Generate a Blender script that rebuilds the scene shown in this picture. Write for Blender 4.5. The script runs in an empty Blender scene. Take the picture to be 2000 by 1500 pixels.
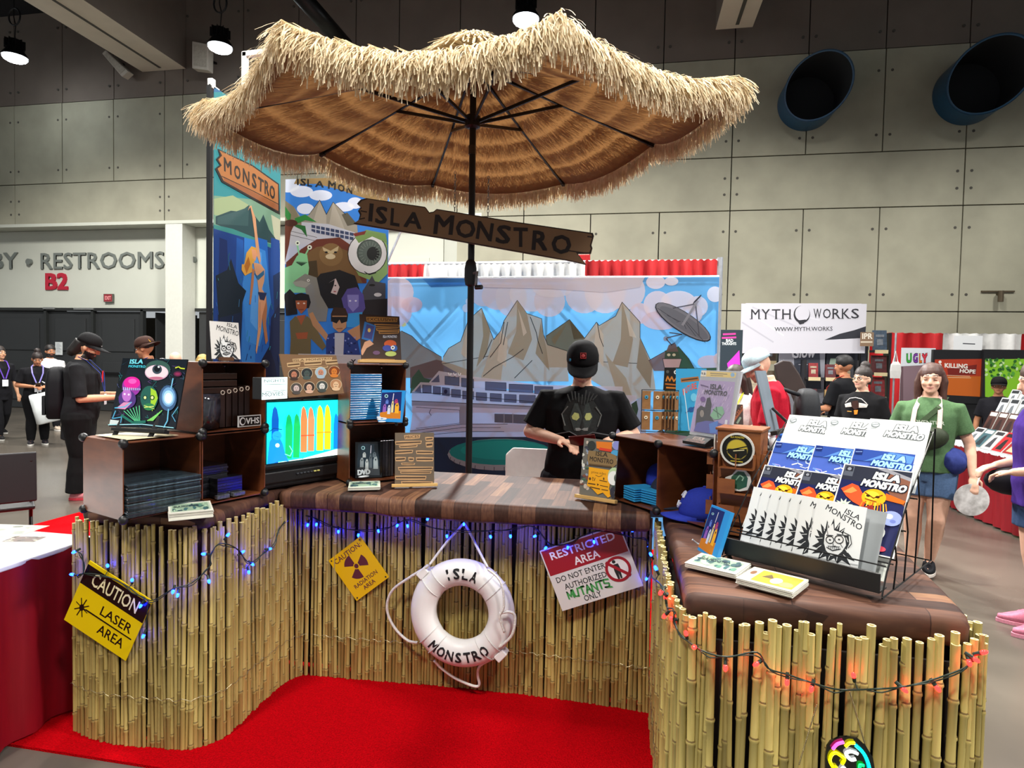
import bpy, bmesh, math, random
from math import sin, cos, pi, radians as R
from mathutils import Vector, Matrix, noise
from mathutils.geometry import tessellate_polygon
random.seed(7)
S = bpy.context.scene; COL = S.collection
# ------------------------------------------------------------ camera
FPX = 1204.0; PT, RL, YW = R(2.08), R(1.1256), R(10.3717)
CAM = Vector((0, 0, 1.59))
cF = Vector((-sin(YW)*cos(PT), cos(YW)*cos(PT), -sin(PT)))
x0 = Vector((cos(YW), sin(YW), 0)); u0 = x0.cross(cF)
cX = cos(RL)*x0 + sin(RL)*u0; cU = -sin(RL)*x0 + cos(RL)*u0
cam = bpy.data.objects.new('camera', bpy.data.cameras.new('camera')); COL.objects.link(cam)
cam.data.sensor_fit = 'HORIZONTAL'; cam.data.sensor_width = 36; cam.data.lens = 36*FPX/2000
cam.data.clip_end = 200; cam.data.clip_start = .05
mw = Matrix.Identity(4)
for i in range(3): mw[i][0], mw[i][1], mw[i][2], mw[i][3] = cX[i], cU[i], -cF[i], CAM[i]
cam.matrix_world = mw; S.camera = cam
# ------------------------------------------------------------ world, lamps, exposure
S.view_settings.view_transform = 'Standard'; S.view_settings.look = 'None'
S.view_settings.exposure = 0.6; S.view_settings.gamma = 1; S.view_settings.use_curve_mapping = False
W = bpy.data.worlds.new('hall_air'); S.world = W; W.use_nodes = True
W.node_tree.nodes['Background'].inputs[0].default_value = (.92, .97, 1, 1)
W.node_tree.nodes['Background'].inputs[1].default_value = .3
def hall_lamp(loc, energy, size=.5, target=None, spot=None, color=(1, .97, .92), blend=.5):
    l = bpy.data.lights.new('hall_lamp', 'SPOT' if spot else 'AREA'); l.energy = energy; l.color = color
    if spot: l.spot_size = R(spot); l.spot_blend = blend; l.shadow_soft_size = size
    else: l.shape = 'DISK'; l.size = size
    o = bpy.data.objects.new('hall_lamp', l); COL.objects.link(o); o.location = loc
    t = Vector(target) if target else Vector((loc[0], loc[1], 0))
    o.rotation_euler = (t - Vector(loc)).to_track_quat('-Z', 'Y').to_euler(); return o
# the hall's high bay floods and one added spot, hung at about 8.6 m
hall_lamp((-2.6, -2.8, 8.6), 1700, .45, (-.8, 2.6, .6), 100, (1, .96, .88))
hall_lamp((3.4, -1.8, 8.6), 1000, .45, (.6, 2.2, .6), 100, (1, .96, .88))
hall_lamp((1.2, 4.4, 8.6), 2400, .4, (-.4, 3.6, 1.5), 80, (1, .95, .86))
hall_lamp((-6.5, 3.0, 8.6), 1800, .5, None, 140)
hall_lamp((8.0, 9.0, 8.6), 950, .5, None, 140)
hall_lamp((8.5, .8, 8.6), 2600, .5, (-.3, 5.1, 1.7), 60, (1, .98, .95))  # unseen side spot, added to brighten the backdrop under the parasol
hall_lamp((2.6, 8.6, 8.4), 1050, .5, (1.5, 9.5, 0), 140)
hall_lamp((-4.2, 8.4, 8.4), 2200, .5, (-4.5, 9.5, 0), 140)
hall_lamp((-12.0, 8.6, 8.4), 2000, .5, (-12., 9.5, 0), 140)
for x in (-14, -7.6): # cove tubes under the concrete ledge, washing the white wall below
    l = bpy.data.lights.new('cove_tube', 'AREA'); l.shape = 'RECTANGLE'; l.size = 4.4 if x < -10 else 6.6; l.size_y = .06; l.energy = 230
    l.color = (1, 1, .72); o = bpy.data.objects.new('cove_tube', l); COL.objects.link(o); o.location = (x, 14.42, 5.02)
    o.rotation_euler = (R(20), 0, 0)
# ------------------------------------------------------------ helpers
def lin(c): return c/12.92 if c <= .04045 else ((c+.055)/1.055)**2.4
def hx(h, a=1.0):
    h = h.lstrip('#')
    if len(h) == 3: h = ''.join(k*2 for k in h)
    return tuple(lin(int(h[i:i+2], 16)/255) for i in (0, 2, 4)) + (a,)
def ray(x, y): return cF + cX*((x-1000)/FPX) + cU*((750-y)/FPX)
def az(x, y, z): d = ray(x, y); return CAM + d*((z-CAM.z)/d.z)
def ay(x, y, Y): d = ray(x, y); return CAM + d*(Y/d.y)
def ax(x, y, X): d = ray(x, y); return CAM + d*(X/d.x)
MATS = {}
def M(name, h, rough=.6, metal=0, var=.12, scale=18, emit=0, spec=.5, bump=0, stretch=None, trans=0, obrand=0, alpha=1, h2=None, coat=0):
    if name in MATS: return MATS[name]
    m = bpy.data.materials.new(name); m.use_nodes = True; nt = m.node_tree; N = nt.nodes; L = nt.links
    b = N['Principled BSDF']; c = hx(h); MATS[name] = m
    b.inputs['Roughness'].default_value = rough; b.inputs['Metallic'].default_value = metal
    b.inputs['Specular IOR Level'].default_value = spec; b.inputs['Base Color'].default_value = c
    if coat: b.inputs['Coat Weight'].default_value = coat; b.inputs['Coat Roughness'].default_value = .15
    if var or h2:
        tc = N.new('ShaderNodeTexCoord'); no = N.new('ShaderNodeTexNoise'); no.inputs['Scale'].default_value = scale
        no.inputs['Detail'].default_value = 5; src = tc.outputs['Object']
        if stretch:
            mp = N.new('ShaderNodeMapping'); mp.inputs['Scale'].default_value = stretch; L.new(src, mp.inputs[0]); src = mp.outputs[0]
        L.new(src, no.inputs['Vector'])
        rp = N.new('ShaderNodeValToRGB'); L.new(no.outputs['Fac'], rp.inputs[0])
        rp.color_ramp.elements[0].position = .3; rp.color_ramp.elements[1].position = .7
        c2 = hx(h2) if h2 else tuple(min(1, k*(1+var)) for k in c[:3]) + (1,)
        c1 = c if h2 else tuple(k*(1-var) for k in c[:3]) + (1,)
        rp.color_ramp.elements[0].color = c1; rp.color_ramp.elements[1].color = c2
        out = rp.outputs[0]
        if obrand:
            oi = N.new('ShaderNodeObjectInfo'); hs = N.new('ShaderNodeHueSaturation')
            mr = N.new('ShaderNodeMapRange'); mr.inputs[3].default_value = 1-obrand; mr.inputs[4].default_value = 1+obrand
            L.new(oi.outputs['Random'], mr.inputs[0]); L.new(mr.outputs[0], hs.inputs['Value']); L.new(out, hs.inputs['Color']); out = hs.outputs[0]
        L.new(out, b.inputs['Base Color'])
        if bump:
            bp = N.new('ShaderNodeBump'); bp.inputs['Strength'].default_value = bump; bp.inputs['Distance'].default_value = .01
            L.new(no.outputs['Fac'], bp.inputs['Height']); L.new(bp.outputs[0], b.inputs['Normal'])
    if emit: b.inputs['Emission Color'].default_value = c; b.inputs['Emission Strength'].default_value = emit
    if trans:  # thin sheet that lets light through
        o = N['Material Output']; t = N.new('ShaderNodeBsdfTranslucent'); mx = N.new('ShaderNodeMixShader'); mx.inputs[0].default_value = trans
        s = b.inputs['Base Color']
        if s.is_linked: L.new(s.links[0].from_socket, t.inputs[0])
        else: t.inputs[0].default_value = c
        L.new(b.outputs[0], mx.inputs[1]); L.new(t.outputs[0], mx.inputs[2]); L.new(mx.outputs[0], o.inputs[0])
    if alpha < 1: b.inputs['Alpha'].default_value = alpha
    return m
def print_mat(name, rough=.5, trans=0, emit=0):
    if name in MATS: return MATS[name]
    m = M(name, '#ffffff', rough, var=0); nt = m.node_tree; b = nt.nodes['Principled BSDF']
    a = nt.nodes.new('ShaderNodeVertexColor'); a.layer_name = 'Col'; nt.links.new(a.outputs[0], b.inputs['Base Color'])
    if emit: nt.links.new(a.outputs[0], b.inputs['Emission Color']); b.inputs['Emission Strength'].default_value = emit; b.inputs['Base Color'].default_value = (0, 0, 0, 1)
    if trans:
        t = nt.nodes.new('ShaderNodeBsdfTranslucent'); mx = nt.nodes.new('ShaderNodeMixShader'); mx.inputs[0].default_value = trans
        nt.links.new(a.outputs[0], t.inputs[0]); nt.links.new(b.outputs[0], mx.inputs[1]); nt.links.new(t.outputs[0], mx.inputs[2])
        nt.links.new(mx.outputs[0], nt.nodes['Material Output'].inputs[0])
    return m
class B:
    """collects geometry for ONE mesh object"""
    def __init__(s): s.v = []; s.f = []; s.m = []; s.X = None; s.mi = 0; s.c = []
    def add(s, vs, fs):
        n = len(s.v)
        s.v += [tuple(s.X @ Vector(p)) for p in vs] if s.X else [tuple(p) for p in vs]
        for f in fs: s.f.append(tuple(i+n for i in f)); s.m.append(s.mi)
        return s
    def box(s, c, d, rot=None):
        x, y, z = (k/2 for k in d); vs = [Vector((i*x, j*y, k*z)) for i in (-1, 1) for j in (-1, 1) for k in (-1, 1)]
        if rot is not None: vs = [rot @ v for v in vs]
        c = Vector(c); return s.add([v+c for v in vs], [(0, 1, 3, 2), (4, 6, 7, 5), (0, 4, 5, 1), (2, 3, 7, 6), (0, 2, 6, 4), (1, 5, 7, 3)])
    def bar(s, p, q, w, h=None, up=(0, 0, 1)):
        p, q = Vector(p), Vector(q); h = h or w; d = (q-p); a = d.normalized(); u = Vector(up)
        if abs(a.dot(u)) > .98: u = Vector((0, 1, 0))
        r = a.cross(u).normalized(); u = r.cross(a)
        vs = [c+r*i*w/2+u*j*h/2 for c in (p, q) for i, j in ((-1, -1), (1, -1), (1, 1), (-1, 1))]
        return s.add(vs, [(3, 2, 1, 0), (4, 5, 6, 7), (0, 1, 5, 4), (1, 2, 6, 5), (2, 3, 7, 6), (3, 0, 4, 7)])
    def tube(s, pts, r, n=8, cap=True, closed=False):
        pts = [Vector(p) for p in pts]; k = len(pts); rs = r if isinstance(r, (list, tuple)) else [r]*k
        vs = []; prev = None
        for i, p in enumerate(pts):
            a = pts[(i+1) % k] if (closed or i < k-1) else p; b = pts[i-1] if (closed or i > 0) else p
            t = (a-b).normalized() if (a-b).length > 1e-9 else Vector((0, 0, 1))
            if prev is None:
                u = Vector((0, 0, 1)) if abs(t.z) < .9 else Vector((1, 0, 0)); prev = t.cross(u).normalized()
            nn = (prev - t*prev.dot(t))
            prev = nn.normalized() if nn.length > 1e-6 else t.orthogonal().normalized()
            bn = t.cross(prev)
            vs += [p+(prev*cos(2*pi*j/n)+bn*sin(2*pi*j/n))*rs[i] for j in range(n)]
        fs = []
        for i in range(k if closed else k-1):
            for j in range(n):
                a, b = i*n+j, i*n+(j+1) % n; c, d = ((i+1) % k)*n+(j+1) % n, ((i+1) % k)*n+j
                fs.append((a, b, c, d))
        if cap and not closed: fs += [tuple(range(n-1, -1, -1)), tuple(range((k-1)*n, k*n))]
        return s.add(vs, fs)
    def loft(s, rings, cap=True):
        n = len(rings[0]); vs = [p for r in rings for p in r]; fs = []
        for i in range(len(rings)-1):
            for j in range(n): fs.append((i*n+j, i*n+(j+1) % n, (i+1)*n+(j+1) % n, (i+1)*n+j))
        if cap: fs += [tuple(range(n-1, -1, -1)), tuple(range((len(rings)-1)*n, len(rings)*n))]
        return s.add(vs, fs)
    def ell(s, c, r, n=14, k=8, rot=None):
        c = Vector(c); r = (r, r, r) if isinstance(r, (int, float)) else r; vs = []; fs = []
        for i in range(1, k):
            t = pi*i/k
            for j in range(n):
                p = Vector((r[0]*sin(t)*cos(2*pi*j/n), r[1]*sin(t)*sin(2*pi*j/n), -r[2]*cos(t))); vs.append(p)
        vs += [Vector((0, 0, -r[2])), Vector((0, 0, r[2]))]
        for i in range(k-2):
            for j in range(n): fs.append((i*n+j, i*n+(j+1) % n, (i+1)*n+(j+1) % n, (i+1)*n+j))
        b, t = (k-1)*n, (k-1)*n+1
        for j in range(n): fs.append((b, (j+1) % n, j)); fs.append((t, (k-2)*n+j, (k-2)*n+(j+1) % n))
        if rot is not None: vs = [rot @ v for v in vs]
        return s.add([v+c for v in vs], fs)
    def prism(s, pts, y0, y1):
        """outline in local x,z pushed through y"""
        n = len(pts); vs = [(x, y0, z) for x, z in pts]+[(x, y1, z) for x, z in pts]
        tri = tessellate_polygon([[Vector((x, z, 0)) for x, z in pts]])
        fs = [tuple(t) for t in tri]+[tuple(n+i for i in reversed(t)) for t in tri]+[(i, (i+1) % n, n+(i+1) % n, n+i) for i in range(n)]
        return s.add(vs, fs)
    def build(s, name, mats, parent=None, smooth=False, bevel=0, kind=None, seg=2):
        me = bpy.data.meshes.new(name); me.from_pydata(s.v, [], s.f)
        mats = mats if isinstance(mats, (list, tuple)) else [mats]
        for m in mats: me.materials.append(m)
        if len(mats) > 1: me.polygons.foreach_set('material_index', s.m)
        bm = bmesh.new(); bm.from_mesh(me); bmesh.ops.recalc_face_normals(bm, faces=bm.faces); bm.to_mesh(me); bm.free()
        if smooth: me.shade_smooth()
        o = bpy.data.objects.new(name, me); COL.objects.link(o)
        if parent: o.parent = parent
        if smooth == 'angle':
            me.set_sharp_from_angle(angle=R(40))
        if bevel:
            b = o.modifiers.new('bevel', 'BEVEL'); b.width = bevel; b.segments = seg; b.limit_method = 'ANGLE'; b.angle_limit = R(40)
        if kind: o['kind'] = kind
        return o
def tag(o, label, cat, group=None):
    o['label'] = label; o['category'] = cat
    if group: o['group'] = group
    return o
def thing(name, label, cat, mat=None, group=None):
    o = bpy.data.objects.new(name, None); COL.objects.link(o); o.empty_display_size = .05
    if mat is not None: o.matrix_world = mat
    return tag(o, label, cat, group)
def frame(origin, xdir, lean=0):
    """local x along xdir, z up leaning backwards by `lean`, front faces -y"""
    x = Vector(xdir); x.z = 0; x.normalize(); y = Vector((-x.y, x.x, 0)); z = Vector((0, 0, 1))
    if lean: z, y = (z*cos(lean)+y*sin(lean)), (y*cos(lean)-z*sin(lean))
    m = Matrix.Identity(4)
    for i in range(3): m[i][0], m[i][1], m[i][2], m[i][3] = x[i], y[i], z[i], origin[i]
    return m
def at(x, y, z=0, rz=0): return Matrix.Translation((x, y, z)) @ Matrix.Rotation(rz, 4, 'Z')
_T = {}; NCOPY = {}
def glyphs(txt, bold=0, res=2):
    k = (txt, bold)
    if k not in _T:
        cu = bpy.data.curves.new('t', 'FONT'); cu.body = txt; cu.resolution_u = res
        o = bpy.data.objects.new('t', cu); COL.objects.link(o); bpy.context.view_layer.update()
        me = bpy.data.meshes.new_from_object(o.evaluated_get(bpy.context.evaluated_depsgraph_get()))
        vs = [v.co.copy() for v in me.vertices]; fs = [tuple(p.vertices) for p in me.polygons]
        bpy.data.objects.remove(o); bpy.data.curves.remove(cu); bpy.data.meshes.remove(me)
        if bold:
            n = len(vs); sh = ((0, 0), (bold, bold), (-bold, bold), (bold, -bold), (-bold, -bold)); fs = [tuple(i+n*k for i in f) for k in range(5) for f in fs]
            vs = [v+Vector((dx*.8, dy*.8, 0)) for dx, dy in sh for v in vs]
        xs = [v.x for v in vs]; a, b = min(xs), max(xs); zs = [v.y for v in vs]; h = max(zs); lo = min(zs) if not any(c in txt for c in 'gjpqy,;Q') else 0
        _T[k] = ([((v.x-a)/(b-a), (v.y-lo)/(h-lo)) for v in vs], fs, (b-a)/(h-lo))
        NCOPY[k] = 5 if bold else 1
    return _T[k]
class Cv:
    """flat print: shapes given in photo pixels are cast on the print's own plane (matrix mw) and clipped to w x h"""
    EPS = .00005; gain = 1
    def __init__(s, mw, w, h, x0=0.0, raw=False):
        s.mi = mw.inverted(); s.o = s.mi @ CAM; s.w, s.h, s.x0 = w, h, x0; s.n = 0; s.V = []; s.F = []; s.C = []; s.raw = raw
    def map(s, p):
        if s.raw: return (s.x0+p[0]*s.w, (1-p[1])*s.h)
        d = s.mi.to_3x3() @ ray(*p); t = -s.o.y/d.y; return (s.o.x+d.x*t, s.o.z+d.z*t)
    def tri(s, t, col):
        for ax_, sg, lim in ((0, 1, s.x0), (0, -1, -(s.x0+s.w)), (1, 1, 0), (1, -1, -s.h)):
            out = []
            for i in range(len(t)):
                a, b = t[i-1], t[i]; da, db = sg*a[ax_]-lim, sg*b[ax_]-lim
                if (da < 0) != (db < 0): k = da/(da-db); out.append((a[0]+(b[0]-a[0])*k, a[1]+(b[1]-a[1])*k))
                if db >= 0: out.append(b)
            t = out
            if len(t) < 3: return
        n = len(s.V); s.V += [(x, -s.n*s.EPS, z) for x, z in t]; s.F.append(tuple(range(n, n+len(t)))); s.C.append(col)
    def lpoly(s, q, col):
        s.n += 1
        for t in tessellate_polygon([[Vector((x, z, 0)) for x, z in q]]): s.tri([q[i] for i in t], col)
        return s
    def poly(s, pts, h): return s.lpoly([s.map(p) for p in pts], hx(h))
    def ell(s, x, y, rx, ry, h, rot=0, n=22, a0=0, a1=360):
        c, d = cos(R(rot)), sin(R(rot)); P = []
        for i in range(n+(a1-a0 < 360)):
            t = R(a0+(a1-a0)*i/n); u, v = rx*cos(t), ry*sin(t); P.append((x+u*c-v*d, y+u*d+v*c))
        return s.poly(P, h)
    def line(s, pts, w, h):
        s.n += 1; col = hx(h)
        for (a, b) in zip(pts, pts[1:]):
            dx, dy = b[0]-a[0], b[1]-a[1]; l = math.hypot(dx, dy) or 1e-6; k = w/2; ex, ey = dx/l*k*.6, dy/l*k*.6; nx, ny = -dy/l*k, dx/l*k
            q = [s.map(p) for p in ((a[0]-ex+nx, a[1]-ey+ny), (b[0]+ex+nx, b[1]+ey+ny), (b[0]+ex-nx, b[1]+ey-ny), (a[0]-ex-nx, a[1]-ey-ny))]
            s.tri(q[:3], col); s.tri([q[0], q[2], q[3]], col)
        return s
    def text(s, t, p0, p1, p2, h, bold=0):
        s.n += 1; a, b, c = s.map(p0), s.map(p1), s.map(p2); vs, fs, _ = glyphs(t, bold); col = hx(h)
        q = [(a[0]+(b[0]-a[0])*u+(c[0]-a[0])*v, a[1]+(b[1]-a[1])*u+(c[1]-a[1])*v) for u, v in vs]
        nc = NCOPY[(t, bold)]; per = len(vs)//nc; n0 = s.n
        for f in fs:
            s.n = n0+(f[0]//per)*.5
            for i in range(1, len(f)-1): s.tri([q[f[0]], q[f[i]], q[f[i+1]]], col)
        s.n = n0+2.2
        return s
    def rect(s, x0, y0, x1, y1, h): return s.poly([(x0, y0), (x1, y0), (x1, y1), (x0, y1)], h)
    def build(s, name, mat, parent=None, back='#cccccc', thick=.004, front=None, outline=None, kind=None):
        """board of the given thickness with the print on its front"""
        bc, fc = hx(back), hx(front or back); b = B()
        if not thick: b.add([(s.x0, 0, 0), (s.x0+s.w, 0, 0), (s.x0+s.w, 0, s.h), (s.x0, 0, s.h)], [(0, 1, 2, 3)])
        elif outline: b.prism(outline, 0, thick)
        else: b.box((s.x0+s.w/2, thick/2, s.h/2), (s.w, thick, s.h))
        cols = [fc if all(abs(b.v[i][1]) < 1e-9 for i in f) else bc for f in b.f]
        cols += [tuple(min(.92, k*s.gain) for k in c[:3])+(1,) for c in s.C]; n = len(b.v); V = b.v + s.V; F = b.f + [tuple(i+n for i in f) for f in s.F]
        me = bpy.data.meshes.new(name); me.from_pydata(V, [], F); me.materials.append(mat)
        at_ = me.color_attributes.new('Col', 'FLOAT_COLOR', 'CORNER'); dat = []
        for f, c in zip(F, cols): dat += list(c)*len(f)
        at_.data.foreach_set('color', dat)
        o = bpy.data.objects.new(name, me); COL.objects.link(o)
        if parent: o.parent = parent
        if kind: o['kind'] = kind
        return o
PAPER = print_mat('printed_paper', .45); GLOSS = print_mat('printed_gloss', .18); MATTE = print_mat('painted_board', .7)
BLK = M('black_plastic', '#141416', .45, var=.1); DKM = M('dark_metal', '#1c1b1c', .4, .6); WHT = M('white_paint', '#e6e6e2', .5, var=.04)
# ------------------------------------------------------------ the hall
CONC = M('concrete_panels', '#9d9b88', .75, var=.13, scale=1.3, bump=.15); SEAM = M('seam_shadow_gap', '#4c4a44', .9, var=0)
CONC2 = M('smooth_wall_paint', '#c3c6ba', .6, var=.02, scale=2); DARKC = M('dark_ceiling', '#17171d', .9, var=.05)
BEAM = M('painted_beam', '#6f655c', .7, var=.05, scale=3); BLKD = M('black_door_paint', '#2b2d2e', .5, var=.06, scale=2)
def concrete_floor():
    m = M('polished_concrete', '#4f4a43', .24, var=.22, scale=.9, spec=.5, h2='#645d54'); return m
b = B(); b.box((0, 4, -.05), (60, 40, .1)); b.build('floor', concrete_floor(), kind='structure')
b = B(); b.box((0, 4, 10.75), (60, 40, .2)); b.build('ceiling', DARKC, kind='structure')
WY = 14.2
b = B(); b.mi = 1; b.box((3.5, WY+.3, 5.3), (15, .4, 10.6)); b.box((-14, WY+.75, 7.8), (24, .4, 5.6)); b.mi = 0
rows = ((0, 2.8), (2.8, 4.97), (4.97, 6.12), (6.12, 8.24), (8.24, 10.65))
right = [-4.0, -2.4, -.86, .66, 2.16, 3.66, 5.16, 6.72, 8.2, 9.7, 11.0]
left = [-26, -21, -19.5, -18., -16.44, -14.92, -13.34, -11.83, -11.3, -9.6, -8.1, -6.6, -5.5, -4.0]
g = .012
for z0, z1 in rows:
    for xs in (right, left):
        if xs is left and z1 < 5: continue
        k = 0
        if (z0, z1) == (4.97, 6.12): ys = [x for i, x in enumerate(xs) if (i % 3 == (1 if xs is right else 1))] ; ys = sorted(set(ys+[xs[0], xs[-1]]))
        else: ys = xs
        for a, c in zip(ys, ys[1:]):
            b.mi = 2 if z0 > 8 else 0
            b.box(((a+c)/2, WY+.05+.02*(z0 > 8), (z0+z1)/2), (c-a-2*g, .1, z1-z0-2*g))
            if z0 > 2 and c-a > .8: # tie holes near the panel corners
                b.mi = 1
                for xx in (a+.13, c-.13):
                    for zz in (z0+.35, z1-.45): b.tube([(xx, WY-.004, zz), (xx, WY+.02, zz)], .03, 8)
                b.mi = 0
b.build('wall_back', [CONC, SEAM, M('upper_concrete_dimmed', '#6f655c', .8, var=.08, scale=1.5)], kind='structure')  # weaker light on the top row is put into its darker colour
# recess under the concrete with the white lettered wall, its doors and a corridor beyond
b = B(); b.box((-14.7, 14.8, 3.88), (22.9, .2, 2.18)); b.box((-14, 14.5, 5.02), (21.2, .62, .08))
b.mi = 1; b.box((-20, 15.1, 1.4), (8.4, .1, 2.8)); b.box((-4.9, 14.9, 1.4), (1.9, .1, 2.8)); b.box((-11, 18, 1.4), (16, .1, 2.8)); b.mi = 0
b.build('wall_recess', [CONC2, M('corridor_brown', '#4c443a', .8)], kind='structure')
b = B(); b.box((-11.56, 14.45, 2.5), (.5, .5, 4.96)); b.build('wall_pier', M('pier_paint', '#cfd0c6', .6, var=.03), kind='structure', bevel=.01)
b = B(); b.box((-7.7, 14.66, 3.9), (6.5, .05, 2.1)); b.box((-5.2, 14.62, 3.5), (.8, .04, 1.2)); b.build('wall_panel', CONC2, kind='structure')
for i, (a, c) in enumerate(((-17.8, -16.03), (-16.0, -14.5), (-14.47, -12.95), (-11.25, -9.5), (-9.4, -7.6), (-7.5, -5.8))):
    b = B(); b.box(((a+c)/2, 14.78, 1.38), (c-a-.02, .07, 2.74)); b.box(((a+c)/2, 14.73, 2.1), (c-a-.5, .03, .9)); b.box(((a+c)/2, 14.73, .8), (c-a-.5, .03, 1.1))
    o = b.build('door_%d' % (i+1), BLKD, kind='structure', bevel=.01)
    h = B(); h.bar((c-.25, 14.68, 1.05), (a+.25, 14.68, 1.05), .06); h.build('push_bar', DKM, o)
b = B(); b.box((-12.4, 15.35, 1.38), (.05, 1.1, 2.72), Matrix.Rotation(R(-28), 3, 'Z')); b.build('door_7', BLKD, kind='structure')
b = B()
for x in (-16.01, -14.48, -12.92): b.box((x, 14.72, 1.4), (.08, .12, 2.8))
b.box((-14.6, 14.72, 2.8), (6.2, .12, .08)); b.box((-8.5, 14.72, 2.8), (5.6, .12, .08)); b.build('trim_1', M('door_frame_dark', '#232524', .5), kind='structure')
for p, q in (((82, 602), (104, 602)), ((142, 603), (180, 603))):
    a = ay(*p, 14.6); c = ay(*q, 14.6); b = B(); b.box(((a.x+c.x)/2, 14.64, a.z), (c.x-a.x, .05, .06))
    tag(b.build('door_closer', M('closer_grey', '#8a8c8a', .4, .5), bevel=.01), 'grey metal closer above the black doors'+(', beside the exit sign' if p[0] > 100 else ', below the red B2'), 'door closer')
# beams
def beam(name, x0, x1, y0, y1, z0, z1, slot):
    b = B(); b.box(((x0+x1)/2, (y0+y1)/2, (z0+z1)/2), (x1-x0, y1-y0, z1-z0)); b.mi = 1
    b.box((slot, (y0+y1)/2, z0-.012), (.07, y1-y0-.3, .012)); b.mi = 2; b.box(((x0+x1)/2, (y0+y1)/2, z0-.004), (x1-x0, y1-y0, .008)); b.build(name, [BEAM, SEAM, M('beam_underside_bounce', '#cfc5b4', .7, var=.04, scale=3)], kind='structure')  # floor bounce on the underside is painted in as a paler colour
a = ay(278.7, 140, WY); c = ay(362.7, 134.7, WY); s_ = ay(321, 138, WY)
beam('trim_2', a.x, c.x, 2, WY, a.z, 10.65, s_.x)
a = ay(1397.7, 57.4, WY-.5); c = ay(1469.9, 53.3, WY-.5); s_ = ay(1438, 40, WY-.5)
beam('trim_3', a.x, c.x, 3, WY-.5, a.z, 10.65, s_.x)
# blue air ducts standing out from the wall, cut at a slant
BLUE = M('blue_duct_paint', '#0f4668', .35, var=.08); BLIN = M('duct_inside', '#0b1016', .8, var=0)
def duct(base, tip, r, tag_):
    p = ay(*base, WY); b = B(); n = 48
    def ring(rr, k): return [Vector((p.x+rr*cos(2*pi*i/n)*1.0, (WY-.006) if k == 0 else 13.35 - .33*(sin(2*pi*i/n)*.75+cos(2*pi*i/n)*.65)*rr/r, p.z+rr*sin(2*pi*i/n))) for i in range(n)]
    b.loft([ring(r, 0), ring(r, 1), ring(r*1.03, 1), ring(r*1.03, 1), ring(r*.965, 1)], False); b.mi = 1
    b.loft([ring(r*.965, 1), ring(r*.96, 0)], False)
    b.add(ring(r*.96, 0), [tuple(range(n))])
    tag(b.build('air_duct', [BLUE, BLIN], smooth='angle'), tag_, 'air duct')
duct((1574, 203), (1604, 170), .575, 'dark blue round air duct on the concrete wall nearer the umbrella')
duct((1887, 184), (1930, 145), .63, 'lighter blue round air duct at the far right of the concrete wall')
# dark pipe run up under the ceiling
b = B(); b.tube([ay(560, -40, 11), ay(675, 90, 12.5)], .17, 16); tag(b.build('ceiling_pipe', DKM, smooth=True), 'thick black pipe hanging under the ceiling behind the umbrella', 'pipe')
# pale speakers / panels high on the wall
def pal(name, pts, Y, lab, th=.2):
    P = [ay(*p, Y) for p in pts]; m = frame((P[0].x, Y, P[0].z), (1, 0, 0)); t = thing(name, lab, 'speaker', m)
    o = [(p.x-P[0].x, p.z-P[0].z) for p in P]; b = B(); b.prism(o, 0, th); b.build('cabinet', M('pale_grey_box', '#b9b2a6', .5, var=.03), t, bevel=.015)
    b = B(); cx, cz = sum(p[0] for p in o)/4, sum(p[1] for p in o)/4; b.prism([(cx+(x-cx)*.8, cz+(z-cz)*.8) for x, z in o], -.01, 0); b.build('grille', M('pale_grille', '#a9a294', .7), t)
    b = B(); b.bar((cx, th, cz), (cx, WY-Y, cz+.1), .05); b.build('bracket', DKM, t)
pal('wall_speaker', [(375, 133), (375, 80), (407, 86), (406, 137)], 13.6, 'pale square speaker panel beside the hanging flood lamp')
pal('wall_speaker', [(199, 104), (206, 97), (250, 139), (238, 150)], 13.9, 'pale slanted speaker tucked under the ceiling beam')
# hanging flood lamps, lit
def flood(px, Y, lab, power):
    p = ay(*px, Y); t = thing('flood_lamp', lab, 'lamp', at(p.x, Y, p.z), 'hall flood lamps')
    b = B(); b.loft([[Vector((r*cos(2*pi*i/20), r*sin(2*pi*i/20), z)) for i in range(20)] for r, z in ((.1, .42), (.14, .4), (.16, .2), (.26, .05), (.27, 0))], True); b.build('housing', DKM, t, smooth='angle')
    b = B()
    for i in range(10): b.box((.17*cos(i*pi/5), .17*sin(i*pi/5), .3), (.08, .01, .2), Matrix.Rotation(i*pi/5, 3, 'Z'))
    b.build('heat_sink', DKM, t)
    b = B(); b.ell((0, 0, -.02), (.25, .25, .09)); b.build('lens', M('lit_lens', '#f4fbff', .3, emit=45, var=0), t, smooth=True)
    b = B(); b.tube([(0, 0, .4), (.03, 0, .75), (-.02, 0, .95), (0, 0, 10.6-p.z)], .012, 6); b.tube([(.16*cos(i*pi/8), 0, .95+.2*sin(i*pi/8)) for i in range(16)], .02, 6, closed=True); b.build('cable', BLK, t)
    if power: hall_lamp((p.x, Y-.3, p.z-.15), power, .28, (-.7, 5.2, 1.8), 55, (1, .99, .96))
flood((29, 112), 12.6, 'lit flood lamp at the far left by the dark ceiling edge', 0)
flood((430, 92), 12.6, 'lit flood lamp hanging beside the pale square speaker', 2500)
flood((1027, 38), 12.0, 'lit flood lamp showing just above the thatched parasol', 3600)
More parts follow.
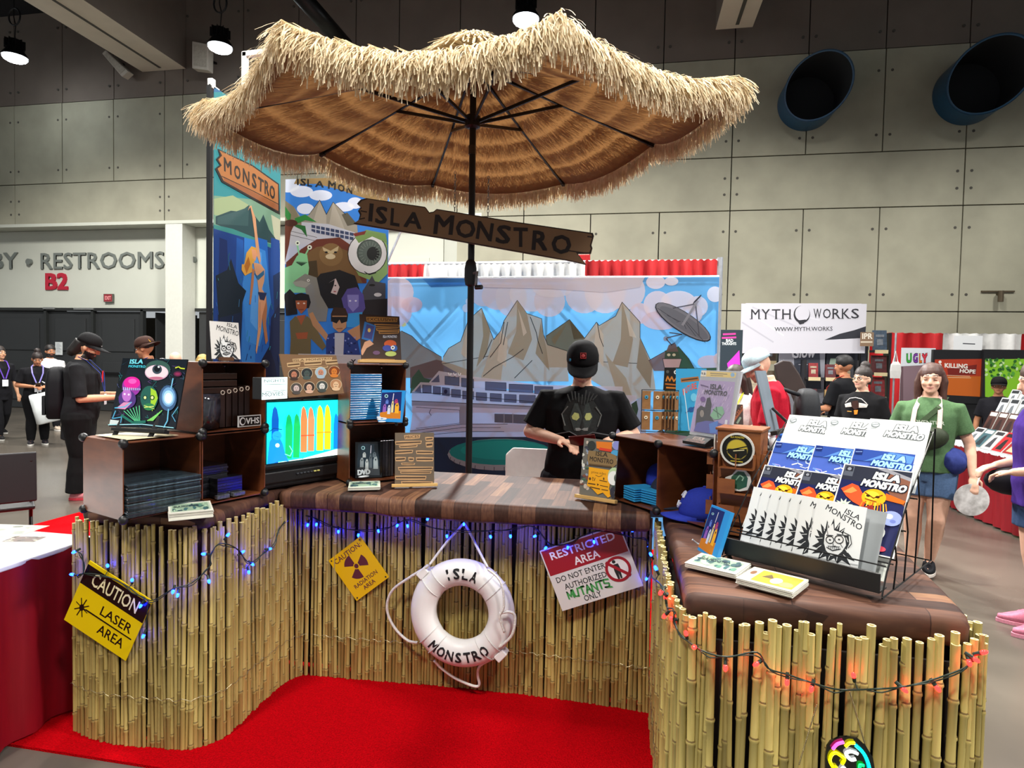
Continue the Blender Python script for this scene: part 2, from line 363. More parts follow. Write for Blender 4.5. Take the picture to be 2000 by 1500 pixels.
# raised wall lettering
def wall_text(name, txt, p0, p1, p2, Y, hexc, lab, bold=0, d=.03):
    a, c, e = ay(*p0, Y), ay(*p1, Y), ay(*p2, Y); vs, fs, _ = glyphs(txt, bold); b = B()
    k = len(vs); V = []
    for yy in (Y, Y+d):
        for i_, (u, v) in enumerate(vs): V.append((a.x+(c.x-a.x)*u, yy+.001*(i_*NCOPY[(txt, bold)]//len(vs)), a.z+(c.z-a.z)*u+(e.z-a.z)*v))
    F = [f for f in fs]+[tuple(k+i for i in reversed(f)) for f in fs]; ed = {}
    for f in fs:
        for i in range(len(f)): q = (f[i-1], f[i]); ed[tuple(sorted(q))] = ed.get(tuple(sorted(q)), 0)+1
    F += [(i, j, j+k, i+k) for (i, j), n in ed.items() if n == 1]
    b.add(V, F); return tag(b.build(name, M('letter_'+hexc, hexc, .5, var=.03)), lab, 'wall lettering')
wall_text('wall_lettering', 'LOBBY', (-98, 528), (34, 525), (-98, 496), 14.66, '#6f7570', 'grey letters of a cut off word ending BY on the white wall', .01)
wall_text('wall_lettering', 'RESTROOMS', (79, 526), (320, 524), (79, 494), 14.66, '#6f7570', 'grey word RESTROOMS on the white wall', .01)
wall_text('wall_lettering', 'B2', (88, 566), (132, 566), (88, 533), 14.66, '#b01c33', 'bold red B2 below the word RESTROOMS', .04)
for px, lab in (((55, 511), 'grey dot before the word RESTROOMS'), ((376, 507), 'grey dot right of the pale pier')):
    p = ay(*px, 14.62); b = B(); b.tube([(p.x, 14.61, p.z), (p.x, 14.69, p.z)], .085, 20); tag(b.build('wall_dot', M('letter_#6f7570', '#6f7570')), lab, 'wall lettering')
p = ay(212, 582, 14.64); m = frame((p.x-.14, 14.62, p.z-.11), (1, 0, 0)); t = thing('exit_sign', 'small red EXIT sign above the dark doors', 'exit sign', m)
cv = Cv(m, .28, .22, raw=True); cv.rect(.06, .07, .94, .93, '#b3323c').rect(.1, .12, .9, .88, '#7e1f2b').text('EXIT', (.16, .74), (.84, .74), (.16, .26), '#f0a0a0', .03); cv.build('face', PAPER, t, '#55584f', .06)
p = ay(115, 668+14, 14.7); m = frame((p.x-.12, 14.7, p.z-.16), (1, 0, 0)); cv = Cv(m, .24, .36, raw=True)
for i in range(8): cv.rect(.15, .12+i*.09, .6+.25*((i*7) % 3)/2, .15+i*.09, '#8a9094')
o = cv.build('paper_notice', PAPER, None, '#d3d8d8', .003); o.matrix_world = m; tag(o, 'white paper notice taped to a black door', 'notice')
# small sprinkler head on the right part of the wall
p = ay(1953, 578, WY-.1); b = B(); b.tube([(p.x, WY, p.z+.05), (p.x, WY-.15, p.z+.05)], .025, 8); b.tube([(p.x, WY-.13, p.z+.1), (p.x, WY-.13, p.z-.12)], .05, 10); b.bar((p.x-.3, WY-.02, p.z+.1), (p.x+.3, WY-.02, p.z+.1), .03)
tag(b.build('wall_sensor', M('bronze', '#5c5140', .5, .5)), 'small brown sensor fixed high on the concrete at right', 'sensor')
# red booth carpet
b = B(); b.box((-2.2, 3.85, .005), (6.2, 3.64, .012)); tag(b.build('carpet', M('red_carpet', '#b0000a', 1.0, var=.28, scale=160, bump=.8, spec=.05)), 'bright red booth carpet under the bamboo counter', 'carpet')
# ------------------------------------------------------------ the U shaped bamboo bar
def plank_mat(name, rot):
    m = bpy.data.materials.new(name); m.use_nodes = True; N = m.node_tree.nodes; L = m.node_tree.links; b = N['Principled BSDF']
    tc = N.new('ShaderNodeTexCoord'); mp = N.new('ShaderNodeMapping'); mp.inputs['Rotation'].default_value = (0, 0, rot); L.new(tc.outputs['Object'], mp.inputs[0])
    br = N.new('ShaderNodeTexBrick'); br.offset = .37; br.inputs['Scale'].default_value = 1; br.inputs['Brick Width'].default_value = .34; br.inputs['Row Height'].default_value = .062
    br.inputs['Mortar Size'].default_value = .0016; br.inputs['Color1'].default_value = (0, 0, 0, 1); br.inputs['Color2'].default_value = (1, 1, 1, 1); br.inputs['Bias'].default_value = -.1
    br.inputs['Mortar'].default_value = (0, 0, 0, 1); L.new(mp.outputs[0], br.inputs[0])
    ms = N.new('ShaderNodeMapping'); ms.inputs['Scale'].default_value = (3, 55, 20); L.new(mp.outputs[0], ms.inputs[0])
    no = N.new('ShaderNodeTexNoise'); no.inputs['Scale'].default_value = 1.6; no.inputs['Detail'].default_value = 6; L.new(ms.outputs[0], no.inputs[0])
    mx = N.new('ShaderNodeMix'); mx.data_type = 'FLOAT'; mx.inputs[0].default_value = .45; L.new(br.outputs[0], mx.inputs[2]); L.new(no.outputs['Fac'], mx.inputs[3])
    rp = N.new('ShaderNodeValToRGB'); L.new(mx.outputs[0], rp.inputs[0]); e = rp.color_ramp.elements
    e[0].position = .18; e[0].color = hx('#2b1812'); e[1].position = .85; e[1].color = hx('#96704e')
    q = e.new(.45); q.color = hx('#4c3025'); q = e.new(.65); q.color = hx('#6b4836')
    L.new(rp.outputs[0], b.inputs['Base Color']); b.inputs['Roughness'].default_value = .62; b.inputs['Specular IOR Level'].default_value = .3; return m
PLX = plank_mat('plank_print_cloth_x', 0); PLY = plank_mat('plank_print_cloth_y', R(90)); PLR = plank_mat('plank_print_cloth_r', R(4))
T = .95
def cloth(name, pts, mat, lab, drop=.085, low=.12, inset=.2):
    """cloth-covered table: rounded soft edge, rolled under, then falling to the floor behind the canes"""
    def rr(off):
        c = Vector((sum(p[0] for p in pts)/len(pts), sum(p[1] for p in pts)/len(pts))); out = []
        n = len(pts)
        for i in range(n):
            a, p, q = Vector(pts[i-1]), Vector(pts[i]), Vector(pts[(i+1) % n]); r = .03
            d1, d2 = (a-p).normalized(), (q-p).normalized(); k = (d1+d2)
            p2 = p - k*off/max(.3, abs(d1.x*d2.y-d1.y*d2.x))
            for j in range(6):
                t = j/5; out.append((p2+d1*r)*(1-t)**2+p2*2*t*(1-t)+(p2+d2*r)*t*t)
        # subdivide the edges for folds
        o2 = []
        for i, p in enumerate(out):
            q = out[(i+1) % len(out)]; k = max(1, int((q-p).length/.05))
            o2 += [p+(q-p)*j/k for j in range(k)]
        return o2
    b = B(); rings = []
    for off, z, w in ((-.22, T, 0), (-.04, T+.001, .1), (-.012, T-.001, .3), (0, T-.008, .6), (.006, T-.028, 1.2), (.004, T-drop*.8, 1.6), (-.008, T-drop, 1.8), (-inset*.6, T-drop+.004, .4), (-inset, T-drop-.03, 0), (-inset, low, 0)):
        R_ = []
        for i, p in enumerate(rr(off)):
            s = noise.noise(Vector((p.x*7, p.y*7, z*3+3)))*.006*w; R_.append(Vector((p.x+s, p.y+s, z+s*.5)))
        rings.append(R_)
    n = min(len(r) for r in rings)
    rings = [[r[int(i*len(r)/n)] for i in range(n)] for r in rings]
    b.loft(rings, True)
    return tag(b.build(name, mat, smooth=True), lab, 'tablecloth')
cloth('draped_table', [(-2.2, 2.17), (-1.63, 2.17), (-1.63, 2.92), (-2.2, 2.92)], PLX, 'bar table in dark plank-print cloth under the stacked crates at the left arm', drop=.06, inset=.06)
cloth('draped_table', [(-1.62, 2.68), (.12, 2.68), (.12, 3.4), (-1.62, 3.4)], PLY, 'bar table in dark plank-print cloth in front of the seller with the cap', inset=.25)
cloth('draped_table', [(.19, 1.77), (.90, 1.77), (1.0, 2.45), (1.0, 3.25), (.19, 3.25)], PLR, 'bar table in dark plank-print cloth carrying the comic rack at the right arm', inset=.07)
b = B(); b.box((-1.92, 2.5, .2), (.6, .5, .38)); tag(b.build('storage_box', M('black_box', '#120f14', .7), bevel=.01), 'black box under the left arm of the bar, behind the canes', 'box')
b = B(); b.loft([[Vector((-2.235+.02*sin(k*2.1), 2.25+.12*k/3 + (.05 if z < .5 else 0), z)) for k in range(4)]+[Vector((-2.2, 2.6, z)), Vector((-2.2, 2.25, z))] for z in (.93, .6, .35, .28)]); b.build('hanging_cloth_end', PLX, kind=None)
tag(bpy.data.objects['hanging_cloth_end'], 'loose brown cloth end hanging at the outer side of the left arm', 'cloth')
SK = M('dark_skirt_cloth', '#1d110d', .9)
for o, boxes in (('draped_table', [((-1.94, 2.165, .43), (.5, .01, .8)), ((-1.632, 2.53, .43), (.01, .5, .8))]), ('draped_table.001', [((-.79, 2.875, .43), (1.86, .01, .8))]), ('draped_table.002', [((.55, 1.765, .43), (.7, .01, .8)), ((.195, 2.3, .43), (.01, .98, .8)), ((.9, 2.1, .43), (.01, .6, .8))])):
    for c_, d_ in boxes:
        b = B(); b.box(c_, d_); b.build('skirt', SK, bpy.data.objects[o])
BAM = M('bamboo_cane', '#917c44', .45, var=.22, scale=14, stretch=(1, 1, .15), obrand=.25, h2='#b29d5c')
BAM2 = M('thick_bamboo_cane', '#97864a', .42, var=.22, scale=12, stretch=(1, 1, .15), obrand=.2, h2='#b9a964')
NODE = M('bamboo_node', '#6e5a30', .6, obrand=.2); HOL = M('bamboo_cut_end', '#d6c794', .7)
def cane(parent, p, r, h, lean, mat):
    if isinstance(parent, B): return cane_into(parent, p, r, h, lean, mat)
    return cane_into(B(), p, r, h, lean, mat).build('cane', [mat, HOL, NODE], parent, smooth='angle')
def cane_into(b, p, r, h, lean, mat):
    """one hollow cane with knots"""
    n = 9; z = .012; pts = [(z, r)]; zz = random.uniform(.02, .2)
    while zz < h-.02:
        pts += [(zz-.008, r), (zz-.003, r*1.24), (zz+.003, r*1.18), (zz+.007, r*.96)]; r *= .99; zz += random.uniform(.13, .24)
    pts.append((h, r)); wob = random.uniform(-.005, .005); ph = random.random()*6
    nk = len(pts)
    def ring(z, rr): return [Vector((p[0]+lean[0]*z+wob*sin(z*4+ph)+rr*cos(2*pi*i/n), p[1]+lean[1]*z+wob*cos(z*3+ph)+rr*sin(2*pi*i/n), z)) for i in range(n)]
    b.loft([ring(z, q) for z, q in pts]+[ring(h, r*.62), ring(h-.03, r*.55)], True); k = len(b.f); f0 = len(b.f)-2-n*(nk+1); b.m[-2-2*n:] = [1]*(2*n+2)
    for k_ in range(3, nk-1, 4): b.m[f0+n*k_:f0+n*(k_+1)] = [2]*n
    return b
def fence(lab, path, r0, r1, h, mat, jit, flip=1):
    t = thing('bamboo_screen', lab, 'bamboo screen', None, 'bamboo screens round the bar'); P = [Vector(p) for p in path]; k = 0; d = 0; cnt = 0
    L = [0]
    for a, c in zip(P, P[1:]): L.append(L[-1]+(c-a).length)
    s = 0; used = []; rest = B()
    while s < L[-1]:
        r = random.uniform(r0, r1); s += r
        i = max(j for j in range(len(L)-1) if L[j] <= s) if s < L[-1] else len(P)-2
        a, c = P[i], P[i+1]; q = a+(c-a)*((s-L[i])/(L[i+1]-L[i])); nrm = Vector(((c-a).y, -(c-a).x)).normalized()*flip
        q = q + nrm*random.uniform(-.004, .004)
        ln = (c-a).normalized()*random.uniform(-.012, .012)
        cane(t if cnt < 99 else rest, q, r, h+random.uniform(-.02, .012)+jit*random.uniform(-1, 1), ln, mat); s += r*(.9 if mat is BAM else .8); cnt += 1; used.append((q, nrm, ln))
    if rest.v: rest.build('cane', [mat, HOL, NODE], t, smooth='angle', kind='stuff')
    for z in (.22, .66):
        b = B()
        b.tube([(q.x+nm.x*.018+l.x*z, q.y+nm.y*.018+l.y*z, z+.006*sin(i*1.7)) for i, (q, nm, l) in enumerate(used)], .0012, 4)
        b.build('binding_wire', M('thin_steel_wire', '#8d8468', .4, .8), t); print('canes', cnt, L[-1]); return t
def curve(pts, n=8):
    out = []; P = [Vector(p) for p in pts]
    for i in range(len(P)-1):
        a, p, q, d = P[max(0, i-1)], P[i], P[i+1], P[min(len(P)-1, i+2)]
        for j in range(n):
            t = j/n; out.append(.5*((2*p)+(q-a)*t+(2*a-5*p+4*q-d)*t*t+(3*p-a-3*q+d)*t*t*t))
    return out+[P[-1]]
fence('bamboo cane screen wrapping the left arm of the bar, yellow laser sign on it', curve([(-2.235, 2.16), (-2.05, 2.125), (-1.85, 2.13), (-1.68, 2.155), (-1.6, 2.26), (-1.6, 2.5), (-1.585, 2.72), (-1.52, 2.79)]), .0065, .0108, .905, BAM, .004)
fence('bamboo cane screen across the back of the bar, life ring hung on it', curve([(-1.5, 2.795), (-1.2, 2.81), (-.9, 2.83), (-.5, 2.845), (-.1, 2.835), (.14, 2.815)]), .0065, .0106, .905, BAM, .012)
fence('thick bamboo cane screen round the right arm of the bar, red lights on it', curve([(.155, 2.8), (.155, 2.4), (.155, 2.0), (.165, 1.83), (.22, 1.745), (.4, 1.725), (.65, 1.722), (.87, 1.735), (.935, 1.78), (.95, 1.95)])[::-1], 0.0065, .0125, .905, BAM2, .014, -1)
# ------------------------------------------------------------ thatched parasol
PY = 3.5
pz = ay(925, 121, PY); APX = Vector((pz.x, PY, 3.306))
def parasol():
    t = thing('thatch_parasol', 'big straw-thatched tiki parasol standing over the bar', 'parasol', at(APX.x, PY, 0)); OX = Vector((APX.x, PY, 0))
    nrm = Vector((-.023, -.076, 1)).normalized(); e1 = Vector((0, 1, 0)).cross(nrm).normalized(); e2 = nrm.cross(e1)
    px = {'A': (400, 222), 'D': (1440, 178), 'E': (1278, 281), 'F': (1102, 359), 'G': (844, 361), 'H': (624, 300), 'B': (552, 78), 'C': (1094, 60)}
    rim = []
    for k, l in enumerate('FEDCBAHG'):
        a = 1.294-k*pi/4; p = APX-nrm*.389+(e1*cos(a)+e2*sin(a))*1.372
        d = ray(*px[l]).normalized(); p = CAM+d*(p-CAM).dot(d); rim.append(p-OX)
    ap = APX-OX
    pole = M('parasol_pole', '#161414', .4, .3, var=.05)
    b = B(); b.tube([(.012, .02, .012), (.006, .01, 1.6), (0, 0, ap.z+.02)], .019, 14); b.build('pole', pole, t, smooth='angle')
    b = B(); b.tube([(.012, .02, .012), (.012, .02, .06), (.012, .02, .07), (.012, .02, .35)], [.22, .22, .03, .03], 20); b.build('base', pole, t, smooth='angle')
    b = B(); b.tube([(0, 0, 2.78), (0, 0, 2.83)], .0205, 14); b.build('tilt_collar', M('tilt_joint', '#3a302c', .35, .4), t)
    # crank box
    cz = ay(933, 535, PY).z; b = B(); 
    b.loft([[Vector((.006+(.045 if 0 else w)*cos(2*pi*i/16), .7*w*sin(2*pi*i/16)-.012, cz+z)) for i in range(16)] for z, w in ((-.075, .012), (-.065, .03), (-.03, .036), (.03, .036), (.065, .03), (.08, .018))]); ck = b.build('crank_box', BLK, t, smooth='angle')
    b = B(); b.tube([(.03, -.03, cz-.0), (.055, -.05, cz+.005), (.05, -.06, cz-.08)], .008, 8); h = b.build('crank_handle', M('grey_crank', '#8f9296', .35, .5), ck, smooth=True)
    b = B(); b.tube([(.05, -.06, cz-.085), (.09, -.075, cz-.085)], .013, 10); b.build('crank_knob', BLK, ck, smooth='angle')
    hz = ay(925, 238, PY).z; b = B(); b.tube([(0, 0, hz-.04), (0, 0, hz-.03), (0, 0, hz+.03), (0, 0, hz+.04)], [.025, .045, .045, .025], 16); b.build('runner_hub', pole, t)
    b = B(); b.tube([(0, 0, ap.z-.03), (0, 0, ap.z+.03)], .05, 16); b.build('top_hub', pole, t)
    for k, p in enumerate(rim):
        o = p*.985+ap*.015-Vector((0, 0, .012)); b = B(); s_ = ap-Vector((0, 0, .02)); b.bar(s_, o, .013, .022); rb = b.build('rib', pole, t)
        b = B(); b.bar((p.x*.03, p.y*.03, hz), s_+(o-s_)*.47, .011, .018); b.build('strut', pole, t)
        b = B(); d_ = (o-s_).normalized(); b.bar(o-d_*.03, o+d_*.012, .02, .03); b.build('rib_tip', BLK, rb)
    def surf(k, u, v, lift=0):
        a, c = rim[k], rim[(k+1) % 8]; p = a*(1-v)+c*v; s = 4*v*(1-v); p = p*(1-.02*s)-Vector((0, 0, (.06 if k == 3 else .022)*s))
        q = ap*(1-u)+p*u; q.z += lift + .03*sin(pi*u)*s*.0 - .02*sin(pi*u)
        return q
    fab = M('parasol_canvas', '#70502f', .85, var=.08, scale=30, trans=.32)
    b = B(); NU, NV = 14, 8
    for k in range(8):
        b.add([surf(k, i/NU, j/NV) for i in range(NU+1) for j in range(NV+1)], [(i*(NV+1)+j, i*(NV+1)+j+1, (i+1)*(NV+1)+j+1, (i+1)*(NV+1)+j) for i in range(NU) for j in range(NV)])
    cp = b.build('canopy', fab, t, smooth=True)
    STR = M('straw', '#cbb48c', .7, var=.25, scale=35, trans=.25, h2='#efe2c4'); 
    def ribbon(b, pts, side, ww, tw):
        sg = len(pts)-1; d = (pts[-1]-pts[0]).normalized(); sd = (side+Vector((d.x, d.y, 0))*tw*.5).normalized(); vs = []
        for i, pp in enumerate(pts): f = ww*(1-.5*i/sg); vs += [pp-sd*f/2, pp+sd*f/2]
        b.add(vs, [(2*i, 2*i+1, 2*i+3, 2*i+2) for i in range(sg)])
    def strands(b, u0, n, ln, lift, w, hang=0):
        for _ in range(n):
            k = random.randrange(8); v = random.random(); u = u0+random.uniform(-.015, .012); dv = random.gauss(0, .035)/(u0+.1)
            L_ = ln*random.uniform(.7, 1.15); l0 = lift+random.uniform(0, .012); pts = []; u1 = u+L_/1.4; l1 = l0+random.uniform(-.006, .03)
            for i in range(4):
                t = i/3; uu = u+(u1-u)*t
                if hang: uu = u+(1.006-u)*t
                pts.append(surf(k, uu, min(1, max(0, v+dv*t)), l0+(l1-l0)*t))
            d = (pts[-1]-pts[-2]).normalized(); a = surf(k, 1, .4); c = surf(k, 1, .6); side = (c-a).normalized()
            if hang:
                pts = [pts[0], pts[-1]]; out = Vector((d.x, d.y, 0)).normalized(); d = (out*random.uniform(.25, 1.1)*(1-hang)+side*random.gauss(0, .16)+Vector((0, 0, random.uniform(-.9, -.2)))).normalized()
                for i in range(4):
                    pts.append(pts[-1]+d*L_/4); d = (d+Vector((random.gauss(0, .12), random.gauss(0, .12), -.5*hang-.1))).normalized()
            ribbon(b, pts, side, w*random.uniform(.7, 1.4), random.uniform(-1, 1))
    for u0, n in ((.04, 300), (.13, 500), (.27, 800), (.41, 1100), (.55, 1400), (.69, 1700), (.83, 2200)):
        b = B(); strands(b, u0, n, .15, .014, .007); b.build('thatch_tier', STR, t)
    b = B(); strands(b, .992, 4600, .14, .012, .0072, .75); strands(b, .96, 4200, .14, .03, .0072, .45); strands(b, .93, 3600, .12, .04, .0072, .2); b.build('thatch_fringe', STR, t)
    b = B()
    for j in range(5):
        for _ in range(160):
            a = random.random()*2*pi; d = Vector((cos(a), sin(a), .2)); p = ap+Vector((d.x*.02, d.y*.02, .11-.02*j)); L_ = .2+.04*j; vs = []; sd = Vector((-d.y, d.x, 0)); dd = d.copy()
            for i in range(5):
                vs += [p-sd*.004, p+sd*.004]; p = p+dd.normalized()*L_/4; dd += Vector((random.gauss(0, .1), random.gauss(0, .1), -.32))
            b.add(vs, [(2*i, 2*i+1, 2*i+3, 2*i+2) for i in range(4)])
    b.build('thatch_crown', STR, t)
    return t, rim
UMB, RIM = parasol()
# wooden name board hung from the parasol
m = frame(ay(690, 530, 3.4), (1, 0, 0)); cv = Cv(m, 3, 2, -.5); PX = [(704, 390), (716, 387), (830, 404), (838, 415), (847, 413), (853, 408), (1000, 432), (1158, 455), (1160, 460), (1155, 478), (1157, 484), (1154, 495), (1128, 495), (1145, 517), (1120, 511), (1000, 490), (860, 465), (690, 437), (700, 430), (703, 420), (699, 412), (704, 405), (697, 398)]
cv.poly(PX, '#241710')
cx, cy = 930, 450
cv.poly([(x+(3 if x < 800 else -3 if x > 1100 else 0)*1, y+(2 if y < 380+(x-690)*.16+30 else -2)) for x, y in PX], '#7a5e42')
for a, c in (((1100, 488), (1140, 494)), ((705, 412), (716, 414)), ((703, 428), (712, 426)), ((1148, 462), (1156, 463))): cv.line([a, c], 2.5, '#241710')
L0, L1 = Vector((705, 436)), Vector((1140, 506))
for ch, a, c, top in (('I', (719, 432), (727, 433), (722, 397)), ('S', (732, 436), (755, 439), (735, 402)), ('L', (762, 440), (780, 443), (764, 406)), ('A', (788, 443), (823, 448), (791, 412)), ('M', (846, 457), (884, 459), (850, 419)), ('O', (889, 463), (927, 467), (892, 427)), ('N', (929, 466), (960, 472), (934, 431)), ('S', (967, 474), (995, 478), (972, 438)), ('T', (1003, 482), (1031, 483), (1003, 444)), ('R', (1038, 488), (1069, 490), (1041, 450)), ('O', (1076, 494), (1114, 498), (1079, 457))):
    cv.text(ch, a, c, top, '#1c1414', .03)
o = cv.build('name_board', MATTE, None, '#6b5138', .018, outline=[cv.map(p) for p in PX])
o.matrix_world = m
tag(o, 'ragged brown board lettered ISLA MONSTRO hanging under the parasol', 'sign')
for px in ((888, 412), (953, 422)):
    a = ay(*px, 3.41); b = B(); n = 12 ; z1 = a.z+.22
    for i in range(n):
        c = Vector((a.x, 3.41, a.z+(z1-a.z)*i/n+.01)); q = [c+Vector((.006*cos(u)*(i % 2), .006*cos(u)*((i+1) % 2), .012*sin(u))) for u in [k*pi/5 for k in range(10)]]; b.tube(q, .0016, 5, closed=True)
    tag(b.build('chain', M('chain_steel', '#8a8a88', .3, .9, var=0)), 'small steel chain holding the name board, %s the parasol pole' % ('left of' if px[0] < 900 else 'right of'), 'chain')
# ------------------------------------------------------------ signs, life ring and light strings on the canes
def signboard(name, lab, cat, quad, Y, draw, back, thick=.004, mat=None):
    """flat sign hung on the canes; quad = TL, TR, BR, BL pixels"""
    P = [ay(*p, Y) for p in quad]; tl, tr, br, bl = P; w = ((tr-tl).length+(br-bl).length)/2; h = ((tl-bl).length+(tr-br).length)/2
    c = (tl+tr+br+bl)/4; x = ((tr-tl)+(br-bl)).normalized(); z = Vector((-x.z, 0, x.x)); o = c-x*w/2-z*h/2; m = Matrix.Identity(4); y = Vector((0, 1, 0))
    for i in range(3): m[i][0], m[i][1], m[i][2], m[i][3] = x[i], y[i], z[i], o[i]
    t = thing(name, lab, cat, m); cv = Cv(m, w, h, raw=True); draw(cv); cv.build('face', mat or GLOSS, t, back, thick); return t, cv, w, h
def laser(cv):
    cv.rect(.0, .055, 1, .37, '#15120e').text('CAUTION', (.14, .31), (.86, .31), (.14, .11), '#ece0b0', .012)
    cv.text('LASER', (.42, .62), (.9, .62), (.42, .475), '#15120e', .01).rect(.22, .665, .95, .685, '#15120e').text('AREA', (.48, .88), (.88, .88), (.48, .735), '#15120e', .01)
    for k in range(8):
        a = k*pi/4+.2; cv.line([(.16, .68), (.16+.1*cos(a), .68+.145*sin(a))], .014, '#15120e')
    cv.ell(.16, .68, .035, .05, '#15120e').line([(.16, .68), (.95, .675)], .014, '#15120e')
signboard('warning_sign', 'yellow and black CAUTION LASER AREA sign on the left bamboo arm', 'sign', ((182, 1100), (303, 1178), (240, 1287), (118, 1205)), 2.10, laser, '#e3c30c')
Cv_line = Cv.line
def _line(s, pts, w, h):
    if not s.raw: return Cv_line(s, pts, w, h)
    s.n += 1; col = hx(h)
    for a, b_ in zip(pts, pts[1:]):
        a, b_ = Vector(s.map(a)), Vector(s.map(b_)); d = (b_-a); n = Vector((-d.y, d.x)).normalized()*w*s.w/2; d = d.normalized()*w*s.w*.3
        q = [tuple(p) for p in (a-d+n, b_+d+n, b_+d-n, a-d-n)]; s.tri(q[:3], col); s.tri([q[0], q[2], q[3]], col)
    return s
Cv.line = _line
def trefoil(cv):
    P = '#5a2030'; cv.text('CAUTION:', (.1, .17), (.9, .17), (.1, .06), P, .012)
    asp = cv.w/cv.h; cx, cy, r = .5, .43, .3
    for k in range(3):
        a0 = R(-30+120*k); pts = [(cx+rr*cos(a), cy+rr*asp*sin(a)) for rr, rng in ((.075, range(0, 7)), (r, range(6, -1, -1))) for a in [a0+R(10*j) for j in rng]]; cv.poly(pts, P)
    cv.ell(cx, cy, .055, .055*asp, P).text('RADIATION', (.16, .8), (.84, .8), (.16, .715), P, .012).text('AREA', (.33, .92), (.67, .92), (.33, .835), P, .012)
    for x, y in ((.06, .045), (.94, .045), (.06, .955), (.94, .955)): cv.ell(x, y, .022, .022*asp, '#6b5a2a').ell(x, y, .012, .012*asp, '#241a10')
signboard('warning_sign', 'small yellow CAUTION RADIATION AREA sign with trefoil left of the life ring', 'sign', ((641, 1094), (700, 1052), (763, 1123), (697, 1175)), 2.79, trefoil, '#e2b20a')
def restricted(cv):
    Rd = '#9c0f26'; cv.rect(.0, .0, 1, 1, '#d9d5d4').rect(.015, .02, .985, .43, Rd).text('RESTRICTED', (.1, .2), (.9, .2), (.1, .075), '#efe6e8', .018).text('AREA', (.345, .385), (.66, .385), (.345, .26), '#efe6e8', .018)
    K = '#222226'; cv.text('DO NOT ENTER', (.065, .565), (.67, .565), (.065, .475), K, .006).text('AUTHORIZED', (.13, .7), (.65, .7), (.13, .61), K, .006).text('ONLY', (.3, .96), (.51, .96), (.3, .87), K, .006)
    random.seed(3)
    def gr(pts): cv.line(pts, .016, '#2c8a3c'); cv.line([(x+.008, y+.012) for x, y in pts], .008, '#58a860')
    x = .13
    for g in ([(0, 1), (.02, .1), (.5, .8), (.9, 0), (1, 1)], [(0, 0), (.1, .9), (.7, 1), (.9, 0)], [(0, .05), (1, 0), (.5, 0), (.5, 1)], [(0, 1), (.5, 0), (1, 1), (.75, .6), (.2, .6)], [(0, 1), (.05, 0), (.9, 1), (1, 0)], [(0, .05), (1, 0), (.5, 0), (.5, 1)], [(1, .1), (.1, 0), (.1, .45), (.9, .6), (.8, 1), (0, .95), (1.2, 1.15)]):
        gr([(x+.065*a, .725+.125*b_) for a, b_ in g]); x += .075
    asp = cv.w/cv.h; cx, cy, r = .8, .64, .15; cv.ell(cx, cy, r, r*asp, Rd, n=40).ell(cx, cy, r*.78, r*.78*asp, '#e4e0e0', n=40)
    cv.ell(cx-.02, cy-.125, .021, .021*asp, K).poly([(cx-.045, cy-.085), (cx+.02, cy-.085), (cx+.03, cy+.02), (cx+.018, cy+.03), (cx+.012, cy+.15), (cx-.01, cy+.15), (cx-.014, cy+.06), (cx-.018, cy+.15), (cx-.042, cy+.15), (cx-.05, cy+.02)], K)
    cv.line([(cx-.105, cy-.105*asp), (cx+.105, cy+.105*asp)], .036, Rd)
signboard('warning_sign', 'white and red RESTRICTED AREA sign hung right of the life ring', 'sign', ((1054, 1075), (1210, 1025), (1256, 1143), (1098, 1195)), 2.78, restricted, '#d9d5d4')
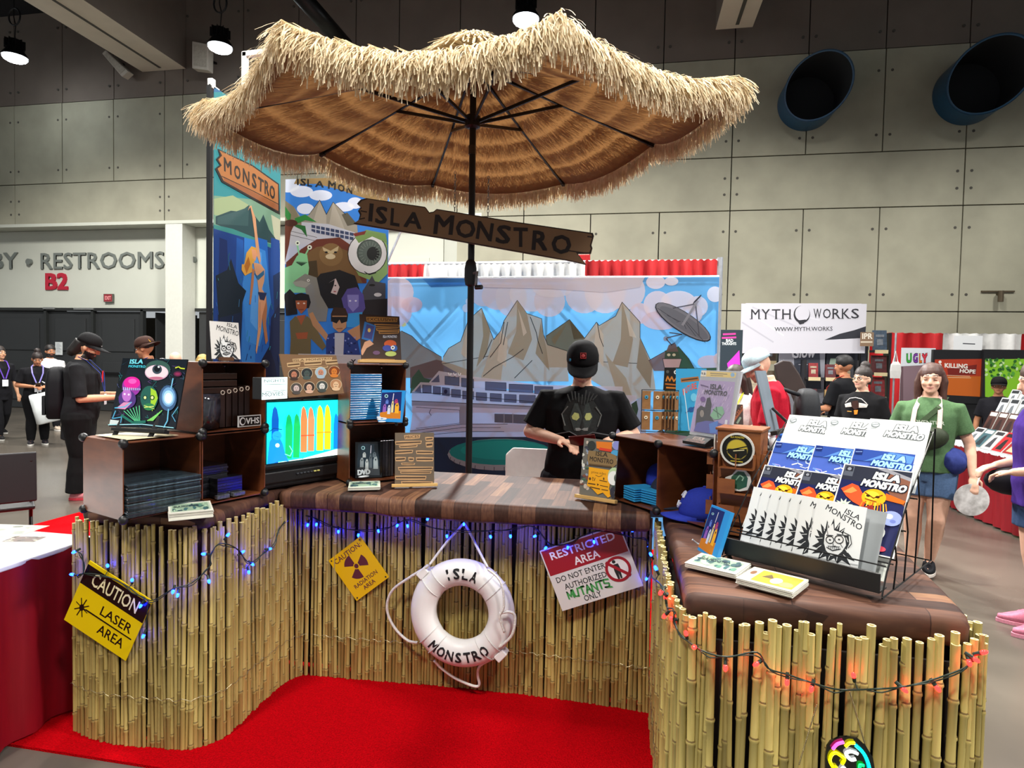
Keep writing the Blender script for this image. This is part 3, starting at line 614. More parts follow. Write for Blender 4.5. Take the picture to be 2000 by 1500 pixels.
def life_ring():
    c = ay(903, 1196, 2.745); m = frame(c, (1, 0, 0), R(3)); t = thing('life_ring', 'white life ring lettered ISLA MONSTRO hung on the bamboo', 'life ring', m)
    Ra, n, k = .187, 56, 20; b = B(); rings = []
    for i in range(n):
        a = 2*pi*i/n; seg = (a/(pi/2)-.5) % 1; gro = 1-.035*math.exp(-((seg-.0)**2)/.0006)-.035*math.exp(-((seg-1)**2)/.0006)
        rr = .062*gro; rings.append([Vector(((Ra+rr*cos(2*pi*j/k))*cos(a), rr*.8*sin(2*pi*j/k)*1.0, (Ra+rr*cos(2*pi*j/k))*sin(a))) for j in range(k)])
    vs = [p for r in rings for p in r]; b.add(vs, [(i*k+j, i*k+(j+1) % k, ((i+1) % n)*k+(j+1) % k, ((i+1) % n)*k+j) for i in range(n) for j in range(k)])
    WR = M('life_ring_vinyl', '#e9e7e6', .4, var=.03, scale=9); ROPE = M('white_rope', '#dedad4', .8, var=.1, scale=120, bump=.4); b.build('ring', WR, t, smooth=True)
    for q in (45, 135, 225, 315):
        a = R(q); b = B(); u = Vector((cos(a), 0, sin(a))); tg = Vector((-sin(a), 0, cos(a))); pts = []
        for dx in (-.03, .03):
            b.tube([u*(Ra+.0635*cos(s))+Vector((0, .0515*sin(s), 0))+tg*dx for s in [2*pi*i/20 for i in range(20)]], .0022, 5, closed=True)
        b.build('seam_band', M('vinyl_seam', '#cfcdcb', .5, var=0), t)
    for q in (138, -42):
        a = R(q); u = Vector((cos(a), 0, sin(a))); b = B(); b.box(u*(Ra+.07), (.035, .06, .055), Matrix.Rotation(-a, 3, 'Y')); b.build('rope_block', WR, t, bevel=.004)
    def L(*px): return [m.inverted() @ ay(x, y, Y) for x, y, Y in px]
    def rope(pts, r=.0065): b = B(); b.tube(curve3(pts, 6), r, 8); return b.build('grab_rope', ROPE, t, smooth=True)
    rope(L((838, 1105, 2.73), (800, 1128, 2.74), (765, 1155, 2.76), (756, 1190, 2.77), (770, 1225, 2.77), (795, 1250, 2.76), (815, 1255, 2.74)))
    rope(L((848, 1290, 2.74), (862, 1305, 2.76), (890, 1325, 2.77), (925, 1340, 2.77), (936, 1337, 2.77), (933, 1318, 2.76), (938, 1300, 2.75), (965, 1285, 2.72)))
    rope(L((975, 1265, 2.70), (1000, 1240, 2.69), (1006, 1205, 2.69), (995, 1195, 2.68), (975, 1198, 2.665)))
    rope(L((953, 1112, 2.68), (972, 1128, 2.67), (982, 1150, 2.665), (984, 1185, 2.665), (976, 1205, 2.665), (985, 1235, 2.67)), .0055)
    rope(L((838, 1104, 2.72), (870, 1062, 2.77), (897, 1032, 2.795), (905, 1024, 2.8), (913, 1032, 2.795), (930, 1065, 2.77), (952, 1108, 2.70)), .006)
    INK = M('stencil_ink', '#17171b', .5, var=0)
    def arc(txt, a0, a1, up, hgt):
        b = B(); n_ = len(txt)
        for i, ch in enumerate(txt):
            a = R(a0+(a1-a0)*(i+.5)/n_); vs, fs, asp = glyphs(ch, .028); wd = min(asp*hgt, abs(R(a1-a0))*Ra/n_*.86); V = []
            for q, w_ in vs:
                x_ = (q-.5)*wd; z_ = (w_-.5)*hgt; aa = a-x_/Ra*(1 if up else -1); rr = Ra+.004+(z_ if up else -z_); k_ = (rr-Ra)/.062
                V.append((rr*cos(aa), -.0498*math.sqrt(max(0, 1-k_*k_))-.0015-.0003*(len(V)*5//len(vs)), rr*sin(aa)))
            b.add(V, fs)
            # stencil bridge
        return b.build('stencil_lettering', INK, t)
    arc('ISLA', 115, 65, True, .05); arc('MONSTRO', 225, 315, False, .048)
    return t
def curve3(pts, n=8):
    out = []; P = [Vector(p) for p in pts]
    for i in range(len(P)-1):
        a, p, q, d = P[max(0, i-1)], P[i], P[i+1], P[min(len(P)-1, i+2)]
        for j in range(n):
            t = j/n; out.append(.5*((2*p)+(q-a)*t+(2*a-5*p+4*q-d)*t*t+(3*p-a-3*q+d)*t*t*t))
    return out+[P[-1]]
life_ring()
# light strings: points are (x, y, surface) with surface = ('y', Y) or ('x', X)
def onc(p):
    x, y, s = p
    p = ay(x, y, s[1]) if s[0] == 'y' else ax(x, y, s[1])
    # round the two corners of the screens the canes run diagonally
    for k, (a, c) in ((RS, ((.118, 1.90), (.195, 1.685))), (RF, ((.118, 1.90), (.195, 1.685))), (LF, ((-1.70, 2.085), (-1.545, 2.20))), (LS, ((-1.70, 2.085), (-1.545, 2.20)))):
        if s == k and ((k == RS and p.y < 1.90) or (k == RF and p.x < .195) or (k == LF and p.x > -1.70) or (k == LS and p.y < 2.20)):
            d = ray(x, y); ex, ey = c[0]-a[0], c[1]-a[1]; t = ((a[0]-CAM.x)*ey-(a[1]-CAM.y)*ex)/(d.x*ey-d.y*ex); return CAM+d*t
    return p
LF, LS, BK, RS, RF = ('y', 2.09), ('x', -1.565), ('y', 2.775), ('x', .118), ('y', 1.685)
def string(lab, wire, bulbs, colname, hexc, em, cat='string lights'):
    t = thing('string_lights', lab, cat); G = M('green_flex', '#16291f', .5, var=0); pts = [onc(p) for p in wire]; cp = curve3(pts, 5)
    b = B(); b.tube(cp, .0022, 6); b.build('flex', G, t)
    b = B(); b.tube([p+Vector((.004*sin(i*.9), .003*cos(i*.9), .005*cos(i*.7)-.004)) for i, p in enumerate(cp)], .0018, 6); b.build('flex', G, t)
    BM = M(colname, hexc, .15, emit=em, var=0)
    for x, y, s in bulbs:
        p = onc((x, y, s)); q = min(cp, key=lambda c: (c-p).length); d = (p-q); d = d.normalized() if d.length > .004 else Vector((0, -.3, -1)).normalized()
        nrm = Vector((0, -1, 0)) if s[0] == 'y' else Vector((1 if s == LS else -1, 0, 0)); d = (d+nrm*.5).normalized()
        rot = d.to_track_quat('Z', 'Y').to_matrix(); b = B(); b.ell((0, 0, 0), (.0062, .0062, .0105), 8, 6, rot); b.v = [tuple(Vector(v)+p) for v in b.v]
        bu = b.build('bulb', BM, t, smooth=True); b = B(); b.tube([p-d*.024, p-d*.006], [.0045, .0052], 7); b.tube([q, p-d*.022], .0016, 5); b.build('lamp_socket', G, bu)
    return t
string('string of blue lights draped along the left arm and back of the bar',
  [(148, 1076, LF), (160, 1085, LF), (163, 1118, LF), (150, 1125, LF), (165, 1120, LF), (205, 1125, LF), (245, 1143, LF), (275, 1165, LF), (300, 1172, LF), (338, 1150, LF), (375, 1138, LF), (408, 1108, LF), (412, 1085, LF), (428, 1062, LS), (460, 1070, LS), (486, 1098, LS), (510, 1085, LS), (535, 1062, LS), (548, 1030, LS), (570, 1008, BK), (610, 1010, BK), (650, 1028, BK), (700, 1035, BK), (760, 1030, BK), (800, 1014, BK), (850, 1032, BK), (905, 1036, BK), (980, 1036, BK), (1010, 1030, BK), (1045, 1030, BK), (1075, 1062, BK), (1110, 1062, BK), (1140, 1045, BK), (1185, 1035, BK), (1235, 1050, BK), (1262, 1052, BK), (1268, 1075, RS), (1272, 1120, RS), (1282, 1135, RS)],
  [(145, 1078, LF), (141, 1122, LF), (210, 1105, LF), (258, 1133, LF), (275, 1183, LF), (338, 1155, LF), (347, 1162, LF), (280, 1242, LF), (398, 1082, LF), (408, 1135, LF), (445, 1045, LS), (474, 1078, LS), (493, 1102, LS), (486, 1117, LS), (527, 1072, LS), (556, 1060, BK), (558, 1018, BK), (571, 1023, BK), (601, 1025, BK), (618, 1024, BK), (661, 1038, BK), (700, 1045, BK), (739, 1037, BK), (776, 1026, BK), (796, 1027, BK), (835, 1014, BK), (906, 1024, BK), (873, 1047, BK), (958, 1048, BK), (997, 1047, BK), (1045, 1047, BK), (1066, 1070, BK), (1109, 1069, BK), (1160, 1058, BK), (1182, 1021, BK), (1235, 1036, BK), (1263, 1066, RS), (1271, 1083, RS), (1281, 1110, RS), (1263, 1130, RS)], 'blue_bulb', '#0416ff', 75)
string('string of red lights sagging round the right bamboo arm',
  [(1282, 1135, RS), (1296, 1150, RS), (1302, 1185, RS), (1315, 1190, RS), (1318, 1215, RS), (1330, 1240, RF), (1370, 1270, RF), (1420, 1283, RF), (1478, 1274, RF), (1500, 1305, RF), (1540, 1318, RF), (1590, 1335, RF), (1640, 1347, RF), (1700, 1346, RF), (1760, 1342, RF), (1820, 1328, RF), (1885, 1304, RF), (1900, 1285, RF)],
  [(1291, 1157, RS), (1300, 1166, RS), (1298, 1203, RS), (1313, 1208, RS), (1340, 1237, RF), (1356, 1264, RF), (1417, 1304, RF), (1477, 1297, RF), (1537, 1332, RF), (1585, 1345, RF), (1667, 1319, RF), (1766, 1347, RF), (1831, 1344, RF), (1893, 1294, RF), (1905, 1288, RF), (1921, 1274, RF)], 'red_bulb', '#ff0c0a', 24)
# neon style skull sign hung low on the right arm
def neon():
    m = frame(ay(1612, 1560, 1.66), (1, 0, 0)); t = thing('neon_sign', 'small black neon-style skull sign hung at the lower right', 'neon sign', m); mi = m.inverted()
    def L(x, y, Y=1.66): return mi @ ay(x, y, Y)
    o = [L(*p) for p in [(1612, 1480), (1615, 1458), (1622, 1448), (1640, 1440), (1655, 1439), (1675, 1442), (1692, 1458), (1705, 1480), (1710, 1510), (1700, 1545), (1680, 1560), (1635, 1560), (1612, 1530)]]
    b = B(); b.prism([(p.x, p.z) for p in o], 0, .006); b.build('backing', M('black_acrylic', '#0c0d0c', .15), t)
    def tubes(hexc, pts, w=.0038): b = B(); b.tube([p+Vector((0, -.005, 0)) for p in curve3([L(*q) for q in pts], 5)], w, 8); b.build('neon_tube', M('neon_'+hexc, hexc, .3, emit=5, var=0), t, smooth=True)
    tubes('#ff2d8c', [(1625, 1461), (1634, 1451), (1647, 1447)]); tubes('#fff200', [(1650, 1456), (1658, 1449), (1668, 1449)]); tubes('#00e6f0', [(1670, 1454), (1686, 1470), (1696, 1495), (1698, 1525)])
    tubes('#fff200', [(1626, 1496), (1620, 1484), (1623, 1472), (1631, 1468), (1640, 1473), (1648, 1480), (1643, 1490)]); tubes('#ffffff', [(1674, 1470), (1660, 1465), (1651, 1470), (1660, 1481), (1670, 1480)]); tubes('#00e03c', [(1686, 1493), (1678, 1492), (1678, 1504)])
    tubes('#ffffff', [(1640, 1505), (1646, 1497), (1652, 1505)]); tubes('#fff200', [(1625, 1510), (1632, 1494)])
    for a, c in (((1595, 1378), (1560, 1495)), ((1660, 1352), (1690, 1455))):
        p, q = L(*a, 1.68), L(*c, 1.665); b = B(); n = 40
        for i in range(n): k = p+(q-p)*(i/n); b.ell(k, (.0022, .0022, .003), 5, 4)
        b.build('bead_chain', M('brass_beads', '#9a8f6a', .3, .8, var=0), t, smooth=True)
neon()
# ------------------------------------------------------------ stock standing on the bar
def stand(BL, BR, TM, z, lean, on=None):
    """frame on the line BL-BR at height z, leaning back; returns matrix, width, height up to pixel TM"""
    if on: # too near eye level to read from the shelf height: stand it `on[1]` behind the front of the cube `on[0]`
        fm, yy, zz = on; mi = fm.inverted(); o = mi @ CAM; P = []
        for px in (BL, BR): d = mi.to_3x3() @ ray(*px); P.append(fm @ Vector(((o+d*((yy-o.y)/d.y)).x, yy, zz)))
        p, q = P
    else: p, q = az(*BL, z), az(*BR, z)
    m = frame(p, q-p, lean); w = (q-p).length; mi = m.inverted(); o = mi @ CAM; d = mi.to_3x3() @ ray(*TM); return m, w, (o+d*(-o.y/d.y)).z
def easelboard(name, lab, cat, BL, BR, TM, z, draw, back, lean=R(12), mat=None, thick=.004, rail=None, group=None, on=None):
    m, w, h = stand(BL, BR, TM, z, lean, on); t = thing(name, lab, cat, m, group); cv = Cv(m, w, h); draw(cv); cv.build('board', mat or MATTE, t, back, thick)
    if rail:
        b = B(); b.box((w/2, -.004, -.006), (w*1.16, .03, .016)); b.build('rail', M('pale_pine', rail, .6, var=.1, scale=30, stretch=(1, 8, 8)), t, bevel=.002)
    b = B(); b.bar((w/2, thick+.002, h*.6), (w/2, h*.6*math.tan(lean)*2.2+.03, -.0), .012); b.build('back_prop', BLK, t)
    return t, cv, w, h
WOODP = M('dark_stained_panel', '#532a15', .35, var=.25, scale=5, stretch=(1, 1, 3), h2='#7a4325', coat=.2)
def cube(m, lab, g):
    """open fronted storage cube: thin chamfered wood panels held by round black corner connectors"""
    t = thing('storage_cube', lab, 'storage cube', m, g); w, d, h, c, k = .31, .31, .3, .03, .004
    def pan(ax_, pos, front=False):
        a, e = {'x': (d, h), 'y': (w, h), 'z': (w, d)}[ax_]; o = [(c, .004), (a-c, .004), (a-.004, c), (a-.004, e-c), (a-c, e-.004), (c, e-.004), (.004, e-c), (.004, c)]; n = 8; V = []
        for s in (-k/2, k/2):
            for u, v in o: V.append({'x': (pos+s, u, v), 'y': (u, pos+s, v), 'z': (u, v, pos+s)}[ax_])
        b = B(); b.add(V, [tuple(range(n)), tuple(range(2*n-1, n-1, -1))]+[(i, (i+1) % n, n+(i+1) % n, n+i) for i in range(n)]); b.build('panel', WOODP, t)
    pan('x', .004); pan('x', w-.004); pan('y', d-.004); pan('z', .004); pan('z', h-.004)
    for x in (.004, w-.004):
        for y in (.004, d-.004):
            for z in (.006, h-.006):
                b = B(); b.ell((x, y, z), .018, 10, 6); b.build('corner_connector', BLK, t, smooth=True)
    return t
TZ = T+.0105
o_, e_ = az(240, 1020, TZ), az(515, 965, TZ); LC = frame(o_, e_-o_)
def loc(m, x, y, z): return m @ Matrix.Translation((x, y, z))
cube(LC, 'front left storage cube of the left stack, flat sleeves piled inside', 'left storage cubes')
cube(loc(LC, .312, 0, 0), 'right lower storage cube of the left stack beside the television', 'left storage cubes')
cube(loc(LC, .312, 0, .304), 'top storage cube of the left stack, dark tape boxes inside', 'left storage cubes')
def slab(name, lab, cat, m, d, mat, g=None, bev=.001, rz=0): b = B(); b.box((d[0]/2, d[1]/2, d[2]/2), d); o = b.build(name, mat, bevel=bev); o.matrix_world = m; return tag(o, lab, cat, g)
SLV = [M('shrink_sleeve_%d' % i, h, .15, var=.5, scale=60, stretch=(1, 1, .1), coat=.6) for i, h in enumerate(('#2a3238', '#3a4a54', '#30363c', '#52646e', '#1c262c'))]
for i in range(22):
    slab('record_sleeve', 'shrink-wrapped flat black record sleeve in the pile inside the front left cube', 'record', loc(LC, .01+random.uniform(-.002, .003), -.012+random.uniform(-.004, .004), .012+i*.0058), (.288, .27, .005), SLV[i % 5], 'pile of flat sleeves in the front left cube', .0006)
CASE = [M('black_case_%d' % i, h, .2, var=.2, scale=80, coat=.4) for i, h in enumerate(('#0e0e12', '#1a1a20', '#232329'))]
for i in range(13):
    slab('disc_case', 'black disc case in the flat stack at the back of the right lower cube', 'disc case', loc(LC, .352+.05*(i % 2)*.1, .09, .012+i*.0105), (.135, .19, .0098), CASE[i % 3], 'flat stack of black cases in the lower cube', .001)
for i in range(7):
    slab('disc_case', 'black disc case in the short stack with pale spines in the right lower cube', 'disc case', loc(LC, .40, .03, .012+i*.0125), (.12, .055, .0118), CASE[(i+1) % 3], 'short stack of pale spined cases in the lower cube', .001)
for i in range(2):
    slab('plastic_pack', 'small glossy clear pack lying at the front of the right lower cube, %s' % ('left one' if i == 0 else 'right one'), 'pack', loc(LC, .385+i*.075, .006, .012), (.06, .022, .018), M('clear_pack', '#4a4c52', .1, var=.5, scale=90, coat=1), 'glossy packs in the lower cube', .003)
BOX = M('dark_tape_box', '#24130e', .35, var=.2, scale=30); RING = M('pale_ring_print', '#b9aa9c', .5, var=0)
def tape(m, d, lab, g, ring):
    t = thing('tape_box', lab, 'tape box', m, g); b = B(); b.box((d[0]/2, d[1]/2, d[2]/2), d); b.build('case', BOX, t, bevel=.002)
    b = B(); b.tube([(ring[0]+.0085*cos(a), -.001, ring[1]+.0085*sin(a)) for a in [i*pi/8 for i in range(16)]], .0022, 5, closed=True); b.build('ring_mark', RING, t)
CU = loc(LC, .312, 0, .304)
for i in range(5): tape(loc(CU, .118+i*.0305, .06, .012), (.026, .12, .165+.004*i), 'dark upright tape box with a pale ring, %s from the left in the top cube' % ('first', 'second', 'third', 'fourth', 'fifth')[i], 'upright tape boxes in the top cube', (.013, .153+.004*i))
for i in range(3): tape(loc(CU, .012, .06, .182+i*.031-.02), (.19, .1, .026), 'flat dark tape box, %s of the pile in the top cube' % ('lowest', 'middle one', 'uppermost')[i], 'flat tape boxes in the top cube', (.014, .013))
b = B(); b.loft([[Vector((.012+x*wd, .04+y*dp+.006*sin(z*60+x*9), .012+z)) for x, y in ((0, 0), (.5, -.14), (1, 0), (1, 1), (.5, 1), (0, 1))] for z, wd, dp in ((0, .09, .05), (.06, .098, .06), (.12, .095, .04), (.15, .09, .02))]); o = b.build('wrapped_shirt', M('clear_bagged_cloth', '#2a2a33', .12, var=.6, scale=40, coat=1), smooth=True); o.matrix_world = CU; tag(o, 'dark shirt folded in a shiny clear bag at the left of the top cube', 'bagged shirt')
m = loc(CU, .175, .012, .012); cv = Cv(m, .115, .05, raw=True); cv.rect(.04, .08, .96, .92, '#0d0d0f').ell(.18, .5, .13, .36, '#dcdcdc').ell(.2, .5, .09, .25, '#0d0d0f').text('VHS', (.32, .78), (.92, .78), (.32, .22), '#dcdcdc', .03); o = cv.build('tape_plaque', GLOSS, None, '#c8c8c8', .006); o.matrix_world = m; tag(o, 'small silver framed VHS plaque in the top cube', 'plaque')
slab('paper_sheet', 'cream paper sheet on the front left cube under the black easel', 'paper', loc(LC, .03, .03, .3035), (.2, .24, .001), M('cream_paper', '#cfc3a0', .6, var=.04))
# big dark record cover on its black easel
def cover(cv):
    r = cv.rect; cv.poly([(213, 831), (257, 699), (376, 704), (342, 837)], '#141c26')
    random.seed(5)
    for _ in range(60):
        x, y = random.uniform(215, 372), random.uniform(700, 836); cv.line([(x, y), (x+random.uniform(-9, 9), y+random.uniform(-9, 9)), (x+random.uniform(-12, 12), y+random.uniform(-12, 12))], random.uniform(.4, 1), random.choice(('#2f5a6b', '#3d4468', '#5a3f78', '#27706e', '#1f3a4a')))
    cv.ell(309, 722, 25, 18, '#35564f').ell(307, 728, 23, 15, '#c9a3bd').ell(307, 727, 22, 13, '#e6cfd8').ell(308, 722, 9.5, 9, '#33424e').ell(308, 721, 6, 6, '#10161c').ell(311, 717, 2, 2, '#dfe9ef').ell(306, 739, 14, 3, '#b66a86')
    cv.text('ISLA', (254, 711), (280, 711), (256, 702), '#6fd0e0', .04).text('MONSTRO', (252, 718), (285, 719), (253, 713), '#3fb3c8', .04)
    cv.ell(258, 755, 18, 19, '#8f2f9c').ell(259, 748, 16, 12, '#d41e96').ell(260, 745, 8, 5, '#f05ab8').ell(250, 780, 17, 18, '#4a2f78').ell(249, 772, 9, 13, '#b46cc4').ell(245, 770, 2, 2, '#f3d4f0').ell(253, 771, 2, 2, '#f3d4f0').poly([(228, 798), (243, 786), (260, 786), (246, 800)], '#d08ab4').line([(226, 797), (245, 795), (258, 786)], 2, '#49b4dc')
    for i in range(9): cv.line([(243+i*4, 757+.3*i), (243+i*4, 762)], 1.5, '#9fd8ec')
    cv.ell(293, 778, 17, 24, '#1f5a50').poly([(296, 758), (306, 764), (310, 778), (303, 794), (299, 804), (296, 792)], '#9cc832').ell(285, 777, 4.5, 5, '#123a32').ell(299, 777, 5, 5, '#2c5a1c').ell(285, 777, 2.5, 3, '#d8f0a0').ell(299, 777, 2.5, 3, '#eef5a0').ell(293, 795, 11, 7, '#2c7a4a').line([(284, 796), (302, 794)], 1.6, '#d6e878').line([(283, 792), (303, 799)], 1, '#d6e878')
    for k in range(6):
        cv.line([(265+k*2, 822), (244+k*6, 803-2*k)], 1.5, '#5ac48c').line([(300-k*2, 822), (318-k*4, 802+3*k)], 1.5, '#7ed46a')
    cv.line([(240, 812), (262, 826), (285, 824)], 5, '#1f6a5c').ell(330, 778, 17, 25, '#3a5a84').ell(331, 776, 13, 19, '#6ea0d0').ell(331, 777, 10, 14, '#a8d4f0').ell(331, 778, 7, 10, '#f2fbff').line([(331, 800), (329, 822), (322, 835)], 2.2, '#6ec2e8').line([(350, 795), (338, 812), (346, 826)], 1.4, '#58a8d0')
    cv.ell(349, 731, 8, 5, '#5a2040').ell(349, 731, 5, 2.5, '#8a2c54').line([(345, 719), (351, 717), (355, 720), (364, 721)], 2.2, '#c8d83c').poly([(216, 829), (218, 820), (236, 822), (234, 831)], '#c8d4d8').line([(214, 830), (280, 829), (341, 836)], 1.6, '#9fe0ee').line([(340, 740), (336, 760)], 2.4, '#6fb4d8').line([(228, 803), (222, 818), (240, 815), (238, 826)], 1.8, '#4aa0c8')
t, cv, w, h = easelboard('record_cover', 'large dark neon-coloured record cover with one big eye, on the front left cube', 'record cover', (213, 833), (342, 839), (316, 701), TZ+.335, cover, '#10161c', R(14), GLOSS, .006)
m = t.matrix_world.copy(); t2 = thing('tabletop_easel', 'black tabletop easel holding the big record cover', 'easel', m)
b = B(); b.box((w/2, -.006, -.012), (w*.8, .03, .014)); b.build('ledge', BLK, t2, bevel=.002)
for x in (.18, .72):
    b = B(); b.bar((w*x, .008, .05), (w*(x-.06), -.01, -.055), .018); b.build('leg', BLK, t2, bevel=.002)
b = B(); b.bar((w*.5, .012, .18), (w*.5, .14, -.02), .016); b.build('leg', BLK, t2, bevel=.002)
# scribble portrait used by the white zines (generic long haired creature)
def scribble(cv, px, seed=1, lw=1.0):
    """ink drawing in a unit square mapped by px: spiky hair, mask-like face with round glasses, ragged collar"""
    random.seed(seed); K, Wh = '#1f2226', '#e0e2e2'
    def L(pts, w=1.0): cv.line([px(*p) for p in pts], w*lw, K)
    def Pg(pts, c=K): cv.poly([px(*p) for p in pts], c)
    spk = [(.16, .62), (.04, .5), (.15, .5), (.06, .36), (.19, .4), (.13, .22), (.25, .32), (.26, .12), (.34, .28), (.4, .05), (.45, .27), (.54, .1), (.55, .3), (.66, .2), (.64, .36), (.76, .34), (.8, .5), (.76, .66), (.86, .74), (.97, .84), (.8, .82), (.9, .95), (.7, .88), (.62, .98), (.54, .88), (.4, .99), (.36, .88), (.2, .98), (.22, .84), (.04, .9), (.16, .76), (.02, .74)]
    Pg(spk); Pg([(.07+.9*(u-.02)*1.0+.02, v*.96+.02) for u, v in []] or [(.3, .3), (.4, .16), (.44, .3), (.6, .32), (.7, .42), (.74, .56), (.68, .7), (.6, .8), (.46, .84), (.34, .76), (.27, .62), (.26, .44)], Wh)
    for x0, y0, x1, y1 in ((.2, .42, .1, .34), (.22, .52, .08, .56), (.24, .36, .2, .24), (.3, .3, .29, .18), (.5, .26, .53, .16), (.6, .3, .65, .24), (.22, .68, .1, .8), (.3, .8, .24, .92), (.44, .86, .42, .95), (.6, .84, .6, .93), (.72, .76, .82, .82), (.74, .64, .8, .7), (.72, .4, .77, .48)): L([(x0, y0), (x1, y1)], .0); cv.line([px(x0, y0), px(x1, y1)], 1.1*lw, Wh)
    for cx, cy, r in ((.39, .52, .085), (.58, .47, .092)): L([(cx+r*cos(a), cy+r*.9*sin(a)) for a in [i*pi/7 for i in range(15)]], 1.5); L([(cx-.01, cy), (cx+.012, cy)], 2.6)
    L([(.47, .58), (.48, .64), (.53, .62)], 1.2); L([(.35, .69), (.48, .73), (.64, .66)], 1.6); L([(.37, .66), (.62, .62)], 1); L([(.3, .44), (.44, .42)], 1.6); L([(.52, .37), (.66, .36)], 1.6); L([(.3, .34), (.33, .42)], 1); L([(.62, .55), (.68, .62)], 1)
    for i in range(6): L([(.39+.04*i, .665-.008*i), (.4+.04*i, .71-.006*i)], .9)
    L([(.66, .3), (.8, .34), (.85, .5), (.8, .6)], 1.4)
def quadmap(tl, tr, br, bl): return lambda u, v: tuple((tl[i]*(1-u)+tr[i]*u)*(1-v)+(bl[i]*(1-u)+br[i]*u)*v for i in (0, 1))
def zine(cv):
    cv.poly([(411, 628), (474, 630), (470, 722), (414, 722)], '#dcdad6'); K = '#26282c'
    cv.text('ISLA', (443, 637), (463, 643), (444, 630), K, .01).text('MONSTRO', (422, 644), (465, 657), (424, 634), K, .01).text('THE ZINE', (440, 714), (465, 711), (440, 709), K, .02); scribble(cv, quadmap((415, 650), (470, 650), (468, 712), (417, 708)), 3, .9)
easelboard('zine_sign', 'upright white ISLA MONSTRO zine with a scribbled portrait atop the left cubes', 'zine', (414, 719), (470, 720), (443, 629), TZ+.612, zine, '#dcdad6', R(6), PAPER, .003, on=(CU, .1, .312))
bb = B(); bb.box((0, 0, 0), (.06, .02, .016)); p = stand((432, 719), (454, 719), (443, 629), 0, 0, (CU, .085, .3085+.004))[0] @ Vector((.025, 0, 0)); o = bb.build('card_holder', M('brown_wood_block', '#5a3a24', .5)); o.matrix_world = frame(p, e_-o_); tag(o, 'small brown wooden card holder under the white zine', 'card holder')
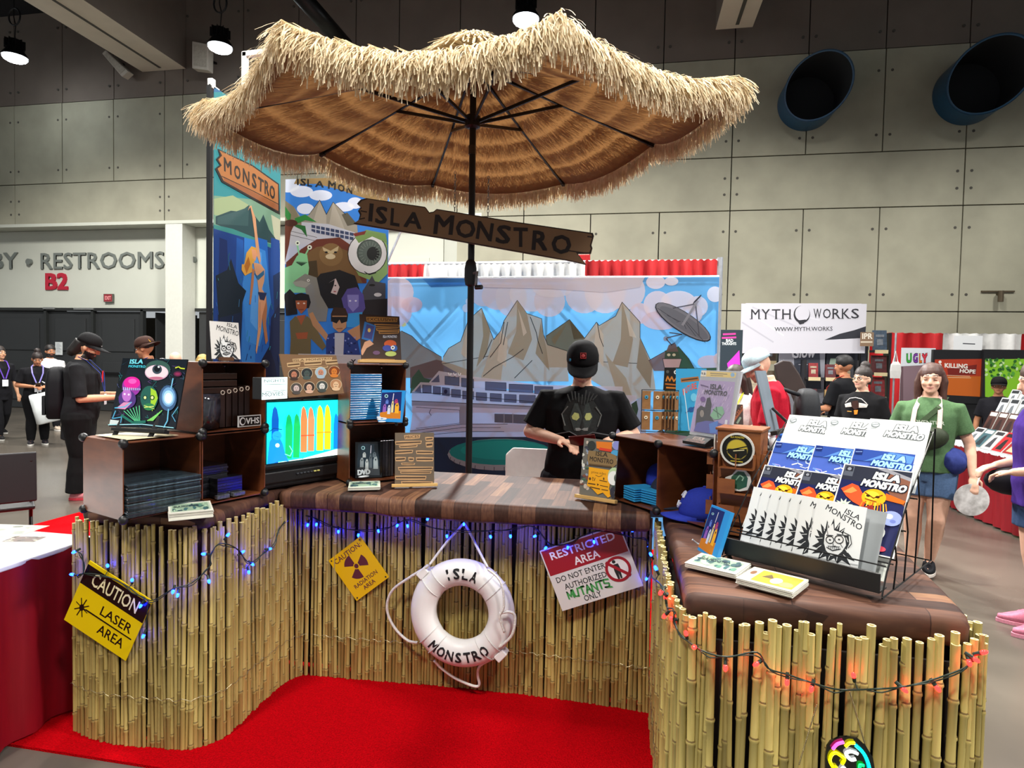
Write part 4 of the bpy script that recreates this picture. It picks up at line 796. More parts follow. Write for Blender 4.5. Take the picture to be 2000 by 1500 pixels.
# ------------------------------------------------------------ television
def tv():
    f0, f1 = az(519, 957, TZ), az(668, 932, TZ); m = frame(f0, f1-f0); W_ = (f1-f0).length; m = loc(m, -.045, 0, 0); W_ += .045
    t = thing('television', 'old black tube television playing a surfboard cartoon between the crates', 'television', m); mi = m.inverted(); H = .455
    sh = M('tv_shell', '#131518', .4, var=.08)
    b = B(); b.loft([[Vector((x, y, z)) for x, z in ((a, c), (W_-a, c), (W_-a, H-d), (a, H-d))] for y, a, c, d in ((.0, .0, .0, .0), (.10, .0, .0, .0), (.2, .04, .0, .05), (.36, .1, .02, .11))]); b.build('shell', sh, t, bevel=.012)
    sw, s0, s1 = (.04, W_-.04), .125, H-.04
    b = B(); b.mi = 0
    n = 14
    def face(x, y): u, v = (x-sw[0])/(sw[1]-sw[0])*2-1, (y-s0)/(s1-s0)*2-1; return Vector((x, -.012-.014*(1-u*u*.6)*(1-v*v*.6), y))
    # bezel ring
    b.loft([[Vector((x, y, z)) for x, z in ((a, s0-.03+q), (W_-a, s0-.03+q), (W_-a, s1+.03-q), (a, s1+.03-q))] for y, a, q in ((.0, .006, 0), (-.018, .01, 0), (-.02, .03, .022), (-.004, .04, .03))], False); b.build('bezel', sh, t, bevel=.006)
    # picture tube: curved glass carrying the glowing picture
    cv = Cv(m, 2, 2, -.5); cv.o = mi @ CAM; A = cv
    A.poly([(505, 780), (672, 780), (672, 925), (505, 925)], '#17d8d6')
    A.poly([(505, 912), (520, 909), (590, 894), (670, 874), (672, 930), (505, 930)], '#e6fbf4')
    for cx, w, top, bot, col in ((533, 13, 793, 905, '#0b4fa0'), (559, 13, 808, 895, '#0f9a54'), (574, 12, 807, 893, '#129a4c'), (588, 12, 793, 882, '#f06a3c'), (602, 12, 794, 880, '#f4704a'), (620, 13, 791, 879, '#f7b41c'), (635, 12, 790, 877, '#f9b91e'), (652, 10, 806, 876, '#0c6fd8')):
        A.poly([(cx-w/2, bot), (cx-w*.52, top+25), (cx-w*.3, top+6), (cx, top), (cx+w*.3, top+6), (cx+w*.52, top+25), (cx+w/2, bot)], col)
    for x0, x1, y, c in ((582, 608, 850, '#d8492c'), (613, 642, 844, '#e2801a')): A.line([(x0, y), (x1, y-1)], 2, c)
    A.poly([(518, 905), (522, 862), (530, 850), (540, 852), (547, 866), (552, 884), (560, 908), (540, 900), (530, 918), (518, 915)], '#1478c8').ell(536, 850, 9, 9, '#1f8ad8').ell(537, 869, 4, 4, '#c8f0f4').line([(522, 842), (530, 836), (545, 838)], 1.6, '#0a3c78').line([(552, 886), (562, 890), (566, 880), (560, 870)], 1.2, '#7ce0ee').line([(560, 905), (585, 898), (592, 890)], 2, '#2a9aa0')
    V = []; F = []; C = []
    for f, c in zip(cv.F, cv.C):
        V_ = [cv.V[i] for i in f]; q = []
        for x, y, z in V_: q.append((min(max(x, sw[0]), sw[1]), z, y))
        n0 = len(V)
        for x, z, y in q:
            z = min(max(z, s0), s1); g = face(x, z); V.append((g.x, g.y+y, g.z))
        F.append(tuple(range(n0, n0+len(q)))); C.append(c)
    # the flat colour fields are finely split so they follow the bulge
    bm = bmesh.new(); lay = bm.loops.layers.float_color.new('Col')
    for f, c in zip(F, C):
        try: fc = bm.faces.new([bm.verts.new(V[i]) for i in f])
        except ValueError: continue
        for l in fc.loops: l[lay] = c
    bmesh.ops.dissolve_degenerate(bm, edges=bm.edges, dist=1e-6)
    me = bpy.data.meshes.new('picture_tube'); bm.to_mesh(me); bm.free(); me.materials.append(print_mat('tv_picture', .1, emit=1.25)); o = bpy.data.objects.new('picture_tube', me); COL.objects.link(o); o.parent = t
    b = B(); b.box((W_/2, -.008, .055), (W_-.05, .016, .055)); pn = b.build('control_panel', BLK, t, bevel=.006)
    for i in range(7): b = B(); b.box((W_*.42+.02*i, -.02, .06), (.013, .008, .007)); b.build('button', M('button_grey', '#3a3d42', .3) if i < 5 else M('button_lit', '#d8d27a', .3, var=0), pn, bevel=.002)
    return t, m, W_, H
TV, TVM, TVW, TVH = tv()
# lightbox and schedule on the television
zt = TZ+TVH+.002
def lightbox(cv):
    cv.poly([(514, 737), (558, 736), (561, 778), (516, 780)], '#d6f4f0'); K = '#3c4a4c'
    cv.line([(516, 751), (559, 750)], .8, K).line([(516, 765), (560, 762)], .8, K).text('NIGHTS', (516, 747), (556, 746), (516, 741), K).text('MOVIES:', (512, 775), (556, 772), (512, 767), K)
p = az(538, 779, zt); m = loc(TVM, .05, .03, TVH+.002); mm, w, h = stand((512, 781), (561, 778), (538, 737), zt, 0); t = thing('cinema_lightbox', 'small glowing white cinema lightbox with letter rows on the television', 'lightbox', mm); cv = Cv(mm, w, h); lightbox(cv); cv.build('letter_face', print_mat('lightbox_face', .4, emit=.75), t, '#d6f4f0', .003)
b = B(); b.box((w/2, .03, h/2), (w, .05, h)); b.build('casing', BLK, t, bevel=.003)
random.seed(11)
def plaques(cv, rows, col='#b08a5a', ink='#2a1a10'):
    for (a, c), hh, txt in rows:
        (x0, y0), (x1, y1) = a, c; dx, dy = x1-x0, y1-y0; nx, ny = -dy*hh/max(1, abs(dx)), hh; ny = hh
        cv.poly([(x0-1, y0), (x0+dx*.3, y0+dy*.3-.5), (x1+1, y1+.6), (x1-.5, y1+hh), (x0+dx*.5, y0+dy*.5+hh+.6), (x0+.5, y0+hh)], col)
        if txt: cv.text(txt, (x0+1.5, y0+hh*.84), (x1-1.5, y1+hh*.84), (x0+1.5, y0+hh*.18), ink, .012)
        else: cv.line([(x0+2, y0+hh*.5), (x1-2, y1+hh*.5)], hh*.36, ink)
def sched(cv):
    cv.poly([(557, 696), (664, 690), (672, 768), (564, 777)], '#7d5e40')
    plaques(cv, [((572, 700), (648, 695)), ] and [(((572, 701), (648, 697)), 6, 'ISLA MONSTRO'), (((561, 709), (586, 707)), 8, None), (((594, 706), (628, 704)), 8, None), (((636, 704), (662, 702)), 8, None), (((582, 718), (640, 714)), 4, None)], '#c2a276', '#5c4226')
    for i, (x, y, s, c) in enumerate(((574, 731, '#b8785c', '#3a2a20'), (599, 729, '#40504c', '#20282a'), (626, 727, '#c08468', '#9fb4c0'), (652, 725, '#d07a2c', '#7a3c14'), (578, 758, '#c8b4b0', '#4a4440'), (603, 756, '#d0a890', '#2c2420'), (628, 754, '#d8d8d0', '#404844'), (655, 751, '#dcb890', '#b08058'))):
        cv.ell(x, y, 11.5, 10.5, '#d8c8a8').ell(x, y, 10.8, 9.8, c).ell(x, y+1, 5.5, 6.5, s).ell(x, y+9, 8, 3.5, s if i % 2 else c).ell(x-2, y, .9, .8, '#1c1410').ell(x+2, y, .9, .8, '#1c1410').line([(x-2, y+4), (x+2, y+4)], .8, '#5a2c24')
easelboard('schedule_board', 'brown signing schedule board with eight round portraits on the television', 'sign', (564, 777), (672, 768), (610, 693), zt, sched, '#7d5e40', R(14))
# ------------------------------------------------------------ second pair of cubes
g0, g1 = az(681, 946, TZ), az(797, 934, TZ); SC = frame(g0, g1-g0)
cube(SC, 'lower storage cube right of the television, black disc case standing in it', 'storage cubes by the price board'); cube(loc(SC, 0, 0, .304), 'upper storage cube right of the television, full of blue cases', 'storage cubes by the price board')
BLU = [M('blue_case_%d' % i, h, .18, var=.1, coat=.5) for i, h in enumerate(('#1268a8', '#1a78b8', '#0f5a94'))]
for i in range(20):
    slab('bluray_case', 'translucent blue disc case in the flat stack in the upper cube', 'disc case', loc(SC, .02+random.uniform(-.002, .002), .05, .304+.012+i*.0118), (.172, .135, .011), BLU[i % 3], 'stack of blue cases in the upper cube', .0015)
def disc_art(cv, q, dark=False):
    px = quadmap(*q); P = lambda pts, c: cv.poly([px(*p) for p in pts], c)
    P([(0, 0), (1, 0), (1, 1), (0, 1)], '#20303c' if dark else '#1d2a66')
    P([(0, .78), (.3, .72), (.6, .78), (1, .7), (1, 1), (0, 1)], '#3c4248' if dark else '#c87a24')
    for i, (u, v, w_, h_, c) in enumerate(((.2, .6, .16, .3, '#8a5ab0'), (.42, .66, .14, .34, '#c8d0e0'), (.58, .55, .12, .44, '#d8c890'), (.8, .6, .2, .4, '#e8a82c'), (.3, .36, .14, .16, '#5a78c8'), (.75, .35, .16, .16, '#a03c6c'))):
        if dark: c = ('#98a4a8', '#c8d0d0', '#5c6870')[i % 3]
        P([(u-w_/2, v+h_/2), (u-w_/2, v-h_*.2), (u-w_*.2, v-h_/2), (u+w_*.25, v-h_/2), (u+w_/2, v-h_*.15), (u+w_/2, v+h_/2)], c); P([(u-w_*.2, v-h_*.3), (u+w_*.2, v-h_*.3), (u, v-h_*.1)], '#20242c')
    cx, cy = px(.24, .14); k = abs(px(1, 0)[0]-px(0, 0)[0]); cv.ell(cx, cy, .09*k, .09*k, '#9fd0d8').ell(cx, cy, .05*k, .05*k, '#16303c').line([px(.6, .06), px(.58, .3)], .035*k, '#d8d8e8')
def bcase(cv): cv.poly([(743, 763), (788, 761), (784, 826), (738, 824)], '#2a8ad0'); disc_art(cv, ((746, 767), (785, 765), (782, 818), (741, 817)))
easelboard('bluray_case', 'blue disc case with a colourful night cover standing before the blue stack', 'disc case', (738, 823), (784, 825), (766, 762), TZ+.304+.01, bcase, '#2a8ad0', R(16), GLOSS, .013)
def logo_stand(px, txt, z, lab, w=.07, h=.03, col='#dfe6ea'):
    p = az(*px, z); m = frame(p-Vector((w/2, 0.03, 0)), g1-g0); b = B(); vs, fs, _ = glyphs(txt, .03); V = []
    for yy in (0, .01): V += [(u*w, yy+.0004*(i*5//len(vs)), h*.34+v*h*.66+.012) for i, (u, v) in enumerate(vs)]
    b.add(V, list(fs)+[tuple(len(vs)+i for i in reversed(f)) for f in fs]); b.ell((w/2, .006, h*.2+.008), (w*.45, .008, h*.14)); o = b.build('logo_stand', M('white_plastic_'+col, col, .3, var=.02)); o.matrix_world = m; return tag(o, lab, 'logo stand')
logo_stand((752, 829), 'b', TZ+.304+.01, 'small white disc logo stand under the blue case', .045, .028)
logo_stand((716, 937), 'DVD', TZ+.01, 'small white DVD logo stand under the black case', .066, .04)
def dvd(cv): cv.poly([(696, 862), (745, 863), (746, 936), (694, 936)], '#12161a'); disc_art(cv, ((699, 866), (742, 867), (743, 928), (697, 928)), True)
easelboard('dvd_case', 'black and grey disc case standing in the lower cube above the DVD logo', 'disc case', (694, 934), (746, 932), (720, 863), TZ+.01, dvd, '#101216', R(10), GLOSS, .014)
for i in range(5): slab('dvd_case', 'black disc case spine in the row right of the grey cover, %s from the left' % ('first', 'second', 'third', 'fourth', 'fifth')[i], 'disc case', loc(SC, .188+i*.0155, .05, .012), (.014, .135, .19), CASE[i % 3], 'row of black case spines in the lower cube', .0015)
def exclusives(cv):
    cv.poly([(700, 614), (786, 616), (786, 716), (700, 716)], '#3a2418'); plaques(cv, [(((716, 619), (776, 620)), 9, 'EXCLUSIVES'), (((732, 633), (780, 634)), 6, None), (((735, 641), (780, 642)), 5, None), (((740, 647), (779, 646)), 5, None), (((708, 701), (770, 701)), 5, None), (((712, 706), (770, 706)), 5, None)], '#b5803c', '#2a160a')
    cv.poly([(712, 628), (734, 636), (728, 668), (706, 662)], '#2a6ab0').poly([(716, 633), (731, 638), (726, 663), (710, 659)], '#3a3c7a').ell(721, 645, 3, 4, '#d8b45c').poly([(703, 690), (712, 668), (722, 664), (730, 672), (716, 680), (708, 694)], '#d09a78')
    cv.text('ISLA MONSTRO', (748, 660), (775, 660), (748, 655), '#d4d8e4', .03).ell(762, 672, 12, 8, '#d05a24').ell(756, 680, 9, 6, '#3c48a0').ell(770, 680, 6, 6, '#2a60b0').ell(767, 679, 4, 4, '#e8e8e8').ell(767, 679, 1.6, 1.6, '#101010').ell(763, 691, 11, 5, '#b8c86a').ell(735, 689, 7, 4, '#6a4a6a')
easelboard('exclusives_sign', 'dark brown EXCLUSIVES sign standing on the cubes right of the television', 'sign', (706, 714), (784, 714), (744, 616), TZ+.612, exclusives, '#3a2418', R(8), rail='#c8a060', on=(loc(SC, 0, 0, .304), .06, .318))
def prices(cv):
    cv.poly([(769, 844), (850, 847), (850, 955), (768, 955)], '#5e5040'); plaques(cv, [(((790, 850), (820, 848)), 8, 'PRICES'), (((772, 862), (823, 860)), 7, None), (((780, 870), (815, 868)), 5, None), (((831, 854), (846, 853)), 7, None), (((832, 864), (845, 863)), 10, None), (((771, 880), (806, 878)), 7, None), (((813, 880), (846, 880)), 7, None), (((772, 893), (792, 892)), 8, None), (((798, 893), (808, 893)), 8, None), (((813, 893), (846, 893)), 8, None), (((784, 904), (810, 904)), 4, None), (((778, 912), (845, 911)), 7, None), (((782, 920), (842, 920)), 5, None), (((772, 929), (832, 929)), 8, None), (((784, 940), (844, 940)), 6, None)], '#b08a60', '#3a2818')
easelboard('price_board', 'brown price board with many small wooden labels on the back counter', 'sign', (771, 946), (848, 944), (810, 845), TZ+.01, prices, '#5e5040', R(10), rail='#c89a60')
# ------------------------------------------------------------ stacks of cards
def cards(lab, quad, n, z, base, draw, ang=0, g=None):
    P = [az(*p, z) for p in quad]; x = ((P[1]-P[0])+(P[2]-P[3])); m = frame(P[0], x); w = x.length/2; d = ((P[3]-P[0]).length+(P[2]-P[1]).length)/2
    hgt = .0011*n; t = thing('card_stack', lab, 'card stack', m, g)
    for k in range(min(n, 12)):
        q = hgt/min(n, 12); b = B(); b.box((w/2+random.uniform(-.002, .002), d/2+random.uniform(-.003, .003), q*(k+.5)), (w, d, q*.94)); b.build('card', M('card_stock', base, .5, var=.06), t)
    mm = m @ Matrix.Translation((0, 0, hgt+.0004)) @ Matrix.Rotation(R(-90), 4, 'X'); cv = Cv(mm, w, d, raw=True); draw(cv); o = cv.build('top_card', PAPER, t, base, .0003); o.matrix_parent_inverse = m.inverted(); o.matrix_basis = mm
def greenc(seed):
    def f(cv):
        random.seed(seed); cv.rect(.04, .08, .96, .92, '#b8c8b4').rect(.08, .14, .92, .86, '#8fa890')
        for _ in range(26):
            x, y = random.uniform(.1, .9), random.uniform(.2, .8); cv.ell(x, y, random.uniform(.02, .07), random.uniform(.05, .16), random.choice(('#3a5a5c', '#5c8a78', '#2c4450', '#a8c4a8', '#42686c')))
        cv.text('ISLA MONSTRO', (.12, .5), (.7, .5), (.12, .3), '#24343c', .02)
    return f
def yellowc(cv):
    cv.rect(.03, .06, .97, .94, '#e8d8a0').rect(.05, .1, .3, .9, '#b8b8a8').rect(.22, .1, .95, .9, '#f0b81c').poly([(.3, .1), (.95, .1), (.95, .45), (.6, .3)], '#e8922c').poly([(.3, .55), (.42, .25), (.55, .55)], '#5a4a2a').ell(.6, .6, .1, .2, '#e8e0d0').ell(.8, .7, .12, .16, '#f8d860').ell(.12, .4, .05, .14, '#7a5030')
cards('thick stack of pale green cards on the left arm of the bar', ((330, 1018), (415, 1010), (428, 990), (345, 998)), 26, TZ, '#dedcd0', greenc(1))
cards('short stack of pale green cards in front of the DVD logo', ((680, 958), (741, 956), (748, 944), (688, 945)), 12, TZ, '#cfd4c4', greenc(2))
cards('stack of green picture cards at the inner edge of the right arm', ((1338, 1108), (1438, 1132), (1455, 1108), (1360, 1087)), 14, TZ, '#c4ccbc', greenc(3))
cards('stack of yellow picture cards in front of the comic rack', ((1438, 1140), (1546, 1167), (1570, 1142), (1464, 1115)), 16, TZ, '#d8d0b4', yellowc)
# ------------------------------------------------------------ streaming sign
def stream(cv):
    cv.poly([(1147, 856), (1214, 862), (1200, 975), (1133, 962)], '#6c6a62'); random.seed(4)
    for _ in range(60):
        x, y = random.choice((random.uniform(1134, 1150), random.uniform(1195, 1212))), random.uniform(860, 972); cv.ell(x, y, random.uniform(1.5, 4), random.uniform(1.5, 5), random.choice(('#3a3a44', '#c8b8a8', '#8a9ab0', '#4a6a54', '#d8d8cc', '#7a4a3a')))
    cv.ell(1156, 870, 8, 9, '#2c3230').poly([(1165, 862), (1196, 864), (1195, 880), (1166, 876)], '#e07a1c').poly([(1172, 874), (1196, 878), (1195, 883), (1170, 879)], '#d83c24').ell(1205, 870, 8, 9, '#8a90d0').ell(1202, 885, 8, 6, '#4aa0d0')
    cv.poly([(1150, 880), (1190, 884), (1204, 890), (1206, 906), (1198, 913), (1150, 908), (1148, 895)], '#8a7048').text('ISLA', (1164, 890), (1187, 893), (1165, 881), '#2c2016', .02).text('MONSTRO', (1152, 900), (1198, 907), (1153, 891), '#2c2016', .02).line([(1152, 907), (1194, 912)], 3, '#5a4428')
    cv.poly([(1151, 912), (1191, 918), (1193, 940), (1190, 955), (1196, 968), (1188, 972), (1178, 962), (1168, 966), (1158, 955), (1147, 948), (1150, 930)], '#f0a80c'); K = '#5a3a08'
    cv.text('prime video', (1156, 924), (1184, 928), (1156, 919), K).line([(1164, 928), (1170, 931), (1177, 929)], 1, K).ell(1153, 935, 2.4, 2.8, K).text('tv', (1157, 939), (1164, 940), (1157, 931), K).ell(1180, 935, 1.4, 2.6, K).line([(1172, 938), (1186, 941)], 1.6, K).line([(1150, 944), (1163, 946)], 2.2, K).poly([(1167, 944), (1171, 946.5), (1167, 949)], K).line([(1173, 948), (1188, 951)], 1.4, K).line([(1154, 951), (1172, 955)], 2, K).line([(1176, 956), (1188, 958)], 1.6, K)
    cv.ell(1200, 930, 12, 17, '#b8d4a0').ell(1199, 934, 11, 14, '#eef0ea').ell(1206, 934, 6, 9, '#58665a').ell(1200, 962, 8, 12, '#2c2c38')
easelboard('streaming_sign', 'orange and grey ISLA MONSTRO streaming sign on a pine rail, before the seller', 'sign', (1131, 966), (1199, 977), (1180, 859), TZ+.012, stream, '#6c6a62', R(8), rail='#d0a070')
# ------------------------------------------------------------ right hand cubes
r0, r1 = Vector((-.055, 2.90, TZ)), Vector((.33, 2.45, TZ)); RC = frame(r0, r1-r0)
cube(RC, 'left of the two storage cubes on the right, folded blue covers inside', 'right storage cubes'); cube(loc(RC, .3, 0, 0), 'right of the two storage cubes on the right, bright blue cap inside', 'right storage cubes')
KZ = M('blue_foam', '#1f8fc8', .8, var=.06, scale=60); KZD = M('black_foam', '#0c1016', .9)
for i in range(6):
    c_, r_ = i % 2, i//2; m = loc(RC, .07+c_*.095, .02+.02*c_, .012+r_*.021) @ Matrix.Rotation(R(-8+14*c_), 4, 'Z'); t = thing('can_cooler', 'folded blue foam can cooler, %s of the %s pile in the left right-hand cube' % (('lowest', 'middle one', 'topmost')[r_], ('left', 'right')[c_]), 'can cooler', m, 'folded blue can coolers')
    b = B(); b.box((.045, .06, .0052), (.09, .12, .008)); b.box((.045, .06, .0148), (.09, .12, .008)); b.build('foam_body', KZ, t, bevel=.003); b = B(); b.box((.045, .062, .01), (.086, .116, .003)); b.build('black_lining', KZD, t)
def cap(name, lab, m, mat, logo=None, r=.088, parent=None, brim=.075, btn=True):
    """baseball cap: dome, curved brim, button; brim towards -y"""
    t = thing(name, lab, 'cap', m) if parent is None else parent; b = B(); n = 24; rings = []
    for i in range(8):
        a = (pi/2)*i/7; rings.append([Vector((r*.92*cos(a)*cos(2*pi*j/n), r*1.08*cos(a)*sin(2*pi*j/n)+.006*sin(a), .028+r*.98*sin(a)**.85*1.05)) for j in range(n)])
    b.loft([[Vector((r*.93*cos(2*pi*j/n), r*1.09*sin(2*pi*j/n), 0)) for j in range(n)]]+rings, True); cr = b.build('crown', mat, t, smooth=True)
    b = B(); N_ = 12; V = []
    for yy in (.0, .004):
        for k in range(5):
            for j in range(N_+1):
                a = pi+pi*j/N_; x = r*.92*cos(a)*(1-.06*k/4); y = r*1.05*sin(a)-brim*(k/4)*max(0, sin(-a+0)) ** .6*1.0 if True else 0; V.append((x, y, .006+yy-.018*(x/r)**2*(k/4)-.008*k/4))
    q = N_+1; F = [(k*q+j, k*q+j+1, (k+1)*q+j+1, (k+1)*q+j) for k in range(4) for j in range(N_)]; F += [tuple(5*q+i for i in reversed(f)) for f in F]; F += [(4*q+j, 4*q+j+1, 9*q+j+1, 9*q+j) for j in range(N_)]
    b.add(V, F); b.build('brim', mat, t, smooth=True)
    if btn: b = B(); b.ell((0, .006, .03+r*1.03), (.008, .008, .005)); b.build('button', mat, cr, smooth=True)
    return t
CB = M('royal_blue_twill', '#1a2fa0', .85, var=.1, scale=120); CN = M('navy_twill', '#1b2238', .85, var=.1, scale=120)
def badge(t, r, w, col):
    b = B()
    for i in range(4):
        a0 = i*pi/2+.35; pts = [(w*cos(a0+k*.18), -r*1.085*math.sqrt(max(0, 1-(w*cos(a0+k*.18)/r)**2-((.037+w*1.2*sin(a0+k*.18))/r/1.05)**2))-.003, .065+w*1.2*sin(a0+k*.18)) for k in range(6)]; b.tube(pts, .005, 6)
    b.build('ring_badge', M('white_thread', col, .8), t)
cm = loc(RC, .47, .1, .012) @ Matrix.Rotation(R(-42), 4, 'Z'); t = cap('baseball_cap', 'bright royal blue cap with white ring badge in the right-hand cube', cm, CB); badge(t, .088, .027, '#d8dce8')
cm = loc(RC, .2, .17, .012) @ Matrix.Rotation(R(40), 4, 'Z'); t = cap('baseball_cap', 'dark navy cap with white badge behind the folded can coolers', cm, CN); badge(t, .088, .022, '#b8bcc8')
cap('baseball_cap', 'royal blue cap half hidden behind the navy cap in the left cube', loc(RC, .12, .215, .06) @ Matrix.Rotation(R(80), 4, 'Z'), CB, r=.08)
# ------------------------------------------------------------ comic rack on the right arm
q0, q1 = az(1415, 1092, TZ), az(1718, 1172, TZ); RK = frame(q0, q1-q0); RW = (q1-q0).length
rk = thing('comic_rack', 'black wire tiered rack full of comics on the right arm of the bar', 'display rack', RK)
WIRE = M('black_wire', '#111112', .35, .5, var=0)
b = B(); b.box((RW/2, .0, .045), (RW, .008, .055)); b.box((RW/2, .03, .02), (RW, .06, .006)); b.build('front_tray', BLK, rk, bevel=.002)
for x in (-.006, RW+.006):
    for pts in ([(x, -.004, .012), (x, .03, .07), (x, .12, .16), (x, .2, .24), (x, .31, .32), (x, .46, .43)], [(x, .0, .006), (x, .5, .006), (x, .48, .44)], [(x, .1, .006), (x, .12, .08), (x, .1, .13)], [(x, .2, .006), (x, .22, .15), (x, .19, .22)], [(x, .31, .006), (x, .33, .23), (x, .3, .31)]):
        b = B(); b.tube(pts, .0024, 6); b.build('side_wire', WIRE, rk)
for y, z in ((.09, .08), (.12, .085), (.2, .155), (.17, .16), (.31, .235), (.28, .24), (.5, .006), (.46, .43), (.02, .09)):
    b = B(); b.tube([(-.006, y, z), (RW+.006, y, z)], .0022, 6); b.build('shelf_wire', WIRE, rk)
def comic(x, y, z, lean, w, h, draw, lab, g, base='#dfe3e4', yaw=0, th=.002):
    m = RK @ Matrix.Translation((x, y, z)) @ Matrix.Rotation(R(yaw), 4, 'Z') @ Matrix.Rotation(-lean, 4, 'X'); cv = Cv(m, w, h, raw=True); draw(cv); o = cv.build('comic', GLOSS if base != '#e4e6e4' else PAPER, None, base, th); o.matrix_world = m; return tag(o, lab, 'comic', g)
def title(cv, c, y=.06, s=1.0, x=.3, edge=None):
    for dx, dy, k in (((.012, .006, edge),) if edge else ()) + ((0, 0, c),):
        for t_, a, e, yy in (('ISLA', .14, .52, .0), ('MONSTRO', .0, .62, .105)):
            if edge: 
                for ox, oy in ((-.012, -.007), (.012, .007), (-.012, .007), (.012, -.007)): cv.text(t_, (x+a+ox, y+yy+.09+oy+.03*a), (x+e+ox, y+yy+.09+oy+.03*e), (x+a+.03+ox, y+yy+oy), edge, .06)
            cv.text(t_, (x+a, y+yy+.09+.03*a), (x+e, y+yy+.09+.03*e), (x+a+.03, y+yy), c, .06)
        break
def white_c(cv):
    cv.rect(.0, .0, 1, 1, '#dfe5e6'); title(cv, '#f2f5f5', .06, edge='#4c5458'); cv.ell(.12, .09, .075, .04, '#7e888c').ell(.12, .09, .06, .03, '#dfe5e6').line([(.06, .1), (.17, .08)], .02, '#7e888c').line([(.06, .15), (.15, .15)], .01, '#7e888c')
def blue_c(cv):
    cv.rect(.0, .0, 1, 1, '#e2e8ec').rect(.02, .015, .98, .985, '#4a64b8'); random.seed(8)
    for i in range(34):
        x, y = random.uniform(.05, .95), random.uniform(.22, .9); a = random.random()*6; cv.line([(x, y), (x+.12*cos(a), y+.06*sin(a)), (x+.2*cos(a+.5), y+.1*sin(a+.5))], random.uniform(.01, .035), random.choice(('#cfe0f6', '#8fb0e8', '#2c3c90', '#a8a0e0', '#6a90dc', '#e6eefc')))
    cv.rect(.02, .015, .98, .19, '#34509f').poly([(.2, .2), (.5, .12), (.95, .16), (.98, .05), (.6, .02)], '#5a8ad0'); title(cv, '#9fdcf4', .05, x=.34, edge='#2a4a9c'); cv.rect(.04, .03, .16, .1, '#22306c').line([(.05, .07), (.15, .06)], .012, '#8fb0e8')
def orange_c(cv):
    cv.rect(.0, .0, 1, 1, '#e4e4e0').rect(.02, .012, .98, .988, '#1f2450').rect(.02, .012, .98, .2, '#2c2f3c').poly([(.7, .05), (.98, .12), (.98, .42), (.8, .34), (.62, .2)], '#7a5040').poly([(.5, .02), (.62, .0), (.98, .08), (.98, .12)], '#8c8c94')
    cv.rect(.03, .02, .17, .15, '#555a66').rect(.045, .03, .155, .09, '#2a2c34').ell(.1, .06, .03, .02, '#8a8e98'); title(cv, '#f0f2ea', .055, x=.32, edge='#1c1e2c')
    cv.poly([(.06, .32), (.2, .24), (.3, .26), (.38, .34), (.5, .4), (.42, .5), (.28, .46), (.16, .4)], '#e2502a').poly([(.1, .36), (.22, .28), (.3, .32), (.22, .36)], '#f08a4a').poly([(.7, .3), (.98, .36), (.96, .4), (.72, .38)], '#d8601c')
    cv.ell(.55, .37, .17, .1, '#f0a41c').ell(.52, .35, .1, .05, '#ffd23a').line([(.42, .33), (.55, .38), (.66, .33)], .02, '#7a3a10').line([(.44, .4), (.6, .42)], .018, '#7a3a10').ell(.47, .36, .03, .015, '#3a1c0c').ell(.6, .36, .03, .015, '#3a1c0c')
    random.seed(2); P = []
    for i in range(22): a = 2*pi*i/22; r = (.14 if i % 2 else .07); P.append((.16+r*cos(a), .52+.62*r*sin(a)))
    cv.poly(P, '#d8eec0').ell(.16, .52, .05, .028, '#6aa060')
    for i in range(10): x = .42+.035*i; cv.line([(x, .43), (x-.04+.01*i, .55), (x+.02, .62)], .016, ('#e8881c', '#b04a20', '#f4c04a')[i % 3])
    cv.poly([(.44, .5), (.56, .46), (.64, .56), (.56, .66), (.46, .62)], '#8a2a20').line([(.48, .54), (.6, .6)], .02, '#f0c8a0').ell(.34, .58, .06, .028, '#f4923c').ell(.85, .58, .14, .085, '#8a98d0').ell(.82, .56, .05, .03, '#b8c2e6').ell(.88, .61, .04, .02, '#6a78b8')
    cv.ell(.66, .76, .16, .1, '#e8ece8').ell(.66, .755, .1, .065, '#aab8b0').ell(.66, .755, .05, .032, '#3c4a44').poly([(.2, .98), (.3, .85), (.5, .82), (.6, .9), (.6, .98)], '#b4d868').ell(.8, .93, .08, .03, '#d8485a').rect(.04, .9, .2, .98, '#d8dce0')
for i, (x, w, yo) in enumerate(((.0, .17, .0), (.145, .17, -.004), (.275, .178, -.008))): comic(x, .305+yo, .245-yo, R(38), w, .262, white_c, 'white outline-titled comic on the highest tier of the rack, %s' % ('leftmost', 'middle one', 'rightmost')[i], 'white comics on the highest tier', '#e4e6e4')
for i, (x, w, yo) in enumerate(((.0, .17, 0), (.14, .17, -.004), (.265, .178, -.008))): comic(x, .2+yo, .163-yo, R(38), w, .25, blue_c, 'blue comic on the second tier from the top, %s' % ('leftmost', 'middle one', 'rightmost')[i], 'blue comics on the second tier')
for i, (x, w, yo, ln, zz) in enumerate(((.0, .17, 0, 39, 0), (.135, .17, -.004, 39, 0), (.262, .195, -.02, 37, .035))): comic(x, .115+yo, .088+zz*.2, R(ln), w, .25+zz, orange_c, 'night blue comic with an orange monster on the third tier, %s' % ('leftmost', 'middle one', 'rightmost and largest')[i], 'orange monster comics on the third tier')
def low_c(cv): cv.rect(0, 0, 1, 1, '#d8dcd4').rect(.05, .05, .95, .5, '#2c4a34').ell(.6, .45, .25, .15, '#c83a44').rect(.05, .7, .95, .95, '#a8aca8')
comic(.30, .075, .03, R(38), .14, .2, low_c, 'green and red comic half hidden low at the right of the rack', None)
